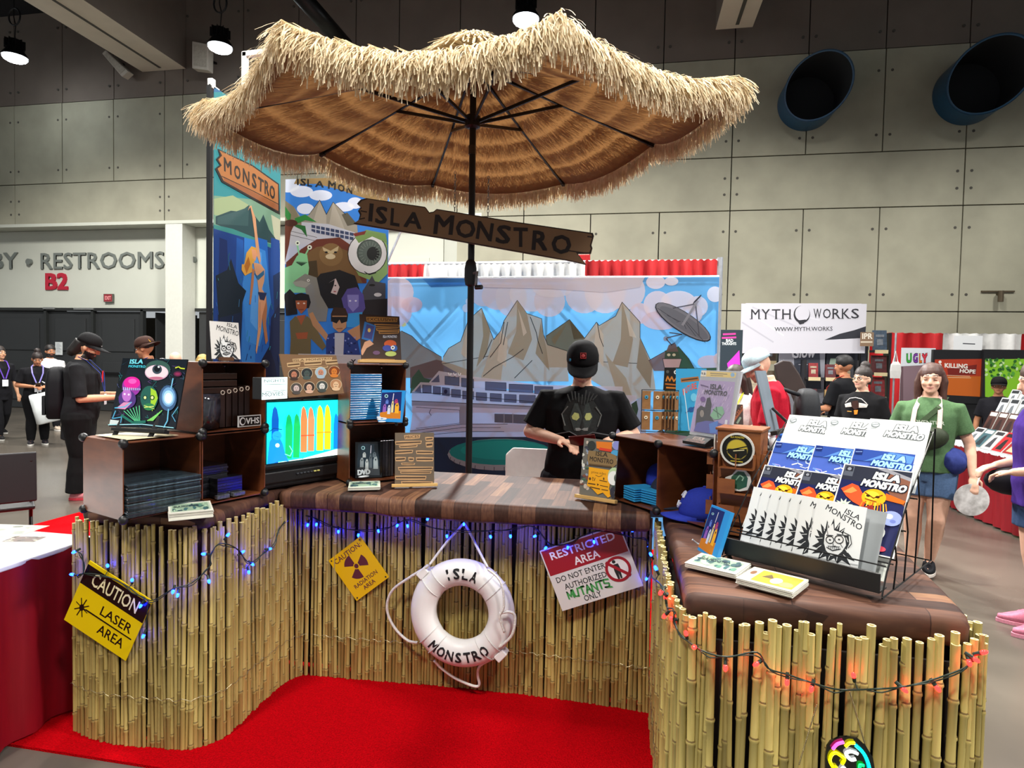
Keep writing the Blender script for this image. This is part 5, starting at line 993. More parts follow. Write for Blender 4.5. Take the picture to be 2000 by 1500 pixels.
def zine2(cv):
    cv.rect(0, 0, 1, 1, '#e2e5e5'); K = '#26282c'; cv.text('ISLA', (.58, .13), (.88, .2), (.62, .06), K, .01).text('MONSTRO', (.2, .13), (.94, .33), (.24, .05), K, .01); scribble(cv, lambda u, v: (.04+.92*u, .2+.66*v), 3, .011)
for i in range(7): comic(.008+.037*i+(.012 if i == 6 else 0), .078-.0075*i, .03, R(24-2*i*.6), .142, .208, zine2, 'white scribble-portrait zine in the front tray, %s from the left' % ('first', 'second', 'third', 'fourth', 'fifth', 'sixth', 'foremost, seventh')[i], 'white zines fanned in the front tray', '#e4e6e4', yaw=-4)
comic(.272, .07, .03, R(20), .15, .2, lambda cv: cv.rect(0, 0, 1, 1, '#9a9fa2').rect(0, .0, .5, .4, '#c4c8ca'), 'grey backed zine turned away at the right end of the front tray', None, '#b4b8ba', yaw=-8)
# ------------------------------------------------------------ brown wooden magnet spinner
TAN = M('tan_display_board', '#7a4420', .5, var=.15, scale=12, stretch=(1, 1, 4), h2='#8f5428')
sm = frame((.455, 2.50, TZ), Vector((.92, -.36, 0))); sp = thing('magnet_tower', 'tan wooden display tower of magnets between the right cubes and the rack', 'display stand', sm)
b = B(); b.loft([[Vector((.13*cos(a), .13*sin(a), z)) for a in [R(22.5+45*i) for i in range(8)]] for z in (.0, .025)]); b.build('base', TAN, sp)
b = B(); b.loft([[Vector((x, y, z)) for x, y in ((-.078, -.078), (.078, -.078), (.078, .078), (-.078, .078))] for z in (.025, .385)]); b.box((0, 0, .39), (.17, .17, .01)); b.build('core', TAN, sp, bevel=.002)
for z in (.08, .18, .275):
    for k in range(4):
        mt = Matrix.Rotation(k*pi/2, 4, 'Z'); b = B(); b.X = mt; hh = .055
        b.box((-.03 if z != .275 or k else .0, -.118, z), (.06 if z != .275 or k else .004, .004, hh)); b.box((-.062, -.098, z), (.004, .04, hh)); b.box((.062, -.098, z), (.004, .04, hh)); b.box((0, -.098, z-hh/2), (.124, .042, .004)); b.build('pocket', TAN, sp)
def magnet(lab, z, side, outline, draws, off=0, w=.07):
    mm = sm @ Matrix.Rotation(side*pi/2, 4, 'Z') @ Matrix.Translation((off, -.1, z)); cv = Cv(mm, w*2, w*2, -w, raw=True); 
    cv.mi_ = 0
    for kind, a in draws: getattr(cv, kind)(*a)
    o = cv.build('shaped_magnet', GLOSS, None, '#d8d8d0', .005, outline=[(x*w, zz*w) for x, zz in outline]); o.matrix_world = mm; tag(o, lab, 'magnet')
circ = [(cos(a), 1+sin(a)) for a in [i*pi/16 for i in range(32)]]
magnet('round black and gold badge magnet with cream rim on the tan tower', .256, 0, circ, [('ell', (.5, .5, .44, .44, '#15150f', 0, 36)), ('ell', (.5, .5, .31, .31, '#8a7c3a', 0, 30)), ('ell', (.5, .5, .29, .29, '#c8b43c', 0, 30)), ('poly', ([(.22, .5), (.78, .46), (.79, .62), (.62, .77), (.4, .77), (.23, .62)], '#1c1c16')), ('line', ([(.2, .56), (.8, .38)], .035, '#1c1c16')), ('line', ([(.4, .55), (.7, .5)], .03, '#d8d0a0')), ('text', ('ISLA MONSTRO', (.3, .16), (.7, .16), (.3, .1), '#c8b43c', .02)), ('line', ([(.33, .86), (.67, .86)], .03, '#c8b43c'))], .0, .062)
blob = [(-.9, .3), (-.7, .9), (-.3, 1.1), (0, 1.5), (.5, 1.6), (.9, 1.2), (1, .7), (.8, .2), (.3, .05), (-.4, .05)]
magnet('green wavy monster magnet with cream edge low on the tan tower', .16, 0, blob, [('poly', ([(.3, .85), (.35, .5), (.55, .3), (.75, .3), (.88, .5), (.85, .8), (.6, .93)], '#2f5a44')), ('line', ([(.5, .6), (.62, .42), (.74, .5), (.7, .6)], .04, '#9ac0a4')), ('ell', (.22, .72, .1, .09, '#cfd4c0')), ('ell', (.22, .72, .04, .04, '#2a3a30'))], .0, .055)
skull = [(-.6, .1), (-.75, .6), (-.6, 1.2), (-.2, 1.7), (.3, 1.8), (.7, 1.4), (.75, .9), (.5, .6), (.2, .55), (.1, .1)]
magnet('black and white skull-like magnet on the left face of the tan tower', .16, 3, skull, [('poly', ([(.3, .75), (.3, .35), (.5, .2), (.7, .25), (.75, .45), (.55, .5), (.5, .8)], '#e4e6e4')), ('ell', (.55, .4, .09, .11, '#26282a')), ('line', ([(.35, .3), (.5, .15), (.7, .2)], .06, '#2c2e30')), ('line', ([(.3, .9), (.35, .6)], .07, '#33363a'))], .0, .055)
gl = [(-.8, .4), (-.9, 1.2), (-.5, 1.5), (-.3, .9), (0, .7), (.3, 1), (.2, 1.5), (.8, 1.6), (.9, .9), (.8, .1), (.4, .1), (0, .2), (-.5, .1)]
magnet('small cream and dark green creature magnet near the top left of the tower', .29, 3, gl, [('poly', ([(.35, .9), (.38, .6), (.5, .5), (.62, .62), (.65, .92)], '#1f2c24')), ('line', ([(.7, .3), (.82, .5)], .05, '#2a2c30')), ('ell', (.55, .42, .05, .05, '#c83a30'))], .0, .045)
# ------------------------------------------------------------ on top of the right cubes
RT = TZ+.3045
def pinrack():
    p, q = az(1252, 842, RT), az(1325, 845, RT); m = frame(p+Vector((0, .02, 0)), q-p); t = thing('pin_rack', 'black wire rack of pins on brown cards atop the right cubes', 'display rack', m); w = (q-p).length
    for pts in ([(0, -.06, .004), (0, .05, .004), (0, .055, .2)], [(w, -.06, .004), (w, .05, .004), (w, .055, .2)], [(0, -.06, .004), (w, -.06, .004)], [(-.0, .02, .1), (w, .02, .1)], [(0, .02, .2), (w, .02, .2)], [(w*.6, -.08, .004), (w*.8, .05, .02)]): b = B(); b.tube(pts, .002, 6); b.build('rack_wire', WIRE, t)
    return m, w
PM, PW = pinrack(); CARDB = M('brown_pin_card', '#8a6238', .7, var=.15, scale=40)
ORD = ('first', 'second', 'third', 'fourth', 'fifth', 'sixth', 'seventh')
for r_ in range(2):
    for i in range(7):
        x = (.002, .05, .085, .102, .116, .13, .143)[i]*PW/.16; mm = loc(PM, x, .01-.0*i, .005+r_*.1) @ Matrix.Rotation(R(0 if i < 2 else 62), 4, 'Z'); t = thing('pin_card', 'brown pin card, %s from the left on the %s row of the wire rack' % (ORD[i], ('lower', 'upper')[r_]), 'pin card', mm, 'brown pin cards on the wire rack')
        b = B(); b.box((.02, 0, .045), (.04, .002, .09)); b.build('card', CARDB, t)
        b = B(); b.tube([(.02, -.001, .06), (.02, -.005, .06)], .0085, 12); b.build('pin', M('pin_cream', '#e6dcc0', .3, var=0) if (i+r_) % 2 == 0 else M('pin_blue', '#2a9ac8', .3, var=0), t)
        b = B(); b.tube([(.02, -.005, .06), (.02, -.006, .06)], .0035, 8); b.build('pin_mark', M('pin_dark', '#28241c', .3, var=0), t)
def blackcard(cv):
    cv.poly([(1284, 720), (1333, 721), (1326, 762), (1280, 758)], '#15130f'); random.seed(6)
    cv.line([(1301, 744), (1304, 735), (1308, 744), (1312, 736), (1316, 745), (1322, 737), (1324, 745)], 2.6, '#d8822c').line([(1300, 750), (1324, 752)], 3, '#b8641c').line([(1302, 757), (1322, 758)], 3, '#d8822c').ell(1320, 727, 4, 4, '#e8e4d8').ell(1320, 727, 1.6, 1.6, '#222').line([(1292, 730), (1290, 758)], 3, '#c8c8c8').ell(1304, 726, 3, 3, '#5a5a58')
m, w, h = stand((1281, 838), (1326, 842), (1308, 721), RT, R(4)); mm = loc(m, 0, .06, .2); t = thing('hanging_card', 'black card with orange letters hooked at the back of the pin rack', 'card', mm); cv = Cv(mm, w, .115); blackcard(cv); cv.build('card', PAPER, t, '#15130f', .002); b = B(); b.bar((w/2, .004, -.195), (w/2, .004, .06), .006); b.build('card_post', WIRE, t)
def pennant():
    p, q = az(1338, 846, RT), az(1366, 850, RT); m = frame(p+Vector((.02, .1, 0)), Vector((.98, -.2, 0)), R(2)); cv = Cv(m, .4, .4, -.15); P = [(1329, 727), (1366, 736), (1368, 850), (1340, 847)]
    ol = [cv.map(x) for x in ((1329, 729), (1364, 727), (1368, 740), (1366, 848), (1342, 848))]
    cv.poly([(1320, 720), (1380, 720), (1380, 860), (1320, 860)], '#2f9fd4').poly([(1329, 739), (1364, 735), (1366, 744), (1330, 747)], '#a06a3a').line([(1332, 743), (1362, 739)], 2.4, '#3a2414')
    for i, ch in enumerate('FUTURE'): cv.text(ch, (1334.5+4.6*i, 772-4*i*(1-.08*i)), (1338.5+4.6*i, 771-4*i*(1-.08*i)), (1333+4.6*i, 760-4*i*(1-.08*i)), '#e0563a', .03)
    cv.ell(1350, 800, 6, 5, '#16569c').line([(1340, 806), (1356, 795), (1358, 806)], 2, '#1a4f90').ell(1355, 776, 6, 8, '#6ac4e8').line([(1336, 760), (1346, 840)], 1.4, '#d8eef4')
    o = cv.build('felt_pennant', MATTE, None, '#2f9fd4', .004, outline=[(max(-.15, min(.25, x)), max(0, min(.4, z))) for x, z in ol]); o.matrix_world = m; tag(o, 'bright blue pennant with red letters standing behind the boxed comic', 'pennant')
pennant()
def slabc(cv):
    cv.poly([(1366, 722), (1442, 727), (1424, 858), (1345, 846)], '#a8acb4').poly([(1369, 724), (1438, 728), (1436, 738), (1368, 735)], '#e6c65a').poly([(1369, 724), (1380, 725), (1379, 735), (1368, 734)], '#e8e4d8').text('9.8', (1370, 732), (1378, 732.5), (1370, 727), '#22201c', .04).line([(1388, 729), (1420, 731)], 1.8, '#7a6a30').line([(1388, 733), (1412, 734)], 1.2, '#7a6a30').ell(1431, 732, 4, 4, '#7ab0d8')
    cv.poly([(1364, 742), (1436, 746), (1421, 852), (1348, 843)], '#a58cc0'); random.seed(9)
    for _ in range(50): x, y = random.uniform(1365, 1430), random.uniform(750, 800); cv.line([(x, y), (x-3, y+7)], .8, random.choice(('#c8b4d8', '#8a70a8', '#e0d0ea')))
    K = '#231c34'; cv.text('ISLA', (1388, 760), (1411, 762), (1389, 750), K, .03).text('MONSTRO', (1376, 770), (1420, 774), (1378, 761), K, .03).line([(1370, 752), (1384, 756)], 2, '#5a3c78')
    cv.poly([(1358, 840), (1362, 800), (1370, 792), (1378, 796), (1382, 778), (1388, 776), (1391, 790), (1388, 812), (1398, 826), (1394, 846)], '#1a1820').ell(1372, 808, 4, 7, '#8a8078').poly([(1388, 812), (1398, 796), (1412, 794), (1416, 806), (1408, 818), (1396, 820)], '#7ab08c').line([(1394, 800), (1410, 812)], 2, '#3c6a50').line([(1400, 795), (1404, 816)], 2, '#3c6a50').ell(1374, 780, 5, 5, '#6a3c8a').poly([(1356, 842), (1362, 826), (1380, 822), (1400, 824), (1420, 832), (1418, 852)], '#4a4a9c').poly([(1386, 828), (1404, 822), (1400, 846), (1388, 846)], '#3a74c8').line([(1420, 822), (1416, 846)], 5, '#d8dce8')
m, w, h = stand((1347, 848), (1424, 860), (1404, 724), RT+.03, R(12)); t = thing('boxed_comic', 'graded purple ISLA MONSTRO comic sealed in a clear case with yellow label', 'comic', m); cv = Cv(m, w, h); slabc(cv); cv.build('sealed_comic', GLOSS, t, '#b4b8c0', .009)
b = B(); b.box((w/2, -.003, h/2), (w, .004, h)); cm_ = M('clear_plastic_case', '#eef2f6', .05, var=0, alpha=.12); b.build('clear_case', cm_, t, bevel=.002)
sd = az(1362, 868, RT); ms = loc(frame(sd, m.col[0].to_3d()), -.05, -.01, 0); t = thing('display_stand', 'small black sloped stand lettered ISLA MONSTRO under the boxed comic', 'stand', ms)
b = B(); b.loft([[Vector((x, y, z)) for x, y in ((0, y0), (.125, y0), (.125, .07), (0, .07))] for z, y0 in ((0, -.025), (.012, -.025), (.032, .01))]); b.build('stand_body', BLK, t, bevel=.002)
mf = ms @ Matrix.Translation((.0, -.0252, .012)) @ Matrix.Rotation(R(-60), 4, 'X'); cv = Cv(mf, .125, .04, raw=True); cv.rect(.3, .04, .75, .5, '#6a5850').text('ISLA', (.36, .44), (.7, .44), (.36, .1), '#120e0e', .03).rect(.12, .54, .9, .96, '#5a3a34').text('MONSTRO', (.16, .9), (.86, .9), (.16, .6), '#120e0e', .03); o = cv.build('nameplate', MATTE, t, '#101012', .0004); o.matrix_parent_inverse = ms.inverted(); o.matrix_basis = mf
# blue case on its little stand
def bcase2(cv): cv.poly([(1385, 983), (1424, 998), (1396, 1095), (1358, 1072)], '#2f8ed2'); disc_art(cv, ((1390, 990), (1416, 1000), (1390, 1086), (1364, 1068)))
easelboard('bluray_case', 'blue disc case with colourful cover leaning left of the comic rack', 'disc case', (1362, 1074), (1398, 1094), (1402, 990), TZ+.008, bcase2, '#2f8ed2', R(18), GLOSS, .014)
p = az(1352, 1065, TZ); b = B(); b.tube([p+Vector((.0, 0, .02)), p+Vector((.02, .01, .004)), p+Vector((.07, -.05, .004))], .003, 6); tag(b.build('wire_plate_stand', M('pale_wire', '#c8ccd0', .3, .6)), 'pale wire stand under the leaning blue case', 'stand')
# board seen edge-on from behind, with its black easel, beyond the tower
def backboard():
    p = ay(1505, 865, 2.86); m = frame((p.x, p.y, RT), Vector((.45, .9, 0)), R(14)); t = thing('poster_board', 'grey-blue board on a black easel turned away beyond the tan tower', 'board', m)
    b = B(); b.box((.09, .002, .175), (.17, .006, .28)); b.build('board', M('grey_board_back', '#6c7884', .6, var=.15, scale=8), t)
    b = B(); b.bar((.1, -.01, .14), (.12, -.10, .0), .03, .012); b.bar((.0, -.02, .03), (.2, -.02, .03), .03, .02); b.build('easel_leg', BLK, t, bevel=.003)
backboard()
def monocard(cv): cv.poly([(1424, 789), (1458, 789), (1450, 833), (1420, 833)], '#3a2c28'); cv.poly([(1450, 789), (1458, 792), (1428, 832), (1421, 828)], '#8a4a2c').text('MONSTRO', (1427, 827), (1453, 794), (1422, 822), '#2c140c', .03).line([(1440, 826), (1446, 816)], 4, '#7a8a78').ell(1432, 800, 4, 5, '#6a5a54')
easelboard('striped_card', 'small dark card with a brown diagonal MONSTRO band behind the tan tower', 'card', (1422, 834), (1452, 834), (1440, 790), RT+.01, monocard, '#3a2c28', R(6))
# ------------------------------------------------------------ backdrop, banners, drapes
def P1(x, y): return (740+x/2.941, 500+y/2.941)
CLOTHP = print_mat('printed_backdrop_cloth', .75, trans=.5)
def backdrop():
    x0_, x1_ = ay(757, 545, 5.25).x, ay(1405, 540, 5.25).x; m = frame((x0_, 5.25, .04), (1, 0, 0)); w, h = x1_-x0_, 2.27; cv = Cv(m, w, h); p = lambda pts, c: cv.poly([P1(*q) for q in pts], c); K = '#2a2c30'
    def ln(pts, w_, c=K): cv.line([P1(*q) for q in pts], w_, c)
    def el(x, y, rx, ry, c, rot=0): X, Y_ = P1(x, y); cv.ell(X, Y_, rx/2.941, ry/2.941, c, rot)
    p([(30, 95), (1500, 95), (1500, 165), (1150, 200), (1060, 260), (990, 340), (880, 350), (740, 340), (700, 260), (640, 300), (560, 300), (520, 180), (30, 180)], '#c9c4c6') if 0 else None
    for x, y, rx, ry, c in ((110, 210, 90, 90, '#d8c8cc'), (100, 320, 90, 90, '#dccad0'), (190, 280, 60, 45, '#d8c4cc'), (600, 200, 80, 90, '#b9c0cf'), (680, 230, 90, 80, '#c4c2ca'), (760, 240, 90, 110, '#c8c6cc'), (880, 220, 130, 100, '#d0ced2'), (980, 260, 90, 90, '#cfc9cd'), (1180, 220, 110, 110, '#d2cacd'), (1300, 200, 120, 130, '#d6ced0'), (1420, 200, 110, 110, '#d4ccd0'), (1000, 180, 120, 60, '#d4d0d4'), (500, 300, 20, 24, '#bcd0e6'), (520, 262, 22, 22, '#bcd0e6'), (1590, 150, 55, 40, '#e0d6da'), (1680, 145, 40, 25, '#dcd6da'), (1500, 330, 60, 60, '#d6c6ca'), (1600, 280, 80, 80, '#dcd2d6'), (1720, 260, 100, 60, '#dfd8dc'), (1830, 290, 60, 60, '#d8d4da'), (1620, 370, 110, 55, '#d2c2c8'), (1930, 220, 45, 45, '#d8d8de'), (1800, 330, 60, 60, '#d0cdd4'), (1900, 610, 70, 40, '#cfc0c4'), (1960, 590, 40, 35, '#d4c6ca')): el(x, y, rx, ry, c)
    p([(30, 95), (1540, 95), (1500, 180), (1300, 210), (1000, 190), (600, 180), (560, 110), (30, 120)], '#c6c0c6')
    p([(240, 120), (560, 115), (540, 170), (300, 180)], '#3f82bc')
    p([(130, 400), (150, 380), (160, 398), (140, 408)], '#e8dc9c')
    p([(30, 470), (130, 430), (190, 460), (240, 510), (360, 580), (380, 700), (30, 700)], '#8a7d70'); ln([(130, 430), (190, 460), (240, 510), (360, 580)], 1)
    p([(180, 640), (330, 595), (420, 620), (530, 660), (560, 720), (180, 760)], '#6c5c5c'); p([(190, 700), (230, 650), (260, 700), (330, 720), (180, 790)], '#3c5a48')
    def mt(pts, c, sh): p(pts, c); ln([q for q in pts if q[1] < 640], 1.1); [p(s, k) for s, k in sh]
    mt([(960, 460), (1095, 365), (1180, 470), (1200, 640), (960, 640)], '#716c57', [([(1095, 365), (1180, 470), (1120, 480)], '#5a5644'), ([(1080, 385), (1010, 510), (990, 480)], '#7c7660')])
    mt([(370, 580), (400, 530), (470, 490), (510, 380), (545, 340), (590, 300), (640, 430), (660, 480), (700, 440), (720, 560), (700, 720), (540, 720), (360, 620)], '#aaa596', [([(590, 300), (600, 460), (560, 640), (620, 560), (640, 430)], '#98927f'), ([(520, 380), (470, 560), (520, 600), (545, 420)], '#bbb6aa')])
    mt([(590, 690), (660, 480), (700, 430), (720, 370), (795, 255), (850, 330), (935, 360), (945, 450), (970, 510), (1080, 545), (1090, 720), (590, 720)], '#b3ac9d', [([(795, 255), (790, 430), (740, 560), (830, 600), (880, 480), (850, 330)], '#a29a88'), ([(700, 430), (680, 600), (730, 640), (740, 480)], '#c4beb2'), ([(930, 380), (900, 560), (980, 660), (960, 520)], '#9a927f'), ([(800, 300), (830, 460), (850, 440)], '#c8c2b6')])
    mt([(1180, 475), (1250, 380), (1265, 400), (1360, 345), (1397, 265), (1500, 380), (1500, 470), (1570, 620), (1590, 770), (1440, 845), (1200, 700), (1080, 600)], '#b0a797', [([(1397, 265), (1390, 480), (1340, 620), (1430, 640), (1460, 480)], '#9b9180'), ([(1250, 390), (1230, 560), (1290, 640), (1290, 450)], '#bfb7aa'), ([(1500, 470), (1480, 640), (1560, 760), (1570, 640)], '#8f8573'), ([(1420, 340), (1440, 460), (1480, 470)], '#c2bbae'), ([(1300, 560), (1360, 760), (1460, 830), (1420, 700)], '#a49b8a')])
    for pts in ([(870, 350), (905, 440), (915, 490), (940, 560)], [(830, 535), (770, 580), (660, 640), (600, 690)], [(880, 600), (840, 640), (780, 700)], [(720, 380), (700, 500), (640, 580)], [(1255, 385), (1270, 470), (1290, 520)], [(650, 480), (600, 590)], [(740, 380), (715, 510)]): ln(pts, 1.2)
    # satellite dish on its tower
    p([(1550, 600), (1640, 550), (1700, 570), (1720, 660), (1580, 660)], '#77696a'); p([(1640, 545), (1720, 520), (1780, 590), (1820, 660), (1700, 660)], '#33523c'); ln([(1550, 600), (1640, 550)], 1); ln([(1720, 520), (1780, 590), (1820, 660)], 1)
    p([(1640, 640), (1630, 590), (1740, 590), (1725, 640)], '#c4a8aa'); p([(1640, 590), (1645, 550), (1725, 550), (1730, 590)], '#3a5040'); p([(1650, 550), (1665, 510), (1705, 505), (1720, 550)], '#6a5a56'); ln([(1640, 640), (1630, 590), (1740, 590), (1725, 640)], 1); el(1665, 568, 10, 8, '#d0ccb0'); el(1695, 568, 10, 8, '#d0ccb0')
    el(1648, 475, 14, 14, '#8a8c96'); ln([(1650, 475), (1680, 510), (1700, 500)], 2.4, '#4a4a54'); ln([(1670, 440), (1740, 450), (1655, 470)], 2, '#4a4a54')
    el(1747, 380, 188, 58, '#26272e', 33); el(1747, 378, 182, 53, '#878a94', 33); el(1752, 384, 165, 40, '#767a84', 33)
    for a in range(6): ln([(1745+10*a-30, 375), (1600+55*a, 300+40*a)], .8, '#3c3e48')
    ln([(1690, 300), (1820, 275), (1745, 400)], 2.2, '#5a5c66'); ln([(1820, 280), (1840, 460)], 1.8, '#5a5c66'); ln([(1745, 395), (1830, 260)], 5, '#9a9ca6')
    for i in range(4): el(1815+9*i, 262-9*i, 4, 16, '#3a3c46', 40)
    # curved white observatory building and pool
    p([(190, 780), (240, 725), (360, 730), (920, 790), (1480, 800), (1480, 900), (190, 900)], '#b5b2bc'); p([(290, 725), (345, 660), (520, 690), (930, 740), (1400, 750), (1400, 800), (300, 740)], '#bdbac4')
    p([(300, 725), (345, 680), (350, 725)], '#565e78'); 
    for x0, x1, y0, y1, s in ((380, 462, 690, 738, 8), (475, 545, 700, 750, 8), (612, 732, 722, 770, 6), (748, 885, 735, 780, 5), (895, 1000, 748, 790, 3)): p([(x0, y0), (x1, y0+s), (x1, y1+s), (x0, y1)], '#5a6480'); ln([(x0, y0), (x1, y0+s), (x1, y1+s), (x0, y1), (x0, y0)], .7)
    p([(205, 780), (240, 738), (245, 785)], '#565e78')
    for x0, x1, y in ((252, 302, 740), (313, 355, 748), (365, 407, 755), (418, 470, 765), (482, 545, 775), (560, 620, 783), (640, 705, 788), (722, 790, 793), (808, 900, 797), (915, 1000, 800)): p([(x0, y), (x1, y+4), (x1, y+48), (x0, y+44)], '#5a6480'); ln([(x0, y), (x1, y+4), (x1, y+48), (x0, y+44), (x0, y)], .7)
    for x, c in ((400, '#e6e6ea'), (430, '#e6e6ea'), (455, '#e6e6ea')): ln([(x, 672), (x+8, 692), (x+16, 674)], 2, c)
    el(385, 778, 10, 12, '#22264a'); p([(190, 830), (1100, 868), (1480, 870), (1480, 900), (190, 860)], '#8d8a94'); p([(200, 858), (1100, 890), (1480, 890), (1480, 1010), (180, 1010)], '#b3adb8'); ln([(190, 785), (360, 790), (920, 840)], 1); ln([(190, 832), (600, 850), (1000, 872)], 1); ln([(215, 868), (465, 885), (465, 960), (215, 990)], .8)
    p([(465, 860), (505, 862), (505, 965), (465, 965)], '#8a8792'); p([(665, 905), (870, 912), (870, 965), (665, 955)], '#54525c'); ln([(720, 905), (720, 960)], 1.5, '#8a8792'); ln([(770, 905), (770, 960)], 1.5, '#8a8792'); ln([(300, 880), (290, 900), (302, 915)], 1)
    p([(180, 1000), (480, 962), (740, 962), (1480, 990), (1480, 1040), (180, 1045)], '#a8a4ae'); ln([(180, 1005), (480, 965), (740, 965)], .9); ln([(185, 1022), (480, 985), (700, 985)], .9); ln([(190, 1035), (500, 1008), (720, 1008)], .9)
    p([(30, 1045), (420, 1040), (1980, 1035), (1980, 1500), (30, 1500)], '#14202c'); el(700, 1140, 305, 92, '#8a9298'); el(700, 1125, 295, 75, '#0f7f7c'); el(720, 1115, 250, 55, '#12908a')
    for i in range(14): a = R(20+11*i); ln([(700+300*cos(a), 1132+80*sin(a)), (700+304*cos(a), 1150+82*sin(a))], 1)
    p([(1400, 830), (1450, 850), (1520, 800), (1540, 1100), (1400, 1100)], '#9a9aa0'); p([(1450, 850), (1480, 830), (1490, 880), (1470, 960)], '#2f4a38'); p([(1640, 650), (1980, 640), (1980, 1100), (1640, 1100)], '#3a5a44'); p([(1700, 940), (1800, 900), (1850, 1000), (1700, 1020)], '#1f5a2c')
    t = thing('printed_backdrop', 'wide cartoon backdrop of mountains, satellite dish and observatory behind the seller', 'backdrop', m); cv.gain = 1.22; cv.build('printed_cloth', CLOTHP, t, '#5aa4de', 0)
    b = B()
    for pts in ([(0, 0), (0, h)], [(w, 0), (w, h)], [(0, h), (w, h)]): b.tube([(x, .02, z) for x, z in pts], .016, 8)
    b.build('frame_rim', M('satin_aluminium', '#b8bcc4', .35, .7), t)
    n = 4; FR = M('frame_tube', '#5a5c60', .4, .6)
    for i in range(n+1):
        x = w*i/n; b = B(); b.tube([(min(max(x, .03), w-.03), .10, 0), (min(max(x, .03), w-.03), .06, h-.12)], .012, 6); b.build('frame_tube', FR, t)
        if i < n:
            for j in range(3):
                z0, z1 = (h-.12)*j/3, (h-.12)*(j+1)/3; b = B(); b.tube([(x+.03, .06, z0), (x+w/n-.03, .08, z1)], .012, 6); b.build('frame_tube', FR, t); b = B(); b.tube([(x+.03, .09, z1), (x+w/n-.03, .1, z0)], .012, 6); b.build('frame_tube', FR, t)
backdrop()
def P2(x, y): return (380+x/2.678, 180+y/2.678)
def tallbanner():
    XB = -3.0; y0, y1 = ax(417, 650, XB).y, 4.98; m = frame((XB, y0, .05), (0, 1, 0)); w = y1-y0; h = 3.5; cv = Cv(m, w, h); p = lambda pts, c: cv.poly([P2(*q) for q in pts], c); ln = lambda pts, w_, c: cv.line([P2(*q) for q in pts], w_, c)
    p([(40, 0), (500, 0), (500, 560), (470, 850), (300, 760), (90, 700), (60, 400)], '#2f8f96'); p([(90, 540), (300, 560), (470, 620), (470, 830), (300, 765), (90, 700)], '#7fa58c'); p([(90, 560), (200, 540), (300, 600), (250, 660), (90, 640)], '#a4b48a'); p([(400, 640), (470, 680), (470, 800), (420, 780)], '#c6c6ac')
    p([(110, 650), (190, 620), (240, 625), (285, 590), (310, 640), (340, 680), (360, 640), (390, 720), (420, 760), (440, 800), (300, 765), (110, 690)], '#2c4c50'); p([(120, 655), (200, 630), (285, 600), (280, 700), (120, 690)], '#3a5c5e')
    p([(90, 690), (200, 715), (300, 755), (400, 795), (470, 830), (470, 850), (300, 775), (90, 715)], '#3c8f8a')
    p([(95, 712), (300, 772), (470, 845), (500, 1700), (80, 1700), (90, 900)], '#123f8a')
    for x, w_, c in ((130, 40, '#0c2a68'), (220, 34, '#1c5cb0'), (260, 60, '#2f7fd0'), (330, 50, '#1f66c0'), (400, 44, '#164a9c'), (450, 30, '#1058a8')): p([(x, 760), (x+w_, 775), (x+w_*1.4, 1250), (x+w_*.9, 1500), (x-w_*.3, 1500), (x-10, 1200)], c)
    p([(300, 800), (370, 830), (400, 1100), (340, 1330), (270, 1300), (250, 1000)], '#3a8cd8'); p([(310, 820), (350, 840), (360, 1100), (330, 1250), (290, 1200)], '#5aa4e4')
    p([(110, 960), (170, 930), (190, 870), (205, 920), (230, 1000), (270, 1040), (250, 1100), (240, 1300), (130, 1300), (120, 1100)], '#0c2030'); ln([(185, 930), (175, 860), (185, 840)], 1.5, '#1c5a70'); p([(130, 1180), (250, 1150), (230, 1500), (120, 1500)], '#0e2244'); p([(410, 960), (460, 930), (480, 1000), (470, 1300), (420, 1280)], '#0e2c60'); p([(400, 1180), (470, 1060), (490, 1500), (380, 1480)], '#0c1e4c'); p([(350, 1400), (390, 1330), (420, 1420), (440, 1560), (330, 1560)], '#0a1238')
    random.seed(12)
    for _ in range(40): x, y = random.uniform(110, 470), random.uniform(960, 1480); ln([(x, y), (x+random.uniform(-8, 8), y+random.uniform(10, 40))], random.uniform(.6, 1.6), random.choice(('#2f78c8', '#1c4c98', '#4a9ad8', '#0f2c6c', '#2a8a9c')))
    # swimmer reaching up
    S1, S2 = '#dca27a', '#b87a54'
    p([(290, 600), (300, 650), (312, 740), (326, 745), (318, 660), (300, 610), (296, 592), (284, 600), (278, 620)], S1); p([(312, 740), (322, 850), (340, 900), (345, 880), (334, 800), (326, 740)], S1)
    p([(258, 900), (270, 840), (296, 806), (322, 815), (326, 850), (316, 880), (300, 900), (300, 940), (262, 960), (244, 930), (246, 900)], '#e2a848'); p([(296, 820), (318, 825), (326, 850), (316, 878), (302, 870)], S1); p([(258, 910), (280, 860), (290, 900), (270, 950)], '#b87428'); p([(345, 1060), (372, 1062), (378, 1130), (372, 1210), (382, 1300), (370, 1320), (356, 1220), (346, 1130)], S2)
    p([(306, 890), (345, 900), (366, 930), (362, 990), (350, 1030), (372, 1060), (370, 1100), (352, 1170), (345, 1250), (322, 1370), (318, 1350), (330, 1240), (332, 1100), (334, 1040), (326, 980), (312, 930)], S1); p([(300, 920), (312, 930), (306, 1010), (292, 1110), (284, 1110), (292, 1010)], S2); p([(308, 940), (330, 985), (362, 955), (362, 930), (345, 945), (326, 960)], '#2f6c98'); p([(330, 1045), (376, 1050), (362, 1090), (340, 1085)], '#28345c'); ln([(340, 1100), (340, 1230)], 1, S2)
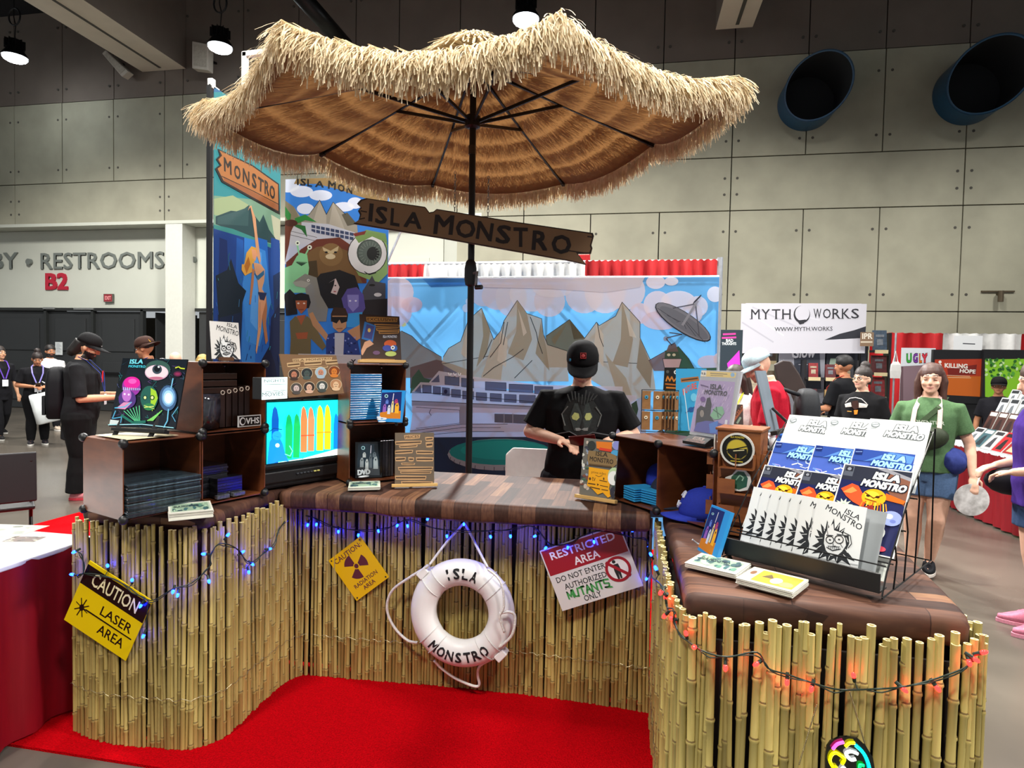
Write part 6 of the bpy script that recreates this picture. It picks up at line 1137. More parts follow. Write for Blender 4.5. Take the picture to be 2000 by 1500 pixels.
    # MONSTRO plank
    p([(118, 295), (300, 380), (440, 480), (445, 640), (300, 560), (140, 470), (105, 400), (130, 380), (110, 350), (130, 330)], '#1d130d'); p([(128, 305), (300, 388), (434, 484), (436, 622), (300, 548), (150, 464), (118, 400), (140, 384), (122, 352), (142, 332)], '#b5733a'); p([(150, 440), (300, 520), (436, 590), (436, 622), (300, 548), (150, 464)], '#9a5c30'); ln([(140, 440), (300, 515), (440, 588)], 1.4, '#1d130d')
    for ch, a, c, tp in (('M', (152, 412), (192, 436), (150, 338)), ('O', (205, 446), (238, 464), (205, 375)), ('N', (250, 470), (285, 490), (250, 396)), ('S', (298, 496), (322, 510), (298, 418)), ('T', (328, 510), (358, 530), (330, 440)), ('R', (364, 530), (388, 545), (364, 458)), ('O', (390, 550), (418, 566), (390, 480))): cv.text(ch, P2(*a), P2(*c), P2(*tp), '#2a2018', .03)
    t = thing('tall_banner', 'tall blue banner of a swimmer reaching up under a MONSTRO plank', 'banner', m); cv.build('printed_cloth', CLOTHP, t, '#2f6f9a', .003)
    b = B(); b.box((-.02, .02, h/2), (.03, .03, h)); b.build('side_pole', BLK, t); b = B(); b.box((.03, .02, h+.0), (.1, .02, .03)); b.box((.0, .02, h+.02), (.04, .04, .07)); b.build('top_clamp', WHT, t, bevel=.004); b = B(); b.box((w/2, .02, .02), (w+.1, .3, .04)); b.build('foot', BLK, t)
tallbanner()
def castbanner():
    YB = 5.02; xa, xb = ay(556, 600, YB).x, ay(757, 600, YB).x; m = frame((xa, YB, .05), (1, 0, 0)); w, h = xb-xa, 3.1; cv = Cv(m, w, h); p = lambda pts, c: cv.poly([P2(*q) for q in pts], c); ln = lambda pts, w_, c: cv.line([P2(*q) for q in pts], w_, c)
    def el(x, y, rx, ry, c, rot=0): X, Y_ = P2(x, y); cv.ell(X, Y_, rx/2.678, ry/2.678, c, rot)
    K = '#1e1c1c'
    p([(440, -200), (1030, -200), (1030, 1500), (440, 1500)], '#2f78c4'); 
    for x, y, rx, ry in ((490, 480, 60, 45), (560, 520, 60, 30), (660, 540, 60, 28), (580, 610, 45, 28), (780, 600, 55, 25), (840, 580, 40, 30), (620, 400, 60, 60)): el(x, y, rx, ry, '#eef0f4')
    p([(520, 480), (640, 480), (760, 510), (860, 545), (1010, 590), (1010, 500), (700, 430), (540, 440)], '#a58552'); 
    for ch, a, c, tp in (('I', (536, 486), (545, 487), (536, 452)), ('S', (553, 488), (582, 491), (555, 450)), ('L', (590, 492), (615, 495), (590, 455)), ('A', (630, 496), (676, 500), (633, 462)), ('M', (698, 505), (738, 512), (700, 462)), ('O', (750, 516), (785, 524), (750, 478)), ('N', (795, 528), (825, 534), (795, 490))): cv.text(ch, P2(*a), P2(*c), P2(*tp), K, .03)
    p([(465, 560), (520, 600), (560, 660), (600, 640), (655, 565), (690, 640), (725, 575), (790, 640), (850, 690), (860, 800), (460, 800)], '#a59c8a'); p([(655, 565), (620, 680), (600, 720), (690, 720), (690, 640)], '#bcb4a6'); p([(725, 575), (700, 720), (790, 730), (760, 650)], '#b8b0a2'); p([(465, 560), (520, 600), (570, 700), (465, 700)], '#8c836a'); p([(770, 640), (800, 630), (850, 690), (800, 700)], '#5e5848'); ln([(600, 640), (655, 565), (690, 640), (725, 575), (790, 640)], 1, K)
    p([(560, 680), (700, 690), (840, 735), (840, 800), (560, 800)], '#c6c8d4')
    for r_ in range(2):
        for i in range(9): x = 612+25*i; y = 693+5*i+22*r_; p([(x, y), (x+20, y+4), (x+20, y+20), (x, y+16)], '#3a4668')
    p([(470, 690), (560, 700), (640, 740), (640, 900), (470, 900)], '#c8c8d0'); ln([(475, 720), (640, 760)], .8, K); ln([(475, 740), (640, 780)], .8, K)
    p([(470, 690), (500, 680), (525, 690), (505, 730), (495, 800), (470, 900), (465, 800)], '#6a3422'); p([(470, 590), (505, 640), (500, 690), (470, 640)], '#2f8a3c'); p([(525, 660), (580, 640), (640, 680), (580, 670), (530, 690)], '#2f8a3c'); p([(525, 690), (580, 700), (590, 760), (560, 720), (520, 700)], '#246c30'); el(505, 685, 35, 18, '#4c2418')
    # crowd of made-up creatures
    p([(480, 890), (560, 820), (640, 770), (760, 760), (860, 830), (900, 900), (900, 1000), (480, 1000)], '#6e3524'); p([(560, 860), (640, 810), (720, 800), (800, 830), (880, 1000), (560, 1000)], '#7a5a34'); el(715, 850, 62, 60, '#8a6a40'); p([(670, 810), (712, 830), (755, 805), (750, 830), (715, 850), (675, 830)], '#c8b48a'); el(712, 860, 26, 14, '#d8c8a4'); el(690, 838, 8, 5, K); el(738, 838, 8, 5, K); p([(560, 890), (640, 880), (650, 1000), (560, 1000)], '#4a3a20')
    p([(470, 920), (510, 905), (535, 860), (555, 840), (590, 850), (600, 920), (590, 1000), (600, 1050), (470, 1050)], '#8ed49a'); ln([(548, 850), (538, 795)], 3, '#8ed49a'); ln([(582, 850), (600, 815)], 3, '#8ed49a'); el(540, 790, 12, 12, '#e8f0e0'); el(540, 790, 5, 5, K); el(603, 812, 12, 12, '#e8f0e0'); el(603, 812, 5, 5, K); p([(530, 890), (585, 895), (560, 910)], '#2c4a34'); ln([(535, 888), (590, 892)], 1, K)
    p([(800, 850), (830, 770), (900, 730), (980, 740), (1010, 800), (1010, 950), (960, 1000), (860, 960)], '#8fb06a'); el(905, 845, 104, 108, K); el(905, 845, 100, 104, '#e8e8ea'); el(915, 840, 66, 70, '#4a544e'); el(918, 840, 60, 64, '#5c6862'); el(935, 845, 33, 36, '#1c1e1e'); p([(840, 760), (900, 720), (1000, 740), (1010, 790), (930, 755), (860, 790)], '#7a9a58'); p([(830, 740), (900, 725), (890, 745), (840, 755)], '#7a2c22'); ln([(890, 940), (915, 955), (950, 945)], 1.6, K)
    for i in range(20): a = 2*pi*i/20; ln([(918+38*cos(a), 842+40*sin(a)), (918+58*cos(a), 842+62*sin(a))], .7, '#8a968e')
    p([(620, 1000), (660, 950), (760, 930), (840, 960), (870, 1050), (820, 1130), (640, 1130)], '#17161a'); p([(700, 1000), (740, 975), (760, 1020), (745, 1060), (715, 1050)], '#d8c6c4'); p([(700, 1000), (735, 980), (730, 1010), (710, 1060)], '#17161a'); el(738, 1012, 5, 4, K); el(735, 1043, 7, 3, '#a84a50')
    p([(520, 990), (580, 950), (640, 970), (660, 1060), (700, 1130), (690, 1200), (600, 1200), (580, 1020)], '#8a8880'); p([(515, 995), (560, 985), (610, 1000), (580, 1025), (530, 1015)], '#a4a298'); el(597, 985, 7, 7, '#e8e8e0'); el(597, 985, 3, 3, K); p([(880, 1040), (930, 960), (945, 990), (1000, 1000), (1000, 1180), (880, 1180)], '#4a4a50'); el(930, 1010, 16, 6, K); el(960, 1060, 20, 10, '#d8d8dc'); p([(850, 1090), (1010, 1080), (1010, 1240), (860, 1240)], '#242024')
    p([(470, 1060), (500, 1030), (530, 1060), (540, 1160), (480, 1170)], '#1c1a20'); p([(770, 1080), (800, 1030), (850, 1020), (885, 1060), (895, 1130), (870, 1170), (790, 1160)], '#5a4f9c'); p([(800, 1060), (860, 1060), (860, 1120), (830, 1150), (805, 1120)], '#8a84c8'); el(815, 1092, 6, 4, '#e8e8f8'); el(845, 1092, 6, 4, '#e8e8f8'); p([(790, 1160), (880, 1150), (870, 1230), (800, 1230)], '#3a9cd8')
    p([(515, 1090), (525, 1060), (560, 1050), (600, 1060), (610, 1100), (600, 1130), (520, 1130)], '#15141a'); p([(530, 1090), (590, 1090), (588, 1130), (560, 1160), (535, 1130)], '#b0603c'); el(545, 1105, 6, 4, '#f0e8d8'); el(575, 1105, 6, 4, '#f0e8d8'); ln([(548, 1138), (572, 1138)], 1, '#6a2418'); p([(500, 1200), (530, 1170), (560, 1200), (590, 1170), (620, 1200), (690, 1330), (670, 1350), (610, 1290), (610, 1380), (500, 1380), (505, 1290)], '#7a6a44'); p([(530, 1260), (595, 1255), (590, 1290), (540, 1292)], '#b0603c'); p([(535, 1170), (585, 1165), (560, 1220)], '#b0603c')
    p([(715, 1160), (730, 1125), (790, 1130), (805, 1165), (800, 1200), (715, 1200)], '#3a2418'); p([(722, 1170), (798, 1170), (795, 1230), (760, 1260), (725, 1230)], '#c89468'); p([(715, 1175), (803, 1175), (798, 1200), (770, 1210), (760, 1190), (745, 1210), (720, 1200)], '#17161a'); ln([(745, 1238), (775, 1236)], 1.2, '#7a3424')
    p([(690, 1270), (740, 1255), (790, 1255), (850, 1280), (870, 1380), (690, 1380)], '#2a3f80'); p([(735, 1260), (785, 1260), (780, 1380), (735, 1380)], '#c8ccd4'); p([(600, 1160), (620, 1150), (640, 1190), (700, 1270), (690, 1300), (620, 1220)], '#c89468'); p([(800, 1250), (860, 1220), (900, 1180), (910, 1260), (850, 1300)], '#c89468')
    random.seed(3)
    for _ in range(20): x, y = random.choice((random.uniform(695, 732), random.uniform(790, 850))), random.uniform(1275, 1370); el(x, y, 5, 4, random.choice(('#8a9ad8', '#16265c')), random.uniform(0, 90))
    p([(440, 1385), (1030, 1370), (1030, 3000), (440, 3000)], '#4c443c'); p([(545, 1368), (1030, 1378), (1030, 2000), (545, 2000)], '#cfccd0')
    for tx, a, c, hh in (('Y', (686, 711), (696, 711), 9), ('ON', (664, 731), (681, 731), 12), ('OF', (667, 744), (680, 744), 6)): cv.text(tx, a, c, (a[0], a[1]-hh), '#24222a', .03)
    for y in (753, 762): cv.line([(600, y), (679, y)], 6, '#24222a')
    t = thing('pop_up_banner', 'cartoon creature banner with a giant eyeball left of the mountain backdrop', 'banner', m); cv.build('printed_cloth', CLOTHP, t, '#c8ccd4', .003)
    b = B(); b.box((w/2, .04, .04), (w, .22, .08)); b.build('base_case', M('satin_aluminium', '#b8bcc4'), t, bevel=.01); b = B(); b.tube([(w/2, .05, .06), (w/2, .03, h)], .012, 8); b.build('support_pole', M('satin_aluminium', '#b8bcc4'), t)
castbanner()
# white corner of a tall frame seen over the parasol, and a guy rod
a = ay(479, 103, 5.5); b = B(); b.bar((a.x, 5.5, 0), (a.x, 5.5, a.z), .05); b.bar((a.x-.02, 5.5, a.z-.02), (a.x+.5, 5.5, a.z+.0), .05); tag(b.build('tall_upright', WHT, bevel=.004), 'white corner of a tall upright poking out above the parasol at left', 'frame')
b = B(); b.bar(ay(783, 452, 5.12), ay(757, 512, 5.12), .014); tag(b.build('support_rod', M('satin_aluminium', '#b8bcc4')), 'thin slanted silver rod between the banner and the name board', 'rod')
# pipe and drape
def drape(name, lab, x0, x1, Y, ztop, mat, zb=.02, amp=.02, step=.018, axis='x'):
    b = B(); n = max(8, int(abs(x1-x0)/step)); V = []
    for zz, k in ((ztop, .25), (ztop-.05, .7), (ztop*.5+zb*.5, 1), (zb, 1.2)):
        for i in range(n+1):
            x = x0+(x1-x0)*i/n; o = amp*k*(sin(i*1.15)+.5*sin(i*.47+1)+.3*noise.noise(Vector((x*9, zz, 2)))); z = zz+(.008*sin(i*2.1) if zz == ztop else 0)
            V.append((x, Y+o, z) if axis == 'x' else (Y+o, x, z))
    F = [(r*(n+1)+i, r*(n+1)+i+1, (r+1)*(n+1)+i+1, (r+1)*(n+1)+i) for r in range(3) for i in range(n)]; b.add(V, F); return tag(b.build(name, mat, smooth=True), lab, 'drape')
RED = M('red_drape', '#b50712', .7, var=.15, scale=30, stretch=(1, 1, .1)); WHD = M('white_drape', '#dcdcda', .7, var=.05)
YD = 5.5
xs = [ay(x, 515, YD).x for x in (752, 829, 1143, 1401)]
drape('pipe_drape', 'short red drape at the left above the mountain backdrop', xs[0], xs[1], YD, ay(800, 517, YD).z, RED, 2.27); drape('pipe_drape', 'white drape running above the middle of the mountain backdrop', xs[1], xs[2], YD, ay(1000, 515, YD).z, WHD, 2.27); drape('pipe_drape', 'red drape at the right above the mountain backdrop', xs[2], xs[3], YD, ay(1280, 508, YD).z, RED, 2.27)
a = ay(1402, 503, YD+.02); b = B(); b.tube([(a.x+.02, YD+.02, 0), (a.x+.02, YD+.02, a.z)], .024, 10); b.tube([(xs[0], YD+.03, a.z-.03), (a.x, YD+.03, a.z-.03)], .018, 8); tag(b.build('drape_pipe', M('satin_aluminium', '#b8bcc4')), 'silver pipe and upright carrying the red and white drapes', 'pipe')
for (p, q), lab in ((((965, 512), (1058, 560)), 'far red panel peeking over the white drape left of the name board end'), (((1072, 511), (1100, 560)), 'far small red panel peeking over the white drape below the name board'), (((1128, 497), (1151, 560)), 'far red post cover behind the right end of the name board')):
    a, c = ay(*p, 8.5), ay(*q, 8.5); b = B(); b.box(((a.x+c.x)/2, 8.52, a.z/2), (c.x-a.x, .04, a.z)); tag(b.build('red_panel', RED, bevel=.01), lab, 'panel')
# ------------------------------------------------------------ neighbours on the right
def flat(name, lab, cat, quad, Y, draw, back, mat=None, thick=.01, zmin=None, outline=None):
    """flat board facing the aisle, corners from pixels on plane Y"""
    P = [ay(*p, Y) for p in quad]; x0, x1 = min(p.x for p in P), max(p.x for p in P); zt = max(p.z for p in P); zb = min(p.z for p in P) if zmin is None else zmin
    m = frame((x0, Y, zb), (1, 0, 0)); cv = Cv(m, x1-x0, zt-zb); draw(cv); o = cv.build(name, mat or PAPER, None, back, thick, outline=[cv.map(q) for q in outline] if outline else None); o.matrix_world = m; return tag(o, lab, cat)
def myth(cv):
    cv.poly([(1440, 585), (1700, 585), (1700, 690), (1440, 690)], '#d4d4de').poly([(1692, 637), (1692, 660), (1610, 664), (1640, 652), (1668, 645)], '#2a2c36'); K = '#26262e'
    for a, c, k in (((1455, 605), (1530, 655), '#e2e2ea'), ((1470, 600), (1560, 640), '#c4c4d0'), ((1450, 630), (1510, 668), '#c0c0cc'), ((1500, 600), (1600, 625), '#dcdce6')): cv.line([a, c], 3, k)
    def serif(t, x0, x1, yb, hh):
        n = len(t)
        for i, ch in enumerate(t):
            a = x0+(x1-x0)*i/n; e = x0+(x1-x0)*(i+.82)/n; cv.text(ch, (a, yb), (e, yb), (a, yb-hh), K, .006)
            for xx in {'M': (a, e), 'Y': ((a+e)/2,), 'T': ((a+e)/2,), 'H': (a+1, e-1), 'R': (a+1, e), 'K': (a+1, e)}.get(ch, ()): cv.line([(xx-2.4, yb), (xx+2.4, yb)], 1.1, K)
    serif('MYTH', 1467, 1548, 623, 19); serif('WORKS', 1589, 1681, 622, 19); cv.ell(1566, 614, 16, 17, K, n=32).ell(1567, 612, 14, 15, '#d4d4de', n=32).poly([(1556, 626), (1574, 624), (1570, 632), (1562, 634)], K).text('WWW.MYTH.WORKS', (1513, 647), (1626, 646), (1513, 639), K, .005)
sb = flat('shop_banner', 'white MYTH WORKS banner over the book stall at the right', 'banner', ((1448, 593), (1690, 594), (1690, 668), (1448, 690)), 9.4, myth, '#d4d4de', outline=[(1448, 600), (1452, 594), (1458, 592), (1682, 593), (1688, 595), (1691, 602), (1691, 648), (1640, 656), (1540, 664), (1449, 671)])
for x_ in (.06, sb.bound_box[6][0]-.06): b = B(); b.tube([(x_, .03, -sb.location.z), (x_, .03, .4)], .02, 8); b.build('banner_post', DKM, sb)
def teal(cv): cv.poly([(1400, 640), (1455, 640), (1455, 760), (1400, 760)], '#26343e').line([(1413, 653), (1436, 652)], 3.4, '#e83c9c').line([(1411, 660), (1437, 659)], 3.4, '#e83c9c').text('BAD', (1418, 668), (1432, 668), (1418, 662), '#e8f0f2', .03).text('THOUGHTS', (1410, 674), (1438, 674), (1410, 668.5), '#e8f0f2', .03).poly([(1420, 710), (1444, 684), (1446, 720), (1426, 740)], '#d838c8')
flat('movie_poster', 'dark teal poster with pink and white lettering right of the backdrop', 'poster', ((1407, 644), (1445, 645), (1448, 740), (1407, 740)), 7.6, teal, '#26343e', zmin=.6)
b = B(); a = ay(1407, 720, 7.65); c = ay(1449, 720, 7.65); b.box(((a.x+c.x)/2, 7.75, .3), (c.x-a.x+.1, .4, .6)); tag(b.build('poster_plinth', BLK, bevel=.01), 'black plinth under the dark teal poster', 'plinth')
def glow(cv): cv.poly([(1515, 630), (1622, 630), (1622, 760), (1515, 760)], '#9a9ca8').poly([(1550, 668), (1600, 665), (1604, 760), (1552, 760)], '#3c4250').line([(1552, 668), (1590, 663), (1570, 662)], 3, '#2c2e38').text('Glow', (1545, 700), (1592, 698), (1548, 678), '#e4e6ee', .03).line([(1560, 712), (1588, 712)], 1, '#c8c8d4').poly([(1524, 760), (1530, 700), (1545, 740)], '#b0b2bc')
flat('book_poster', 'grey poster lettered Glow at the book stall', 'poster', ((1523, 655), (1612, 655), (1612, 745), (1523, 745)), 9.55, glow, '#9a9ca8', zmin=.9)
def sans(cv): cv.poly([(1600, 640), (1700, 640), (1700, 760), (1600, 760)], '#1d222e').poly([(1636, 680), (1640, 668), (1650, 668), (1656, 690), (1634, 690)], '#a89a8a').text('SANS L', (1620, 689), (1662, 688), (1621, 681), '#e4e4e4', .03).poly([(1618, 720), (1622, 700), (1634, 700), (1636, 722)], '#9ab0a0').line([(1616, 712), (1622, 716)], 2, '#c8d0c8')
flat('book_poster', 'dark poster lettered SANS L behind the dark-haired man', 'poster', ((1613, 660), (1690, 655), (1690, 745), (1613, 745)), 9.55, sans, '#1d222e', zmin=.9)
def ipr(cv): cv.poly([(1670, 640), (1720, 640), (1720, 690), (1670, 690)], '#8a7058').text('IPR', (1684, 662), (1704, 662), (1684, 651), '#ece6d8', .03).line([(1682, 668), (1703, 668)], 3, '#d8ccb8')
flat('shop_sign', 'small brown IPR sign at the red drape', 'sign', ((1681, 649), (1706, 649), (1706, 676), (1681, 676)), 9.3, ipr, '#8a7058'); sb = bpy.data.objects['shop_sign']; b = B(); b.tube([(.1, .02, -sb.location.z), (.1, .02, .05)], .012, 8); b.build('sign_post', DKM, sb)
SHELF = M('black_shelf', '#16161a', .5); TAG = M('shelf_price_strip', '#d8c89c', .6, var=.05)
BK = [M('book_cover_%d' % i, h, .4, var=.35, scale=25) for i, h in enumerate(('#7a6a52', '#22242c', '#8a2024', '#3a4a5c', '#b0a48c', '#4a3c34', '#1c1c24', '#6a7078', '#a88c5a', '#5a1c20'))]
def bookcase(lab, px0, px1, rows, Y, g, bw=.16, th=.03):
    x0, x1 = ay(px0, 700, Y).x, ay(px1, 700, Y).x; zs = [ay((px0+px1)/2, y, Y).z for y in rows]; t = thing('book_rack', lab, 'book rack', at(x0, Y, 0)); w = x1-x0
    for x in (.0, w): b = B(); b.box((x, .1, (max(zs)+.25)/2), (.03, .2, max(zs)+.25)); b.build('side', SHELF, t)
    for z in zs:
        b = B(); b.box((w/2, .1, z-.015), (w, .26, .03)); s_ = b.build('shelf', SHELF, t); n = max(2, int(w/(bw+.02)))
        b = B()
        for i in range(n): b.box((w*(i+.5)/n, -.035, z-.02), (w/n*.7, .006, .05))
        b.build('price_strip', TAG, s_)
        for i in range(n):
            hh = bw*1.35*random.uniform(.85, 1.1); b = B(); b.box((0, th/2, hh/2), (bw*random.uniform(.8, 1.05), th, hh)); b.mi = 1; b.box((0, -.001, hh*.72), (bw*.55, .003, hh*.12)); b.box((0, -.001, hh*.4), (bw*.4, .003, hh*.3))
            o = b.build('book', [BK[random.randrange(10)], BK[(i*3+4) % 10]], bevel=.002); o.matrix_world = at(x0+w*(i+.5)/n, Y+.02, z+.002) @ Matrix.Rotation(R(-8), 4, 'X'); tag(o, g, 'book', g)
    return t
bookcase('black book rack under the left end of the MYTH WORKS banner', 1452, 1521, (705, 760, 815), 9.75, 'small dark books on the rack under the MYTH WORKS banner', .2)
bookcase('black book rack right of the grey Glow poster, behind the people', 1574, 1676, (738, 790, 840), 9.3, 'small brown and grey books on the rack by the Glow poster', .15)
bookcase('black book rack beside the red drape under the IPR sign', 1664, 1738, (684, 728, 775, 820), 9.6, 'small books on the rack below the IPR sign', .2)
xr = [ay(x, 655, 12.0).x for x in (1700, 1843, 1996, 2120)]
for i, (mt_, lab) in enumerate(((RED, 'tall red drape behind the book stall at right'), (WHD, 'tall white drape between two red ones at the far right'), (RED, 'red drape at the right edge of the picture'))): drape('pipe_drape', lab, xr[i], xr[i+1], 12.0, ay(1850, 651, 12).z, mt_, amp=.05, step=.05)
def ugly(cv):
    cv.poly([(1750, 670), (1830, 670), (1830, 860), (1750, 860)], '#dfe6ee').poly([(1750, 716), (1830, 712), (1830, 860), (1750, 860)], '#6a525a').poly([(1764, 716), (1800, 714), (1796, 760), (1780, 800), (1764, 790)], '#8a727c')
    for ch, x0, x1, c in (('U', 1770, 1781, '#3aa83c'), ('G', 1783, 1793, '#7a3c9c'), ('L', 1795, 1801, '#e0741c'), ('Y', 1800, 1812, '#d83a4c')): cv.text(ch, (x0, 710), (x1, 709), (x0, 690), '#1c1c20', .09).text(ch, (x0+.5, 709), (x1-.5, 708), (x0+.5, 691), c, .05)
flat('roll_up_banner', 'white roll-up banner lettered UGLY behind the woman in green', 'banner', ((1761, 680), (1820, 680), (1820, 850), (1761, 850)), 10.6, ugly, '#dfe6ee', zmin=.03)
def kh(cv):
    cv.poly([(1815, 670), (1930, 670), (1930, 790), (1815, 790)], '#16161a').poly([(1826, 702), (1919, 701), (1916, 775), (1822, 770)], '#b5381c').poly([(1826, 735), (1918, 735), (1916, 775), (1822, 770)], '#c8641c').poly([(1850, 720), (1908, 712), (1906, 732), (1852, 734)], '#7a1c14').text('KILLING', (1845, 718), (1890, 720), (1845, 709), '#f0ece4', .04).text('HOPE', (1874, 728), (1905, 730), (1875, 720), '#f0ece4', .04).ell(1836, 707, 3, 3, '#f0ece4').ell(1836, 713, 3, 2.4, '#f0ece4').line([(1850, 733), (1894, 735)], 1, '#e8c8a0').line([(1852, 737), (1896, 738)], 1, '#e8c8a0')
flat('poster_screen', 'red and orange KILLING HOPE poster in a black frame at right', 'poster', ((1823, 684), (1921, 684), (1921, 780), (1823, 780)), 10.2, kh, '#16161a', zmin=1.1, thick=.06)
def gp(cv):
    cv.poly([(1915, 670), (2060, 670), (2060, 790), (1915, 790)], '#16161a').poly([(1924, 702), (2060, 700), (2060, 790), (1924, 775)], '#8acb2c'); random.seed(1)
    for _ in range(70): x, y = random.uniform(1926, 2010), random.uniform(702, 740); cv.ell(x, y, 3.5, 2.6, random.choice(('#2a6a24', '#3c8a30', '#1f5a20', '#58a83c', '#c8e8a8')), random.uniform(0, 180), n=8)
flat('poster_screen', 'bright green leafy poster in a black frame at the right edge', 'poster', ((1922, 684), (2040, 684), (2040, 775), (1922, 775)), 10.15, gp, '#16161a', zmin=1.1, thick=.06)
for (a_, c_), lab in (((1823, 1921), 'black stand under the KILLING HOPE poster'), ((1922, 2040), 'black stand under the green leafy poster')):
    a, c = ay(a_, 760, 10.25), ay(c_, 760, 10.25); b = B(); b.box(((a.x+c.x)/2, 10.32, .55), (c.x-a.x-.02, .2, 1.1)); tag(b.build('poster_stand', SHELF, bevel=.01), lab, 'stand')
flat('booth_card', 'plain white booth name card pinned on the white drape', 'card', ((1863, 656), (1918, 656), (1918, 690), (1863, 690)), 11.94, lambda cv: cv.poly([(1850, 650), (1930, 650), (1930, 700), (1850, 700)], '#e8ebee').line([(1881, 671), (1904, 672)], 2, '#3a3c44'), '#e8ebee', thick=.01)
# small white bag hung on a thin pole by the red drape
a = ay(1746, 730, 9.0); c = ay(1750, 650, 9.0); b = B(); b.tube([(a.x, 9, 0), (a.x, 9, a.z-.1), (c.x, 9, c.z)], .012, 6); tag(b.build('thin_pole', M('satin_aluminium', '#b8bcc4')), 'thin pole in front of the red drape', 'pole')
b = B(); b.loft([[Vector((a.x+x*s, 8.96+y*s, a.z+z)) for x, y in ((-.09, -.04), (.09, -.04), (.09, .03), (-.09, .03))] for z, s in ((-.06, .62), (.04, .68), (.12, .6), (.16, .35))]); b.tube([(a.x-.03, 8.97, a.z+.15), (a.x, 8.97, a.z+.3), (a.x+.03, 8.97, a.z+.15)], .008, 6); tag(b.build('hanging_bag', M('white_bag', '#d4d4d2', .6, var=.05), bevel=.01), 'small white bag hanging on the thin pole by the red drape', 'bag')
# red skirted table with its books, right aisle
def skirted(name, lab, x0, x1, y0, y1, z, sides, step=.03):
    t = thing(name, lab, 'table', at(0, 0, 0)); b = B(); b.box(((x0+x1)/2, (y0+y1)/2, z-.01), (x1-x0, y1-y0, .022)); b.build('tabletop', M('white_table_vinyl', '#e2e6ea', .4, var=.03), t, bevel=.006)
    for s in sides:
        a, c, Y, ax_ = {'w': (y0, y1, x0, 'y'), 'e': (y0, y1, x1, 'y'), 's': (x0, x1, y0, 'x'), 'n': (x0, x1, y1, 'x')}[s]; k = drape('skirt', 'pleated red table skirt', a, c, Y, z-.012, M('red_skirt', '#820818', .45, var=.15, scale=20, stretch=(1, 1, .1)), amp=.015, step=step, axis=ax_); k.parent = t; del k['category'], k['label']
    for x in (x0+.08, x1-.08):
        for y in (y0+.08, y1-.08): b = B(); b.tube([(x, y, .0), (x, y, z-.02)], .016, 8); b.build('leg', DKM, t)
    return t
skirted('skirted_table', 'red-skirted table of books behind the woman in green', 3.72, 4.6, 6.2, 8.3, .75, 'ws')
def bookrow(y, z, lean, n, w, h, cols, lab, g, x0=3.78, dx=None):
    for i in range(n):
        mm = Matrix.Translation((x0+.0+(dx or 0)*i, y+ (w+.02)*i, z)) @ Matrix.Rotation(R(-90), 4, 'Z') @ Matrix.Rotation(-R(lean), 4, 'X'); cv = Cv(mm, w, h, -w/2, raw=True); c = cols[i % len(cols)]; random.seed(i+int(z*100)); cv.rect(.5, 0, 1.5, 1, c[0]) if 0 else None
        cv.x0 = -w/2; cv.rect(0, 0, 1, 1, c[0]).rect(.1, .06, .9, .24, c[1]).poly([(.2, .9), (.35, .4), (.6, .32), (.8, .9)], c[2]); o = cv.build('book', PAPER, None, '#d8d8d4', .02); o.matrix_world = mm; tag(o, lab, 'book', g)
WB = ('#c8ccd0', '#2c3034', '#6a7076'); BB = ('#4a2a24', '#e0dcd4', '#2a1614'); RB = ('#c81c24', '#16161a', '#1a1416'); TB = ('#3a5a62', '#c8d0d0', '#1c2c34'); GB = ('#d8d4cc', '#2a2a2e', '#3a3a40'); DB = ('#8a1c1c', '#2a1a18', '#d8b08c')
bookrow(6.75, .765, 40, 6, .17, .25, (GB, DB, RB, GB, TB, WB), 'comic in the front row on the red-skirted table at right', 'comics in the front row on the right table')
for k, (y, x, z, c, hh) in enumerate(((7.0, 3.98, .92, BB, .24), (7.1, 4.14, 1.07, WB, .24), (7.15, 4.28, 1.2, WB, .2))): bookrow(y, z, 22, 5, .16, hh, (c,), 'comic in the %s row of the stepped rack on the right table' % ('brown lower', 'white middle', 'white top')[k], 'comics in the %s row of the right table rack' % ('brown lower', 'white middle', 'white top')[k], x)
t = thing('stepped_rack', 'black stepped rack holding the rows of comics on the right table', 'display rack', at(0, 0, 0))
for x, z in ((4.03, .915), (4.19, 1.065), (4.33, 1.195)): b = B(); b.box((x, 7.4, z-.01), (.12, 1.0, .012)); b.build('step', SHELF, t)
for y in (6.95, 7.4, 7.85): b = B(); b.box((4.2, y, .96), (.02, .02, .4)); b.box((4.2, y, .77), (.4, .02, .02)); b.build('support', SHELF, t)
# neighbour's table at the left with prints, and a black chair
skirted('skirted_table', 'red-skirted white table with prints at the left edge', -4.2, -2.37, .9, 2.42, .75, 'en', .035)
for i, (x, y, w, d, rz, c) in enumerate(((-2.9, 2.28, .42, .2, 8, ('#b4b0a0', '#6a7068')), (-2.62, 2.26, .14, .08, 12, ('#6a5a54', '#2a2420')), (-2.75, 2.02, .24, .16, 10, ('#a89c84', '#5a4a38')))):
    mm = at(x, y, .7525, R(rz)) @ Matrix.Rotation(R(-90), 4, 'X'); cv = Cv(mm, w, d, -w/2, raw=True); cv.rect(0, 0, 1, 1, c[0]); random.seed(i+20)
    for _ in range(18): u, v = random.random(), random.random(); cv.ell(u, v, .06, .08, random.choice((c[1], '#8a9088', '#4a5450', '#c8c0a8')), n=8)
    o = cv.build('art_print', PAPER, None, '#d8d4c8', .001); o.matrix_world = mm; tag(o, ('wide grey art print lying at the back of the left white table', 'small dark card lying near the corner of the left white table', 'brownish art print at the front of the left white table')[i], 'art print')
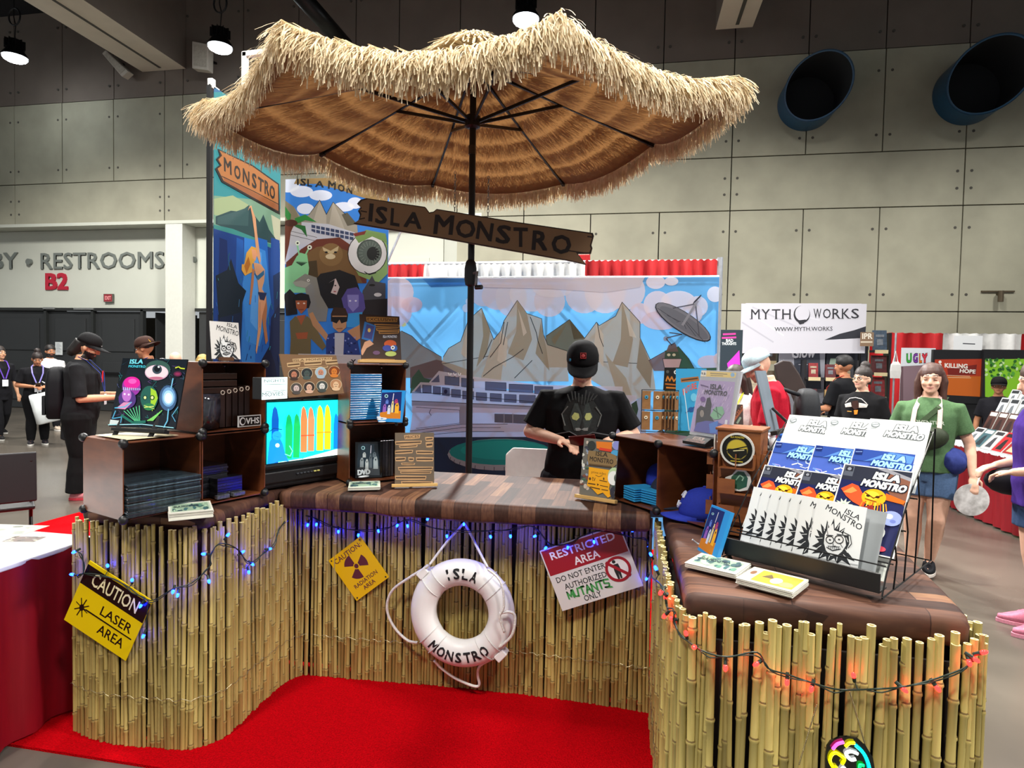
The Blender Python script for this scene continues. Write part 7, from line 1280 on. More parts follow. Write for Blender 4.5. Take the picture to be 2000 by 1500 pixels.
def chair():
    a = az(2, 893, .84); t = thing('folding_chair', 'black folding chair behind the left white table', 'chair', at(a.x-.2, a.y+.13, 0, R(230))); 
    b = B(); b.box((0, 0, .45), (.44, .42, .03)); b.build('seat', BLK, t, bevel=.01); b = B(); b.box((0, .21, .68), (.46, .025, .36), Matrix.Rotation(R(8), 3, 'X')); b.build('backrest', M('dark_cloth_back', '#0d0b11', .6), t, bevel=.01)
    for x in (-.2, .2):
        for p, q in (((x, -.2, 0), (x, .2, .8)), ((x, .22, 0), (x, -.12, .45))): b = B(); b.tube([p, q], .012, 8); b.build('leg', DKM, t)
chair()
# a big dark brown flap leaning among the crowd, and bright goods on the neighbour's table behind the cubes
P_ = [(1512, 712), (1528, 704), (1546, 706), (1562, 730), (1580, 770), (1602, 826), (1570, 830), (1545, 770), (1520, 745)]
a = ay(1545, 900, 6.7); m = frame((a.x, 6.7, 0), (1, 0, 0)); cv = Cv(m, 4, 4, -2); ol = [cv.map(p) for p in P_]; ol = ol[:6]+[(ol[5][0]+.12, .02), (ol[6][0]-.02, .02)]+ol[6:]; b = B(); b.prism(ol, 0, .03); o = b.build('folded_banner', M('dark_brown_vinyl', '#2e2321', .45, var=.15, scale=6), bevel=.012); o.matrix_world = m; tag(o, 'dark brown leaning sheet behind the man in the pale blue cap', 'folded banner')
a, c = ay(1452, 850, 4.6), ay(1556, 850, 4.6); t = thing('goods_table', 'low covered table of bright goods beyond the tan tower', 'table', at((a.x+c.x)/2, 4.6, 0)); b = B(); b.box((0, 0, (a.z-.08)/2), (c.x-a.x+.3, .4, a.z-.08)); b.build('table_cover', M('dark_cover', '#1c1c26', .8), t, bevel=.02)
random.seed(21); CL = [M('toy_%d' % i, h, .5, var=.1) for i, h in enumerate(('#2a6ac8', '#c82c34', '#e4e6ea', '#1c1e28', '#38b0e0', '#1a2a6a'))]
for i in range(14):
    x = a.x+(c.x-a.x)*(i+.5)/14; b = B(); b.ell((0, 0, .05), (.03, .03, .05), 10, 6); b.ell((0, -.005, .105), .022, 8, 6); o = b.build('soft_toy', CL[(i*5+i//3) % 6], smooth=True); o.matrix_world = at(x, 4.46+.07*(i % 2), a.z-.079); tag(o, 'small bright goods item in the row beyond the tan tower', 'toy', 'bright goods in a row beyond the tan tower')
# ------------------------------------------------------------ people
def remeshed(b, name, vox, smooth=6, fold=0, seed=0):
    """melts the overlapping limbs of one builder into one continuous skin"""
    me = bpy.data.meshes.new(name); me.from_pydata(b.v, [], b.f); bm = bmesh.new(); bm.from_mesh(me); bmesh.ops.recalc_face_normals(bm, faces=bm.faces); bm.to_mesh(me); bm.free()
    o = bpy.data.objects.new(name, me); COL.objects.link(o); r = o.modifiers.new('r', 'REMESH'); r.mode = 'VOXEL'; r.voxel_size = vox; s = o.modifiers.new('s', 'SMOOTH'); s.iterations = smooth; s.factor = .5
    dg = bpy.context.evaluated_depsgraph_get(); out = bpy.data.meshes.new_from_object(o.evaluated_get(dg)); bpy.data.objects.remove(o); bpy.data.meshes.remove(me); out.name = name
    if fold:
        ns = [v.normal.copy() for v in out.vertices]
        for v, n in zip(out.vertices, ns):
            p = v.co; k = noise.noise(Vector((p.x*9+seed, p.y*9, p.z*5)))+.6*noise.noise(Vector((p.x*20, p.y*20+seed, p.z*11))); v.co = p+n*fold*k
    out.shade_smooth(); return out
def put(me, name, mats, parent):
    mats = mats if isinstance(mats, (list, tuple)) else [mats]
    for m in mats: me.materials.append(m)
    o = bpy.data.objects.new(name, me); COL.objects.link(o); o.parent = parent; return o
SKIN = {'a': ('#c99878', '#a86a5c'), 'b': ('#b27a5a', '#8a4a40'), 'c': ('#8a5a3e', '#6a3a30'), 'd': ('#d8ac94', '#b87870')}
def clothm(h, n='cloth', r=.9): return M('%s_%s' % (n, h), h, r, var=.12, scale=90, spec=.2)
def person(label, x, y, yaw, H, skin='a', bw=1.0, belly=0, lean=0, hp=0, hy=0, hr=0, arms=None, legs=None, top=('#16171b', .55), hem=.47, bottom=('#121214', 'pants'), shoes='#1a1a1c', hair=('#1c1512', 'short'), cap=None, beard=None, lan=None, specs=False, vox=.0085, extra=None, z0=0, eyes=True, sole=None, seed=0, chest=None, cz=.735, ck_=.07, vneck=0, ties=None, group=None):
    t = thing('person', label, 'person', Matrix.Translation((x, y, z0)) @ Matrix.Rotation(R(yaw), 4, 'Z'), group); Lr = Matrix.Rotation(R(lean), 3, 'X')
    hip = Vector((0, 0, .53))
    def U(p): p = Vector(p); return (Lr @ (p-hip)+hip if p.z > .47 else p)*H
    nb = Vector((0, .004, .862)); HR = Matrix.Rotation(R(hy), 3, 'Z') @ Matrix.Rotation(R(hp), 3, 'X') @ Matrix.Rotation(R(hr), 3, 'Y'); NB = U(nb)
    def Hd(p): return NB + Lr @ HR @ (Vector(p)-nb)*H
    HM = Matrix.Translation(NB) @ (Lr @ HR).to_4x4() @ Matrix.Scale(H, 4) @ Matrix.Translation(-nb)
    sk = M('skin_'+skin, SKIN[skin][0], .62, var=.06, scale=30, spec=.25); lip = M('lips_'+skin, SKIN[skin][1], .5, var=0); hm = M('hair_'+hair[0], hair[0], .55, var=.3, scale=120, stretch=(1, 1, .2))
    A = {'L': ((.14, .02, .635), (.15, -.03, .49)), 'R': ((-.14, .02, .635), (-.15, -.03, .49))}; A.update(arms or {})
    G = {'L': ((.055, -.005, .285), (.058, .012, .045)), 'R': ((-.055, -.005, .285), (-.058, .012, .045))}; G.update(legs or {})
    def rings(b, spec, n=22, f=U):
        b.loft([[f((rx*cos(2*pi*j/n), yo+ry*sin(2*pi*j/n)-(ry*.25*fr*max(0, -sin(2*pi*j/n))), z)) for j in range(n)] for z, rx, ry, yo, fr in spec])
    def limb(b, pts, rs, n=12):
        P = [Vector(p) for p in pts]; b.tube(P, rs, n)
        for p, r in zip(P, rs): b.ell(p, r, n, 8)
    w = bw
    tor = [(.455, .07*w, .058*w, .005, 0), (.5, .094*w, .068*w, .006, belly*.4), (.56, .09*w, .066*w, .002, belly), (.62, .083*w, .062*w, 0, belly), (.70, .094*w, .068*w, 0, belly*.4), (.765, .102*w, .066*w, .004, 0), (.80, .094*w, .054*w, .008, 0), (.82, .075*w, .046*w, .009, 0), (.838, .05, .04, .01, 0), (.85, .034, .034, .008, 0), (.875, .032, .034, .004, 0)]
    b = B(); rings(b, tor)
    # head: skull, jaw, brow, nose, lips, chin, ears
    def he(c, r): b.ell(Hd(c), [k*H for k in r], 14, 10, Lr @ HR)
    he((0, .006, .943), (.0455, .058, .056)); he((0, -.014, .908), (.037, .041, .038)); he((0, -.03, .884), (.024, .024, .019)); he((0, -.046, .872+.003), (.012, .010, .009)); he((0, -.045, .945), (.03, .012, .008)); he((0, -.058, .922), (.0065, .011, .013)); he((0, -.063, .914), (.0095, .009, .007)); he((0, -.05, .895), (.013, .009, .0055)); he((.024, -.04, .913), (.013, .012, .012)); he((-.024, -.04, .913), (.013, .012, .012))
    for s in (-1, 1): he((s*.047, .004, .92), (.006, .012, .018))
    hands = []
    for s, k in ((1, 'L'), (-1, 'R')):
        e, wr = (U(p) for p in A[k][:2]); sh = U((s*.09*w, .006, .79)); limb(b, [sh, e], [.027*H*(.6+.4*w), .0235*H]); limb(b, [e, e*.6+wr*.4, wr], [.0235*H, .023*H, .0155*H])
        hands.append((e, wr, s, A[k][2] if len(A[k]) > 2 else .5))
    for k in 'LR':
        kn, an = (Vector(p)*H for p in G[k]); s = 1 if k == 'L' else -1; hp_ = Vector((s*.05*w, .004, .49))*H
        limb(b, [hp_, kn], [.06*H*w, .038*H]); limb(b, [kn, kn*.65+an*.35+Vector((0, .012*H, 0)), an], [.038*H, .037*H, .021*H]); f = (Vector((an.x*1.08, an.y-.075*H, an.z-.03*H))); limb(b, [an, f], [.022*H, .016*H])
    for e, wr, s, curl in hands: # palm, four bent fingers of different length, thumb from the side of the palm
        d = (wr-e).normalized(); side = d.cross(Vector((0, 0, 1))); side = side.normalized() if side.length > .2 else Vector((1, 0, 0)); nrm = side.cross(d).normalized(); hl = .105*H; pc = wr+d*hl*.28
        rot = Matrix((side, d, nrm)).transposed(); b.ell(pc, (.021*H, .03*H, .0095*H), 12, 8, rot)
        for i, ln in enumerate((.040, .046, .043, .034)):
            q = wr+d*hl*.5+side*(i-1.5)*.0105*H; a = curl*1.0; d1 = (d*cos(a*.5)-nrm*sin(a*.5)); d2 = (d*cos(a*1.4)-nrm*sin(a*1.4)); p1 = q+d1*ln*.5*H; limb(b, [q-d*.012*H, p1, p1+d2*ln*.5*H], [.0058*H, .0055*H, .0046*H], 8)
        tb = wr+d*hl*.12-side*s*.016*H*1; t1 = tb-side*s*.016*H+d*.016*H-nrm*.004*H; limb(b, [tb, t1, t1+d*.02*H-nrm*.006*H], [.0075*H, .0065*H, .0052*H], 8)
    me = remeshed(b, 'body', vox*1.0, 5); mats = [sk, lip, hm]; brd = None
    inv = HM.inverted()
    for p in me.polygons:
        q = inv @ p.center
        if abs(q.x) < .0145 and q.y < -.046 and .8905 < q.z < .8985: p.material_index = 1
        elif q.y < -.035 and .006 < abs(q.x) < .032 and .9475 < q.z < .9535: p.material_index = 2
        elif beard and q.z > .858 and ((q.z < .905 and q.y < .005 and not (q.z > .895 and abs(q.x) < .014)) or (.899 < q.z < .907 and q.y < -.045 and abs(q.x) < .02)): p.material_index = 2
    put(me, 'body', mats, t)
    ew, ei = M('eye_white', '#dcd8d2', .2, var=0), M('eye_iris', '#2a1c14', .2, var=0)
    if eyes:
        for s in (-1, 1):
            b = B(); b.ell(Hd((s*.0195, -.0445 if eyes is True else -.0425, .932)), [k*H for k in ((.0095, .006, .0055) if eyes is True else (.0085, .0045, .005))], 10, 6, Lr @ HR); e = b.build('eye', ew if eyes is True else sk, t, smooth=True); b = B(); b.ell(Hd((s*.0195, -.0485, .9315)), [k*H for k in ((.0042, .003, .0046) if eyes is True else (.0085, .0025, .0013))], 8, 6, Lr @ HR); b.build('iris', ei, e, smooth=True)
    # clothes
    c_, sl = top[0], top[1]; b = B(); g = .011
    hz = hem
    tr = [(z, rx+g+(.006 if z < .6 else 0), ry+g+(.004 if z < .6 else 0), yo, fr) for z, rx, ry, yo, fr in tor if hz+.01 < z < .84]; z, rx, ry, yo, fr = tr[0]
    def Us(p): p = Vector(p); return (Lr @ (p-hip)+hip)*H
    rings(b, [(hz, rx+.003, ry+.003, yo, fr)]+tr+[(.846, .042, .044, .008, 0)], 26, Us)
    for s, k in ((1, 'L'), (-1, 'R')):
        e, wr = (U(p) for p in A[k][:2]); sh = U((s*.097*w, .006, .8)); q = sh+(e-sh)*min(1, sl*1.15)
        s0 = U((s*.078*w, .008, .797)); b.ell(s0, .031*H*(.7+.3*w), 12, 8); b.ell(sh*.8+q*.2, .037*H*(.7+.3*w), 12, 8); b.tube([s0, sh, sh*.5+q*.5, q], [.031*H*(.7+.3*w), .037*H*(.7+.3*w), .038*H, .041*H], 14)
        if sl > 1: b.ell(q, .035*H, 12, 8); b.tube([q, e+(wr-e)*min(1, (sl-.87)*1.8)], [.033*H, .026*H], 12)
    put(remeshed(b, 'shirt', vox*1.0, 9, .0035*H, seed), 'shirt', clothm(c_), t)
    b = B(); col, kind = bottom
    if kind != 'none':
        rings(b, [(.455, .074*w, .066*w, .005, 0), (.5, .099*w, .075*w, .006, belly*.3), (.55, .094*w, .071*w, .002, belly*.6)], 24, Us)
        for k in 'LR':
            kn, an = (Vector(p)*H for p in G[k]); s = 1 if k == 'L' else -1; h0 = Vector((s*.05*w, .004, .49))*H; b.ell(h0, .067*H*w, 14, 8)
            if kind == 'shorts': q = h0+(kn-h0)*.55; b.tube([h0, q], [.066*H*w, .062*H*w], 16)
            else: fl = .05 if kind == 'wide' else .031; b.tube([h0, kn], [.066*H*w, .048*H if kind == 'pants' else .056*H], 16); b.ell(kn, .048*H if kind == 'pants' else .056*H, 14, 8); b.tube([kn, kn*.5+an*.5, an+Vector((0, 0, .0))], [.048*H, (.04+fl*.3)*H, (fl+.004)*H], 16)
        put(remeshed(b, 'trousers' if kind != 'shorts' else 'shorts', vox, 3, .003*H, seed+3), 'trousers' if kind != 'shorts' else 'shorts', clothm(col, 'weave'), t)
    if shoes:
        for k in 'LR':
            kn, an = (Vector(p)*H for p in G[k]); f = Vector((0, -1, 0)); s = 1 if k == 'L' else -1; zz = an.z-.045*H; f = Vector((s*.12, -1, 0)).normalized(); r_ = Vector((-f.y, f.x, 0))
            def sr(z, k_, up=0): return [an*1+Vector((0, 0, zz-an.z))+f*(.04*H+.078*H*k_*cos(a))+r_*(.029*H*k_*sin(a)*(1-.15*cos(a)))+Vector((0, 0, z*H-(up*H*max(0, cos(a))))) for a in [2*pi*i/18 for i in range(18)]]
            b = B(); b.loft([sr(.001, .98), sr(.001, 1), sr(.014, 1), sr(.015, .97)]); so = b.build('shoe', clothm(sole or '#d8d6d0', 'sole', .6), t, smooth='angle'); b = B(); b.loft([sr(.014, .96), sr(.03, .93), sr(.048, .8, .018), sr(.058, .5, .03)]); b.build('shoe_upper', clothm(shoes, 'upper', .7), so, smooth=True)
    # hair
    st = hair[1]; b = B()
    if st != 'bald':
        b.ell(Hd((0, .0095, .9565)), [k*H for k in (.0515, .0595, .0535)], 16, 10, Lr @ HR)
        if st in ('long', 'mid'):
            L_ = .80 if st == 'long' else .845
            b.tube([Hd((0, .035, .95)), Hd((0, .046, .90)), Hd((0, .05, L_))], [.047*H, .05*H, .04*H], 12)
            for s in (-1, 1): b.tube([Hd((s*.036, .0, .965)), Hd((s*.05, .005, .92)), Hd((s*.05, .0, L_+.01))], [.018*H, .02*H, .014*H], 10)
        if st == 'bun': b.ell(Hd((0, .03, 1.012)), .03*H, 12, 8); b.tube([Hd((0, .04, .94)), Hd((0, .04, .89))], [.04*H, .03*H], 10)
        if st == 'tall': b.ell(Hd((0, -.006, .985)), [k*H for k in (.042, .045, .024)], 12, 8, Lr @ HR)
        if st == 'nape': b.tube([Hd((0, .045, .94)), Hd((0, .055, .9)), Hd((0, .066, .865)), Hd((.0, .07, .84))], [.04*H, .036*H, .03*H, .016*H], 12)
        put(remeshed(b, 'hair', vox*.9, 2, .004*H, 5), 'hair', hm, t)
    if cap:
        hc, br, bd = cap; cmt = clothm(hc, 'cap', .85); b = B(); n = 24; rr = .0555
        def cr(z, k): return [Hd((rr*k*cos(2*pi*j/n), .008+rr*1.17*k*sin(2*pi*j/n), z)) for j in range(n)]
        b.loft([cr(.948, 1.0), cr(.948, 1.03), cr(.968, 1.02), cr(.988, .93), cr(1.003, .74), cr(1.013, .45), cr(1.016, .1)]); ck = b.build('cap', cmt, t, smooth=True)
        if br is not None:
            b = B(); V = []; q = 13; sg = Matrix.Rotation(R(br), 3, 'Z')
            for yy in (0, .0025):
                for k_ in range(5):
                    for j in range(q):
                        a = pi+pi*j/(q-1); f_ = k_/4; c0 = sg @ Vector((rr*.98*cos(a), rr*1.17*sin(a)-.062*f_*max(0, -sin(a))**.6, 0)); V.append(Hd((c0.x, c0.y+.008, .951+yy-.014*f_*(cos(a)**2)-.006*f_)))
            F = [(k_*q+j, k_*q+j+1, (k_+1)*q+j+1, (k_+1)*q+j) for k_ in range(4) for j in range(q-1)]; F += [tuple(5*q+i for i in reversed(f)) for f in F]; F += [(4*q+j, 4*q+j+1, 9*q+j+1, 9*q+j) for j in range(q-1)]; b.add(V, F); b.build('cap_brim', cmt, ck, smooth=True)
        if bd:
            b = B(); w_ = .013; pts = []; sg = Matrix.Rotation(R(br or 0), 3, 'Z')
            for u, v in ((-1, 0), (1, 0), (1, 1), (-1, 1)): x_ = u*w_; z_ = .962+v*.022; c0 = sg @ Vector((x_, -rr*1.21*math.sqrt(max(0, 1-(x_/rr)**2))*(1-.12*v), 0)); pts.append(Hd((c0.x, c0.y+.007, z_)))
            b.add(pts, [(0, 1, 2, 3)]); b.build('cap_badge', clothm(bd, 'badge'), ck)
    if specs:
        b = B()
        for s in (-1, 1): b.tube([Hd((s*.0205+.0135*cos(a), -.056, .931+.011*sin(a))) for a in [i*pi/8 for i in range(16)]], .0013*H, 5, closed=True); b.tube([Hd((s*.034, -.055, .934)), Hd((s*.05, .0, .932))], .0013*H, 5)
        b.tube([Hd((-.007, -.058, .933)), Hd((.007, -.058, .933))], .0013*H, 5); b.build('spectacles', M('black_frame', '#121214', .3, var=0), t)
    if lan:
        for s in (-1, 1):
            b = B(); P = [Us((s*.03, .02, .86)), Us((s*.05, -.03, .84)), Us((s*.045, -.068*w-.02, .77)), Us((s*.008, -.08*w-.018-.02*belly, .655))]; 
            for p, q in zip(P, P[1:]): b.bar(p, q, .018, .003, (0, -1, .2))
            b.build('lanyard', clothm(lan, 'ribbon'), t)
        b = B(); c = Us((0, -.08*w-.024-.02*belly, .61)); b.box(c, (.095, .006, .12)); b.build('pass_card', M('pass_card', '#d8dce4', .3, var=.1), t, bevel=.004)
    if chest: # printed shirt motif laid over the chest
        for kind, a, col in chest:
            b = B(); V = []
            pts = a
            def on(u, v): x_ = u*ck_; ang = math.asin(max(-.95, min(.95, x_/(.112*w)))); return Us((x_, -(.068*w+g)*1.05*cos(ang)-.006-.014*belly*max(0, min(1, (.8-cz)*9)), .0+cz+v*ck_))
            for (u, v) in pts: V.append(on(u, v))
            if kind == 'p':
                c = (sum(p[0] for p in pts)/len(pts), sum(p[1] for p in pts)/len(pts)); V.append(on(*c)); n = len(pts); b.add(V, [(i, (i+1) % n, n) for i in range(n)])
            else: b.tube(V, .004, 5)
            b.build('shirt_print', clothm(col, 'ink', .8), t)
    if extra: extra(t, U, Us, Hd, H)
    return t
def phone(lab, p, rz, tilt=60, col='#141416', roll=0):
    t = thing('phone', lab, 'phone', Matrix.Translation(p) @ Matrix.Rotation(R(rz), 4, 'Z') @ Matrix.Rotation(R(tilt), 4, 'X') @ Matrix.Rotation(R(roll), 4, 'Y')); b = B(); b.box((0, 0, 0), (.074, .008, .15)); b.build('body', M('phone_'+col, col, .25, var=0), t, bevel=.003); b = B(); b.box((0, .0045, 0), (.066, .001, .138)); b.build('screen', M('phone_screen', '#7a3a34', .1, emit=.5, var=0), t)
def backpack(lab, x, y, z, rz, h, col, w=.3, d=.17):
    t = thing('backpack', lab, 'backpack', at(x, y, z, R(rz))); b = B(); 
    b.loft([[Vector((sx*w/2*k*(abs(cos(a))**.5)*(1 if cos(a) > 0 else -1) if 0 else w/2*k*max(-1, min(1, 1.25*cos(a))), d*.5+d/2*k*max(-1, min(1, 1.2*sin(a))), zz*h)) for a in [2*pi*i/20 for i in range(20)] for sx in (1,)] for zz, k in ((0, .8), (.04, .95), (.3, 1.02), (.7, 1), (.9, .85), (.98, .6), (1, .3))]); m = clothm(col, 'nylon', .6); b.build('pack_body', m, t, smooth=True)
    b = B(); b.loft([[Vector((w*.38*max(-1, min(1, 1.25*cos(a))), d*1.02+.04*max(0, sin(a)), zz*h)) for a in [2*pi*i/16 for i in range(16)]] for zz in (.08, .1, .42, .44)]); b.build('front_pocket', m, t, smooth=True)
    for s in (-1, 1): b = B(); b.tube([(s*w*.3, .01, h*.9), (s*w*.33, -.1, h*.98), (s*w*.36, -.2, h*.8), (s*w*.38, -.16, h*.4), (s*w*.36, .0, h*.12)], .016, 8); b.build('strap', m, t, smooth=True)
def feet(px, py): p = az(px, py, 0); return p.x, p.y
# the seller
def seller_extra(t, U, Us, Hd, H):
    b = B(); b.box((0, 0, 0), (.022, .004, .022)); 
VX, VY = -.262, 3.86
FUR = [('l', [(-.5+.12*i, .75+.1*sin(i)), (-.62+.16*i, 1.08+.2*((i*3) % 4)/3)], '#3c3e3e') for i in range(9)]
MOTIF = FUR+[('p', [(-.75, -.5), (-.85, .2), (-.6, .8), (-.1, 1), (.45, .9), (.8, .4), (.85, -.1), (.6, -.6), (0, -.75)], '#2b2e2e'), ('p', [(-.5, .1), (-.3, .7), (.3, .72), (.5, .15), (.3, -.5), (-.3, -.5)], '#3c4342'), ('l', [(-.7, -.3), (-.85, .2), (-.6, .55)], '#6a6e6c'), ('l', [(.7, -.3), (.85, .2), (.6, .55)], '#6a6e6c'), ('p', [(-.42, .12), (-.3, .3), (-.12, .26), (-.08, .08), (-.2, -.05), (-.38, 0)], '#b8c07a'), ('p', [(.14, .1), (.2, .28), (.38, .3), (.46, .12), (.36, -.02), (.2, -.02)], '#b8c07a'), ('p', [(-.25, -.38), (.3, -.34), (.28, -.48), (-.22, -.5)], '#8a8e8c'), ('l', [(-1.2, -.75), (-.5, -.55), (0, -.8)], '#55585a'), ('l', [(1.2, -.7), (.5, -.55), (0, -.8)], '#55585a'), ('l', [(-1.1, -1.0), (-.3, -.85)], '#4a4e4e'), ('l', [(1.1, -.95), (.3, -.85)], '#4a4e4e')]
sel = person('seller in black creature T-shirt and black cap looking down at a phone', VX, VY, 4, 1.715, 'd', 1.27, .25, 3, 26, 0, arms={'L': ((.19, .0, .672), (.085, -.145, .668), .9), 'R': ((-.187, .0, .672), (-.066, -.155, .67), .9)}, top=('#0b0b0e', .72), hem=.46, bottom=('#15151c', 'pants'), hair=('#3a2a22', 'short'), cap=('#0c0c0f', 0, None), vox=.006, chest=MOTIF, cz=.738, ck_=.08, seed=1)
def capmark(px, wd, col, lab): pass
hm_ = Vector((VX, VY, 0))
for (px, w_, c) in (((1139, 695), .022, '#8a1a1c'), ((1114, 703), .011, '#2a8ab8')):
    d = ray(*px).normalized(); ck = [c_ for c_ in sel.children if c_.name.startswith('cap')][0]; bpy.context.view_layer.update(); mi = ck.matrix_world.inverted(); ok, lo, nn, _ = ck.ray_cast(mi @ CAM, (mi.to_3x3() @ d).normalized())
    if ok:
        rot = nn.to_track_quat('Z', 'Y').to_matrix(); b = B(); b.tube([Vector((w_*cos(a), w_*sin(a), .0)) for a in [pi/4+i*pi/2 for i in range(4)]] if w_ > .015 else [Vector((w_*.5*cos(a), w_*.5*sin(a), 0)) for a in [i*pi/6 for i in range(12)]], .004, 6, closed=True); b.ell((0, 0, 0), (w_*.55, w_*.55, .003), 10, 6); b.v = [tuple(rot @ Vector(v)+lo+nn*.002) for v in b.v]; b.build('cap_badge', M('badge_'+c, c, .6, var=0), ck)
ph = sel.matrix_world @ Vector((.01, -.385, 1.155)); phone('dark phone in a reddish case held by the seller', ph, 0, 35, '#4a1416', 80)
# pale chair back behind the counter
a = az(1045, 925, .93); m = at(-.62, 4.1, 0); t = thing('white_chair', 'pale plastic chair just showing behind the counter by the seller', 'chair', m); b = B(); b.box((0, 0, .45), (.42, .42, .03)); b.build('seat', WHT, t, bevel=.01); b = B(); b.prism([(-.2, .46), (.2, .46), (.2, .93), (.15, .98), (-.15, .98), (-.2, .93)], .18, .21); b.build('backrest', WHT, t, bevel=.01)
for sx in (-.18, .18):
    for sy in (-.18, .18): b = B(); b.tube([(sx, sy, .0), (sx*.95, sy*.95, .45)], .012, 8); b.build('leg', DKM, t)
# left aisle
x, y = feet(158, 972)
person('tall bearded man in black T-shirt and black cap with a backpack, reading his phone', x, y, 122, 1.80, 'a', 1.2, .3, 3, 22, 0, arms={'L': ((.13, -.03, .62), (.09, -.19, .64), .8), 'R': ((-.15, -.03, .615), (-.06, -.2, .63), .8)}, top=('#191a1d', .85), hem=.36, bottom=('#0c0c0e', 'wide'), shoes='#d8848c', sole='#c03a48', hair=('#14100e', 'nape'), cap=('#151517', 0, '#c8c8c8'), beard=1, lan='#2a3a8a', seed=4, chest=[('p', [(-.3, -.3), (-.3, .7), (-.1, .7), (.1, .1), (.1, .7), (.7, .7), (.7, .2), (.5, -.3), (.1, -.3), (-.1, .2), (-.1, -.3)], '#d0202a')])
v = at(x, y, 0, R(122)) @ Vector((.01, -.44, 1.18)); phone('phone held by the tall man in the black cap', v, 122, 40)
v = at(x, y, 0, R(122)) @ Vector((0, .12, .88)); backpack('black backpack worn by the tall man in the black cap', v.x, v.y, v.z, 122, .56, '#101116')
person('man with black hair and glasses bending behind the tall man', x+1.0, y+.95, 105, 1.72, 'b', 1.05, 0, 8, 26, 10, top=('#141418', .6), hem=.45, hair=('#121014', 'tall'), specs=True, lan='#c84a2a', arms={'L': ((.13, -.03, .63), (.06, -.16, .68), .8), 'R': ((-.13, -.03, .63), (-.03, -.16, .67), .8)}, bottom=('#8a1a4a', 'pants'), chest=[('p', [(-.5, 1), (.5, 1), (.5, .7), (-.5, .7)], '#d8502a')], vox=.009, seed=6)
p = ay(291, 655, 6.9); person('man in a brown cap with yellow mark and glasses behind the record cover', p.x, 6.9, -75, 1.80, 'b', 1.1, 0, 2, 14, 0, top=('#1a1a20', .6), hair=('#1a1412', 'short'), cap=('#3a2620', 160, '#d8a01c'), specs=True, lan='#3a4aa0', vox=.009, seed=8)
p = ay(344, 680, 7.6); person('bald older man looking down behind the record cover', p.x, 7.6, 35, 1.66, 'd', 1.05, 0, 6, 30, 0, top=('#3a3a44', .6), hair=('#c8b8a8', 'bald'), vox=.01, seed=9)
p = ay(396, 693, 8.2); person('blond person half hidden behind the left storage cubes', p.x, 8.2, 215, 1.6, 'd', .9, top=('#8a3030', .6), hair=('#a88a4a', 'mid'), vox=.011)
x, y = feet(74, 868)
person('woman in black top and leggings looking at her phone, white bag on her arm', x, y, 50, 1.60, 'b', 1.2, .2, 0, 24, 0, arms={'L': ((.17, .01, .64), (.05, -.15, .63), .8), 'R': ((-.17, .01, .64), (-.03, -.15, .63), .8)}, top=('#121216', .7), hem=.5, bottom=('#0d0d10', 'pants'), shoes='#26242a', hair=('#241a18', 'bun'), lan='#8a84d0', vox=.01, seed=11)
v = at(x, y, 0, R(50)) @ Vector((.0, -.30, 1.03)); phone('phone held by the woman with the white bag', v, 50, 50)
def bag(x, y, z, rz):
    m = at(x, y, z, R(rz)) @ Matrix.Rotation(R(-14), 4, 'Y'); t = thing('tote_bag', 'big crumpled white plastic bag hanging from the woman in black', 'bag', m); b = B(); n = 20
    b.loft([[Vector((hw*max(-1, min(1, 1.3*cos(a)))+.01*sin(9*zz+a*3), dp*sin(a)+.012*sin(a*5+zz*20), zz)) for a in [2*pi*i/n for i in range(n)]] for zz, hw, dp in ((-.44, .2, .05), (-.42, .225, .08), (-.2, .225, .1), (0, .215, .07), (.06, .21, .04), (.08, .2, .02))]); b.build('bag_body', M('white_plastic_film', '#d8dee0', .35, var=.06, scale=8, bump=.5), t, smooth=True)
    mm = Matrix.Translation((.03, -.108, -.32)); cv = Cv(m @ mm, .2, .26, -.1, raw=True)
    for ln_, yy in (('HECA', .3),): cv.text(ln_, (.1, yy), (.8, yy), (.1, yy-.17), '#2c3034', .02)
    cv.line([(.1, .66), (.85, .66)], .04, '#4a5054').line([(.55, .72), (.8, .84), (.6, .92)], .05, '#2c3034')
    me_o = cv.build('bag_print', PAPER, t, '#dde2e4', .002); me_o.matrix_basis = mm
    for s in (-.09, .09): b = B(); b.tube([(s, 0, .06), (s*.8, 0, .2), (s*.2, .02, .26)], .008, 6); b.build('bag_handle', M('white_plastic_film', '#d8dee0'), t)
v = at(x, y, 0, R(50)) @ Vector((.1, -.27, .84)); bag(v.x, v.y, v.z, 50)
x2, y2 = feet(100, 848); person('man in white T-shirt half hidden behind the woman with the white bag', x2-.5, y2+.45, 55, 1.74, 'b', 1.1, 0, 0, 6, 10, top=('#d8d8da', .7), hair=('#1a1412', 'short'), beard=1, shoes='#b8a898', bottom=('#1a1a1e', 'pants'), vox=.011, seed=13)
x3, y3 = feet(12, 858); person('person in black walking off at the left edge with a purple lanyard', x3-.12, y3, 75, 1.68, 'a', 1.0, 0, 0, 0, 10, legs={'L': ((.06, .02, .285), (.07, .16, .09)), 'R': ((-.05, -.06, .29), (-.05, -.08, .045))}, top=('#17171c', .95), hem=.42, hair=('#241a16', 'long'), lan='#6a4ab8', bottom=('#141418', 'pants'), vox=.011, seed=15)
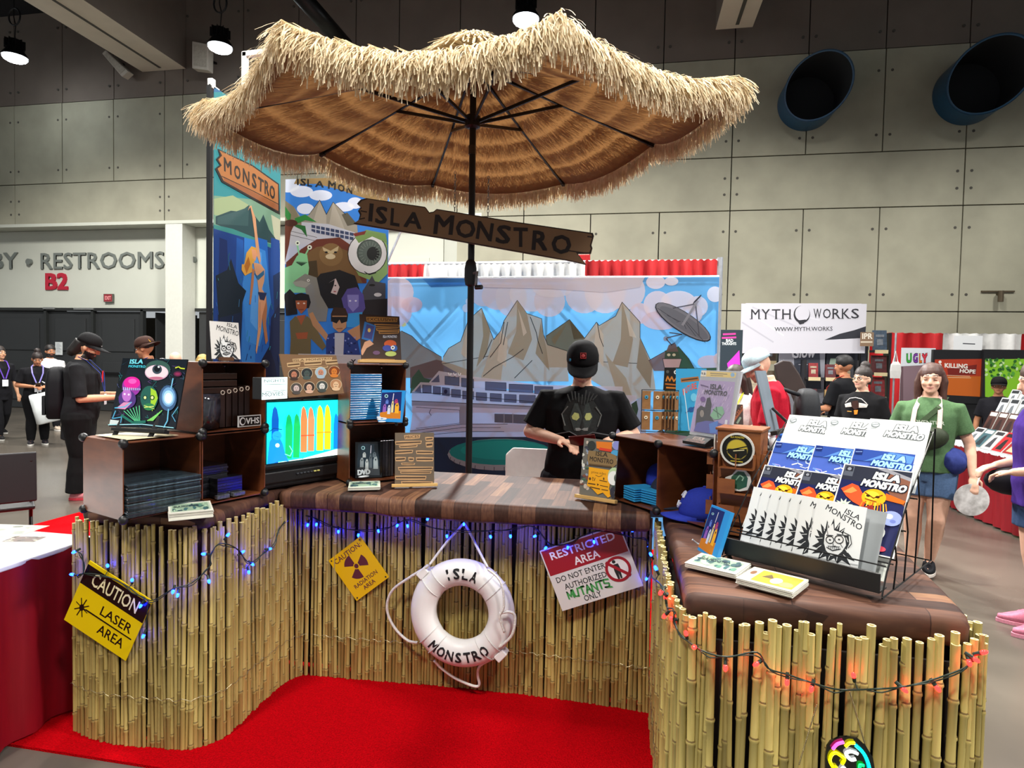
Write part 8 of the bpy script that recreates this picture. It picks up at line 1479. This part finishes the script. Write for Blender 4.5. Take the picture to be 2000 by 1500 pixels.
# right aisle
def green_extra(t, U, Us, Hd, H):
    b = B(); P = [Us((.06, .03, .85)), Us((.04, -.07, .80)), Us((-.05, -.095, .70))]
    for p, q in zip(P, P[1:]): b.bar(p, q, .035, .006, (0, -1, .2))
    b.build('bag_strap', clothm('#3a4a34', 'strap'), t)
    for s, top_, bot in ((-1, (-.035, 0, .855), (-.055, -.1, .715)), (1, (.035, 0, .855), (.05, -.1, .70))): b = B(); b.bar(Us(top_), Us((top_[0]*1.4, -.075, .79)), .03, .004, (0, -1, .2)); b.bar(Us((top_[0]*1.4, -.075, .79)), Us(bot), .03, .004, (0, -1, .2)); b.build('pink_strap', clothm('#d8b4b0', 'strap'), t)
    b = B(); b.ell((0, 0, 0), (.125, .06, .085), 14, 8, Matrix.Rotation(R(-18), 3, 'Y')); c = Us((.015, -.105, .66)); b.v = [tuple(Vector(v)+c) for v in b.v]; b.build('sling_bag', clothm('#2c3426', 'nylon', .6), t, smooth=True)
    b = B(); b.ell((0, 0, 0), (.105, .11, .10), 12, 8); c = Us((.095, -.01, .555)); b.v = [tuple(Vector(v)+c) for v in b.v]; me = remeshed(b, 'tied_jacket', .012, 2, .02, 3); put(me, 'tied_jacket', clothm('#2a3570', 'jacket'), t)
    b = B(); vs, fs, _ = glyphs('ADVENTUR', .02); V = []
    for u, v in vs: x_ = (u-.5)*.135; V.append(Us((x_, -(.068+.011)*1.07*math.sqrt(max(0, 1-(x_/.125)**2))-.008, .725+v*.017)))
    b.add(V, fs); b.build('shirt_lettering', clothm('#c8d4c4', 'ink'), t)
x, y = feet(1796, 1122)
GW = person('woman in green T-shirt and denim shorts walking past with pink straps', x+.02, y, -30, 1.63, 'd', 1.05, .1, 0, 2, 4, arms={'L': ((.155, .03, .64), (.175, -.02, .5), .6), 'R': ((-.15, .03, .64), (-.165, -.03, .5), .5)}, legs={'R': ((-.045, -.03, .285), (-.045, -.02, .045)), 'L': ((.05, -.05, .285), (.02, .03, .06))}, top=('#4c6a48', .62), hem=.5, bottom=('#4a6284', 'shorts'), shoes='#14161c', sole='#d8d0c8', hair=('#43271f', 'long'), eyes='closed', extra=green_extra, seed=17, vox=.0075)
p = GW.matrix_world @ Vector((.30, -.06, .70)); t = thing('paper_fan', 'round moon-patterned hand fan carried by the woman in green', 'fan', Matrix.Translation(p) @ Matrix.Rotation(R(15), 4, 'Y')); b = B(); b.tube([(.12*0, -.002, -.06), (0, .002, -.06)], .118, 32); b.build('fan_disc', M('moon_print', '#8a8886', .5, var=.5, scale=14, h2='#dedede'), t); b = B(); b.tube([(0, 0, .05), (0, 0, .12)], .006, 8); b.build('fan_handle', WHT, t)
p = ay(1475, 700, 5.35); person('man in pale blue cap and red T-shirt bent over the goods table', p.x+.18, 5.35, -95, 1.74, 'd', 1.12, .1, 9, 24, 0, arms={'L': ((.14, -.05, .63), (.05, -.2, .60), .7), 'R': ((-.15, -.05, .62), (-.04, -.2, .59), .7)}, top=('#b3142c', .75), hair=('#b08a70', 'bald'), cap=('#b8cfd8', 0, None), beard=1, vox=.008, seed=19)
v = at(p.x+.18, 5.35, 0, R(-95)) @ Vector((0, .14, .92)); backpack('dark grey backpack worn by the man in the pale blue cap', v.x, v.y, v.z, -95, .5, '#26282c')
p = ay(1447, 735, 5.9); person('woman in white shirt with yellow strap behind the boxed comic', p.x, 5.9, -45, 1.6, 'd', .98, 0, 4, 18, -6, top=('#d8d6d2', .7), hair=('#2c1e1a', 'long'), lan='#c8cc3a', vox=.009, seed=21)
p = ay(1650, 690, 8.2); person('dark-haired man in black T-shirt seen from behind at the book stall', p.x, 8.2, -140, 1.74, 'b', 1.1, .1, 0, 4, 0, arms={'R': ((-.16, .0, .63), (-.08, -.12, .60)), 'L': ((.15, -.02, .63), (.05, -.14, .62))}, top=('#111216', .75), hair=('#0e0d10', 'tall'), lan='#e0584c', vox=.01, seed=23)
TEES = [('l', [(-.9, .55), (-.5, .95), (0, 1.05), (.5, .95), (.9, .55)], '#d8d4d0'), ('p', [(-1, .4), (-.4, .6), (-.3, .2), (-.9, .1)], '#c8c4c0'), ('p', [(.3, .6), (1, .5), (.9, .2), (.3, .15)], '#c8c4c0'), ('p', [(-.3, .7), (.2, .8), (.35, .2), (0, -.1), (-.3, .2)], '#3a2420'), ('p', [(-.1, -.1), (.25, -.05), (.2, -.45), (-.05, -.5)], '#d8842c'), ('l', [(-.7, -.25), (-.3, -.25)], '#c88a3c')]
p = ay(1684, 760, 6.9); person('woman in black printed T-shirt with dark hair and bun at right', p.x, 6.9, -40, 1.60, 'd', 1.12, .2, 0, 2, -14, top=('#0f0f12', .7), hem=.42, hair=('#241a18', 'bun'), specs=True, lan=None, chest=TEES, vox=.009, seed=25)
x, y = feet(1998, 1236)
def purple_extra(t, U, Us, Hd, H):
    b = B(); b.ell((0, 0, 0), (.07, .16, .09), 14, 8); c = Us((-.1, -.06, .54)); b.v = [tuple(Vector(v)+c) for v in b.v]; b.build('shoulder_bag', clothm('#1a1a20', 'nylon', .6), t, smooth=True)
person('person in purple T-shirt and denim shorts at the right edge, pink shoes', x+.09, y+.02, -100, 1.66, 'd', 1.15, .2, 3, 12, 0, arms={'R': ((-.16, .04, .63), (-.11, -.11, .60), .9), 'L': ((.16, .04, .63), (.06, -.11, .6), .9)}, top=('#3a1f74', .8), hem=.47, bottom=('#33496c', 'shorts'), shoes='#c87890', sole='#d890a4', hair=('#3a2a22', 'mid'), extra=purple_extra, seed=27, vox=.008)
p = ay(1980, 735, 8.6); person('person in a black cap sitting behind the right table of comics', p.x, 8.9, -30, 1.5, 'b', 1.0, top=('#1c1c22', .7), hair=('#141214', 'short'), cap=('#131316', 0, None), vox=.011, seed=29)
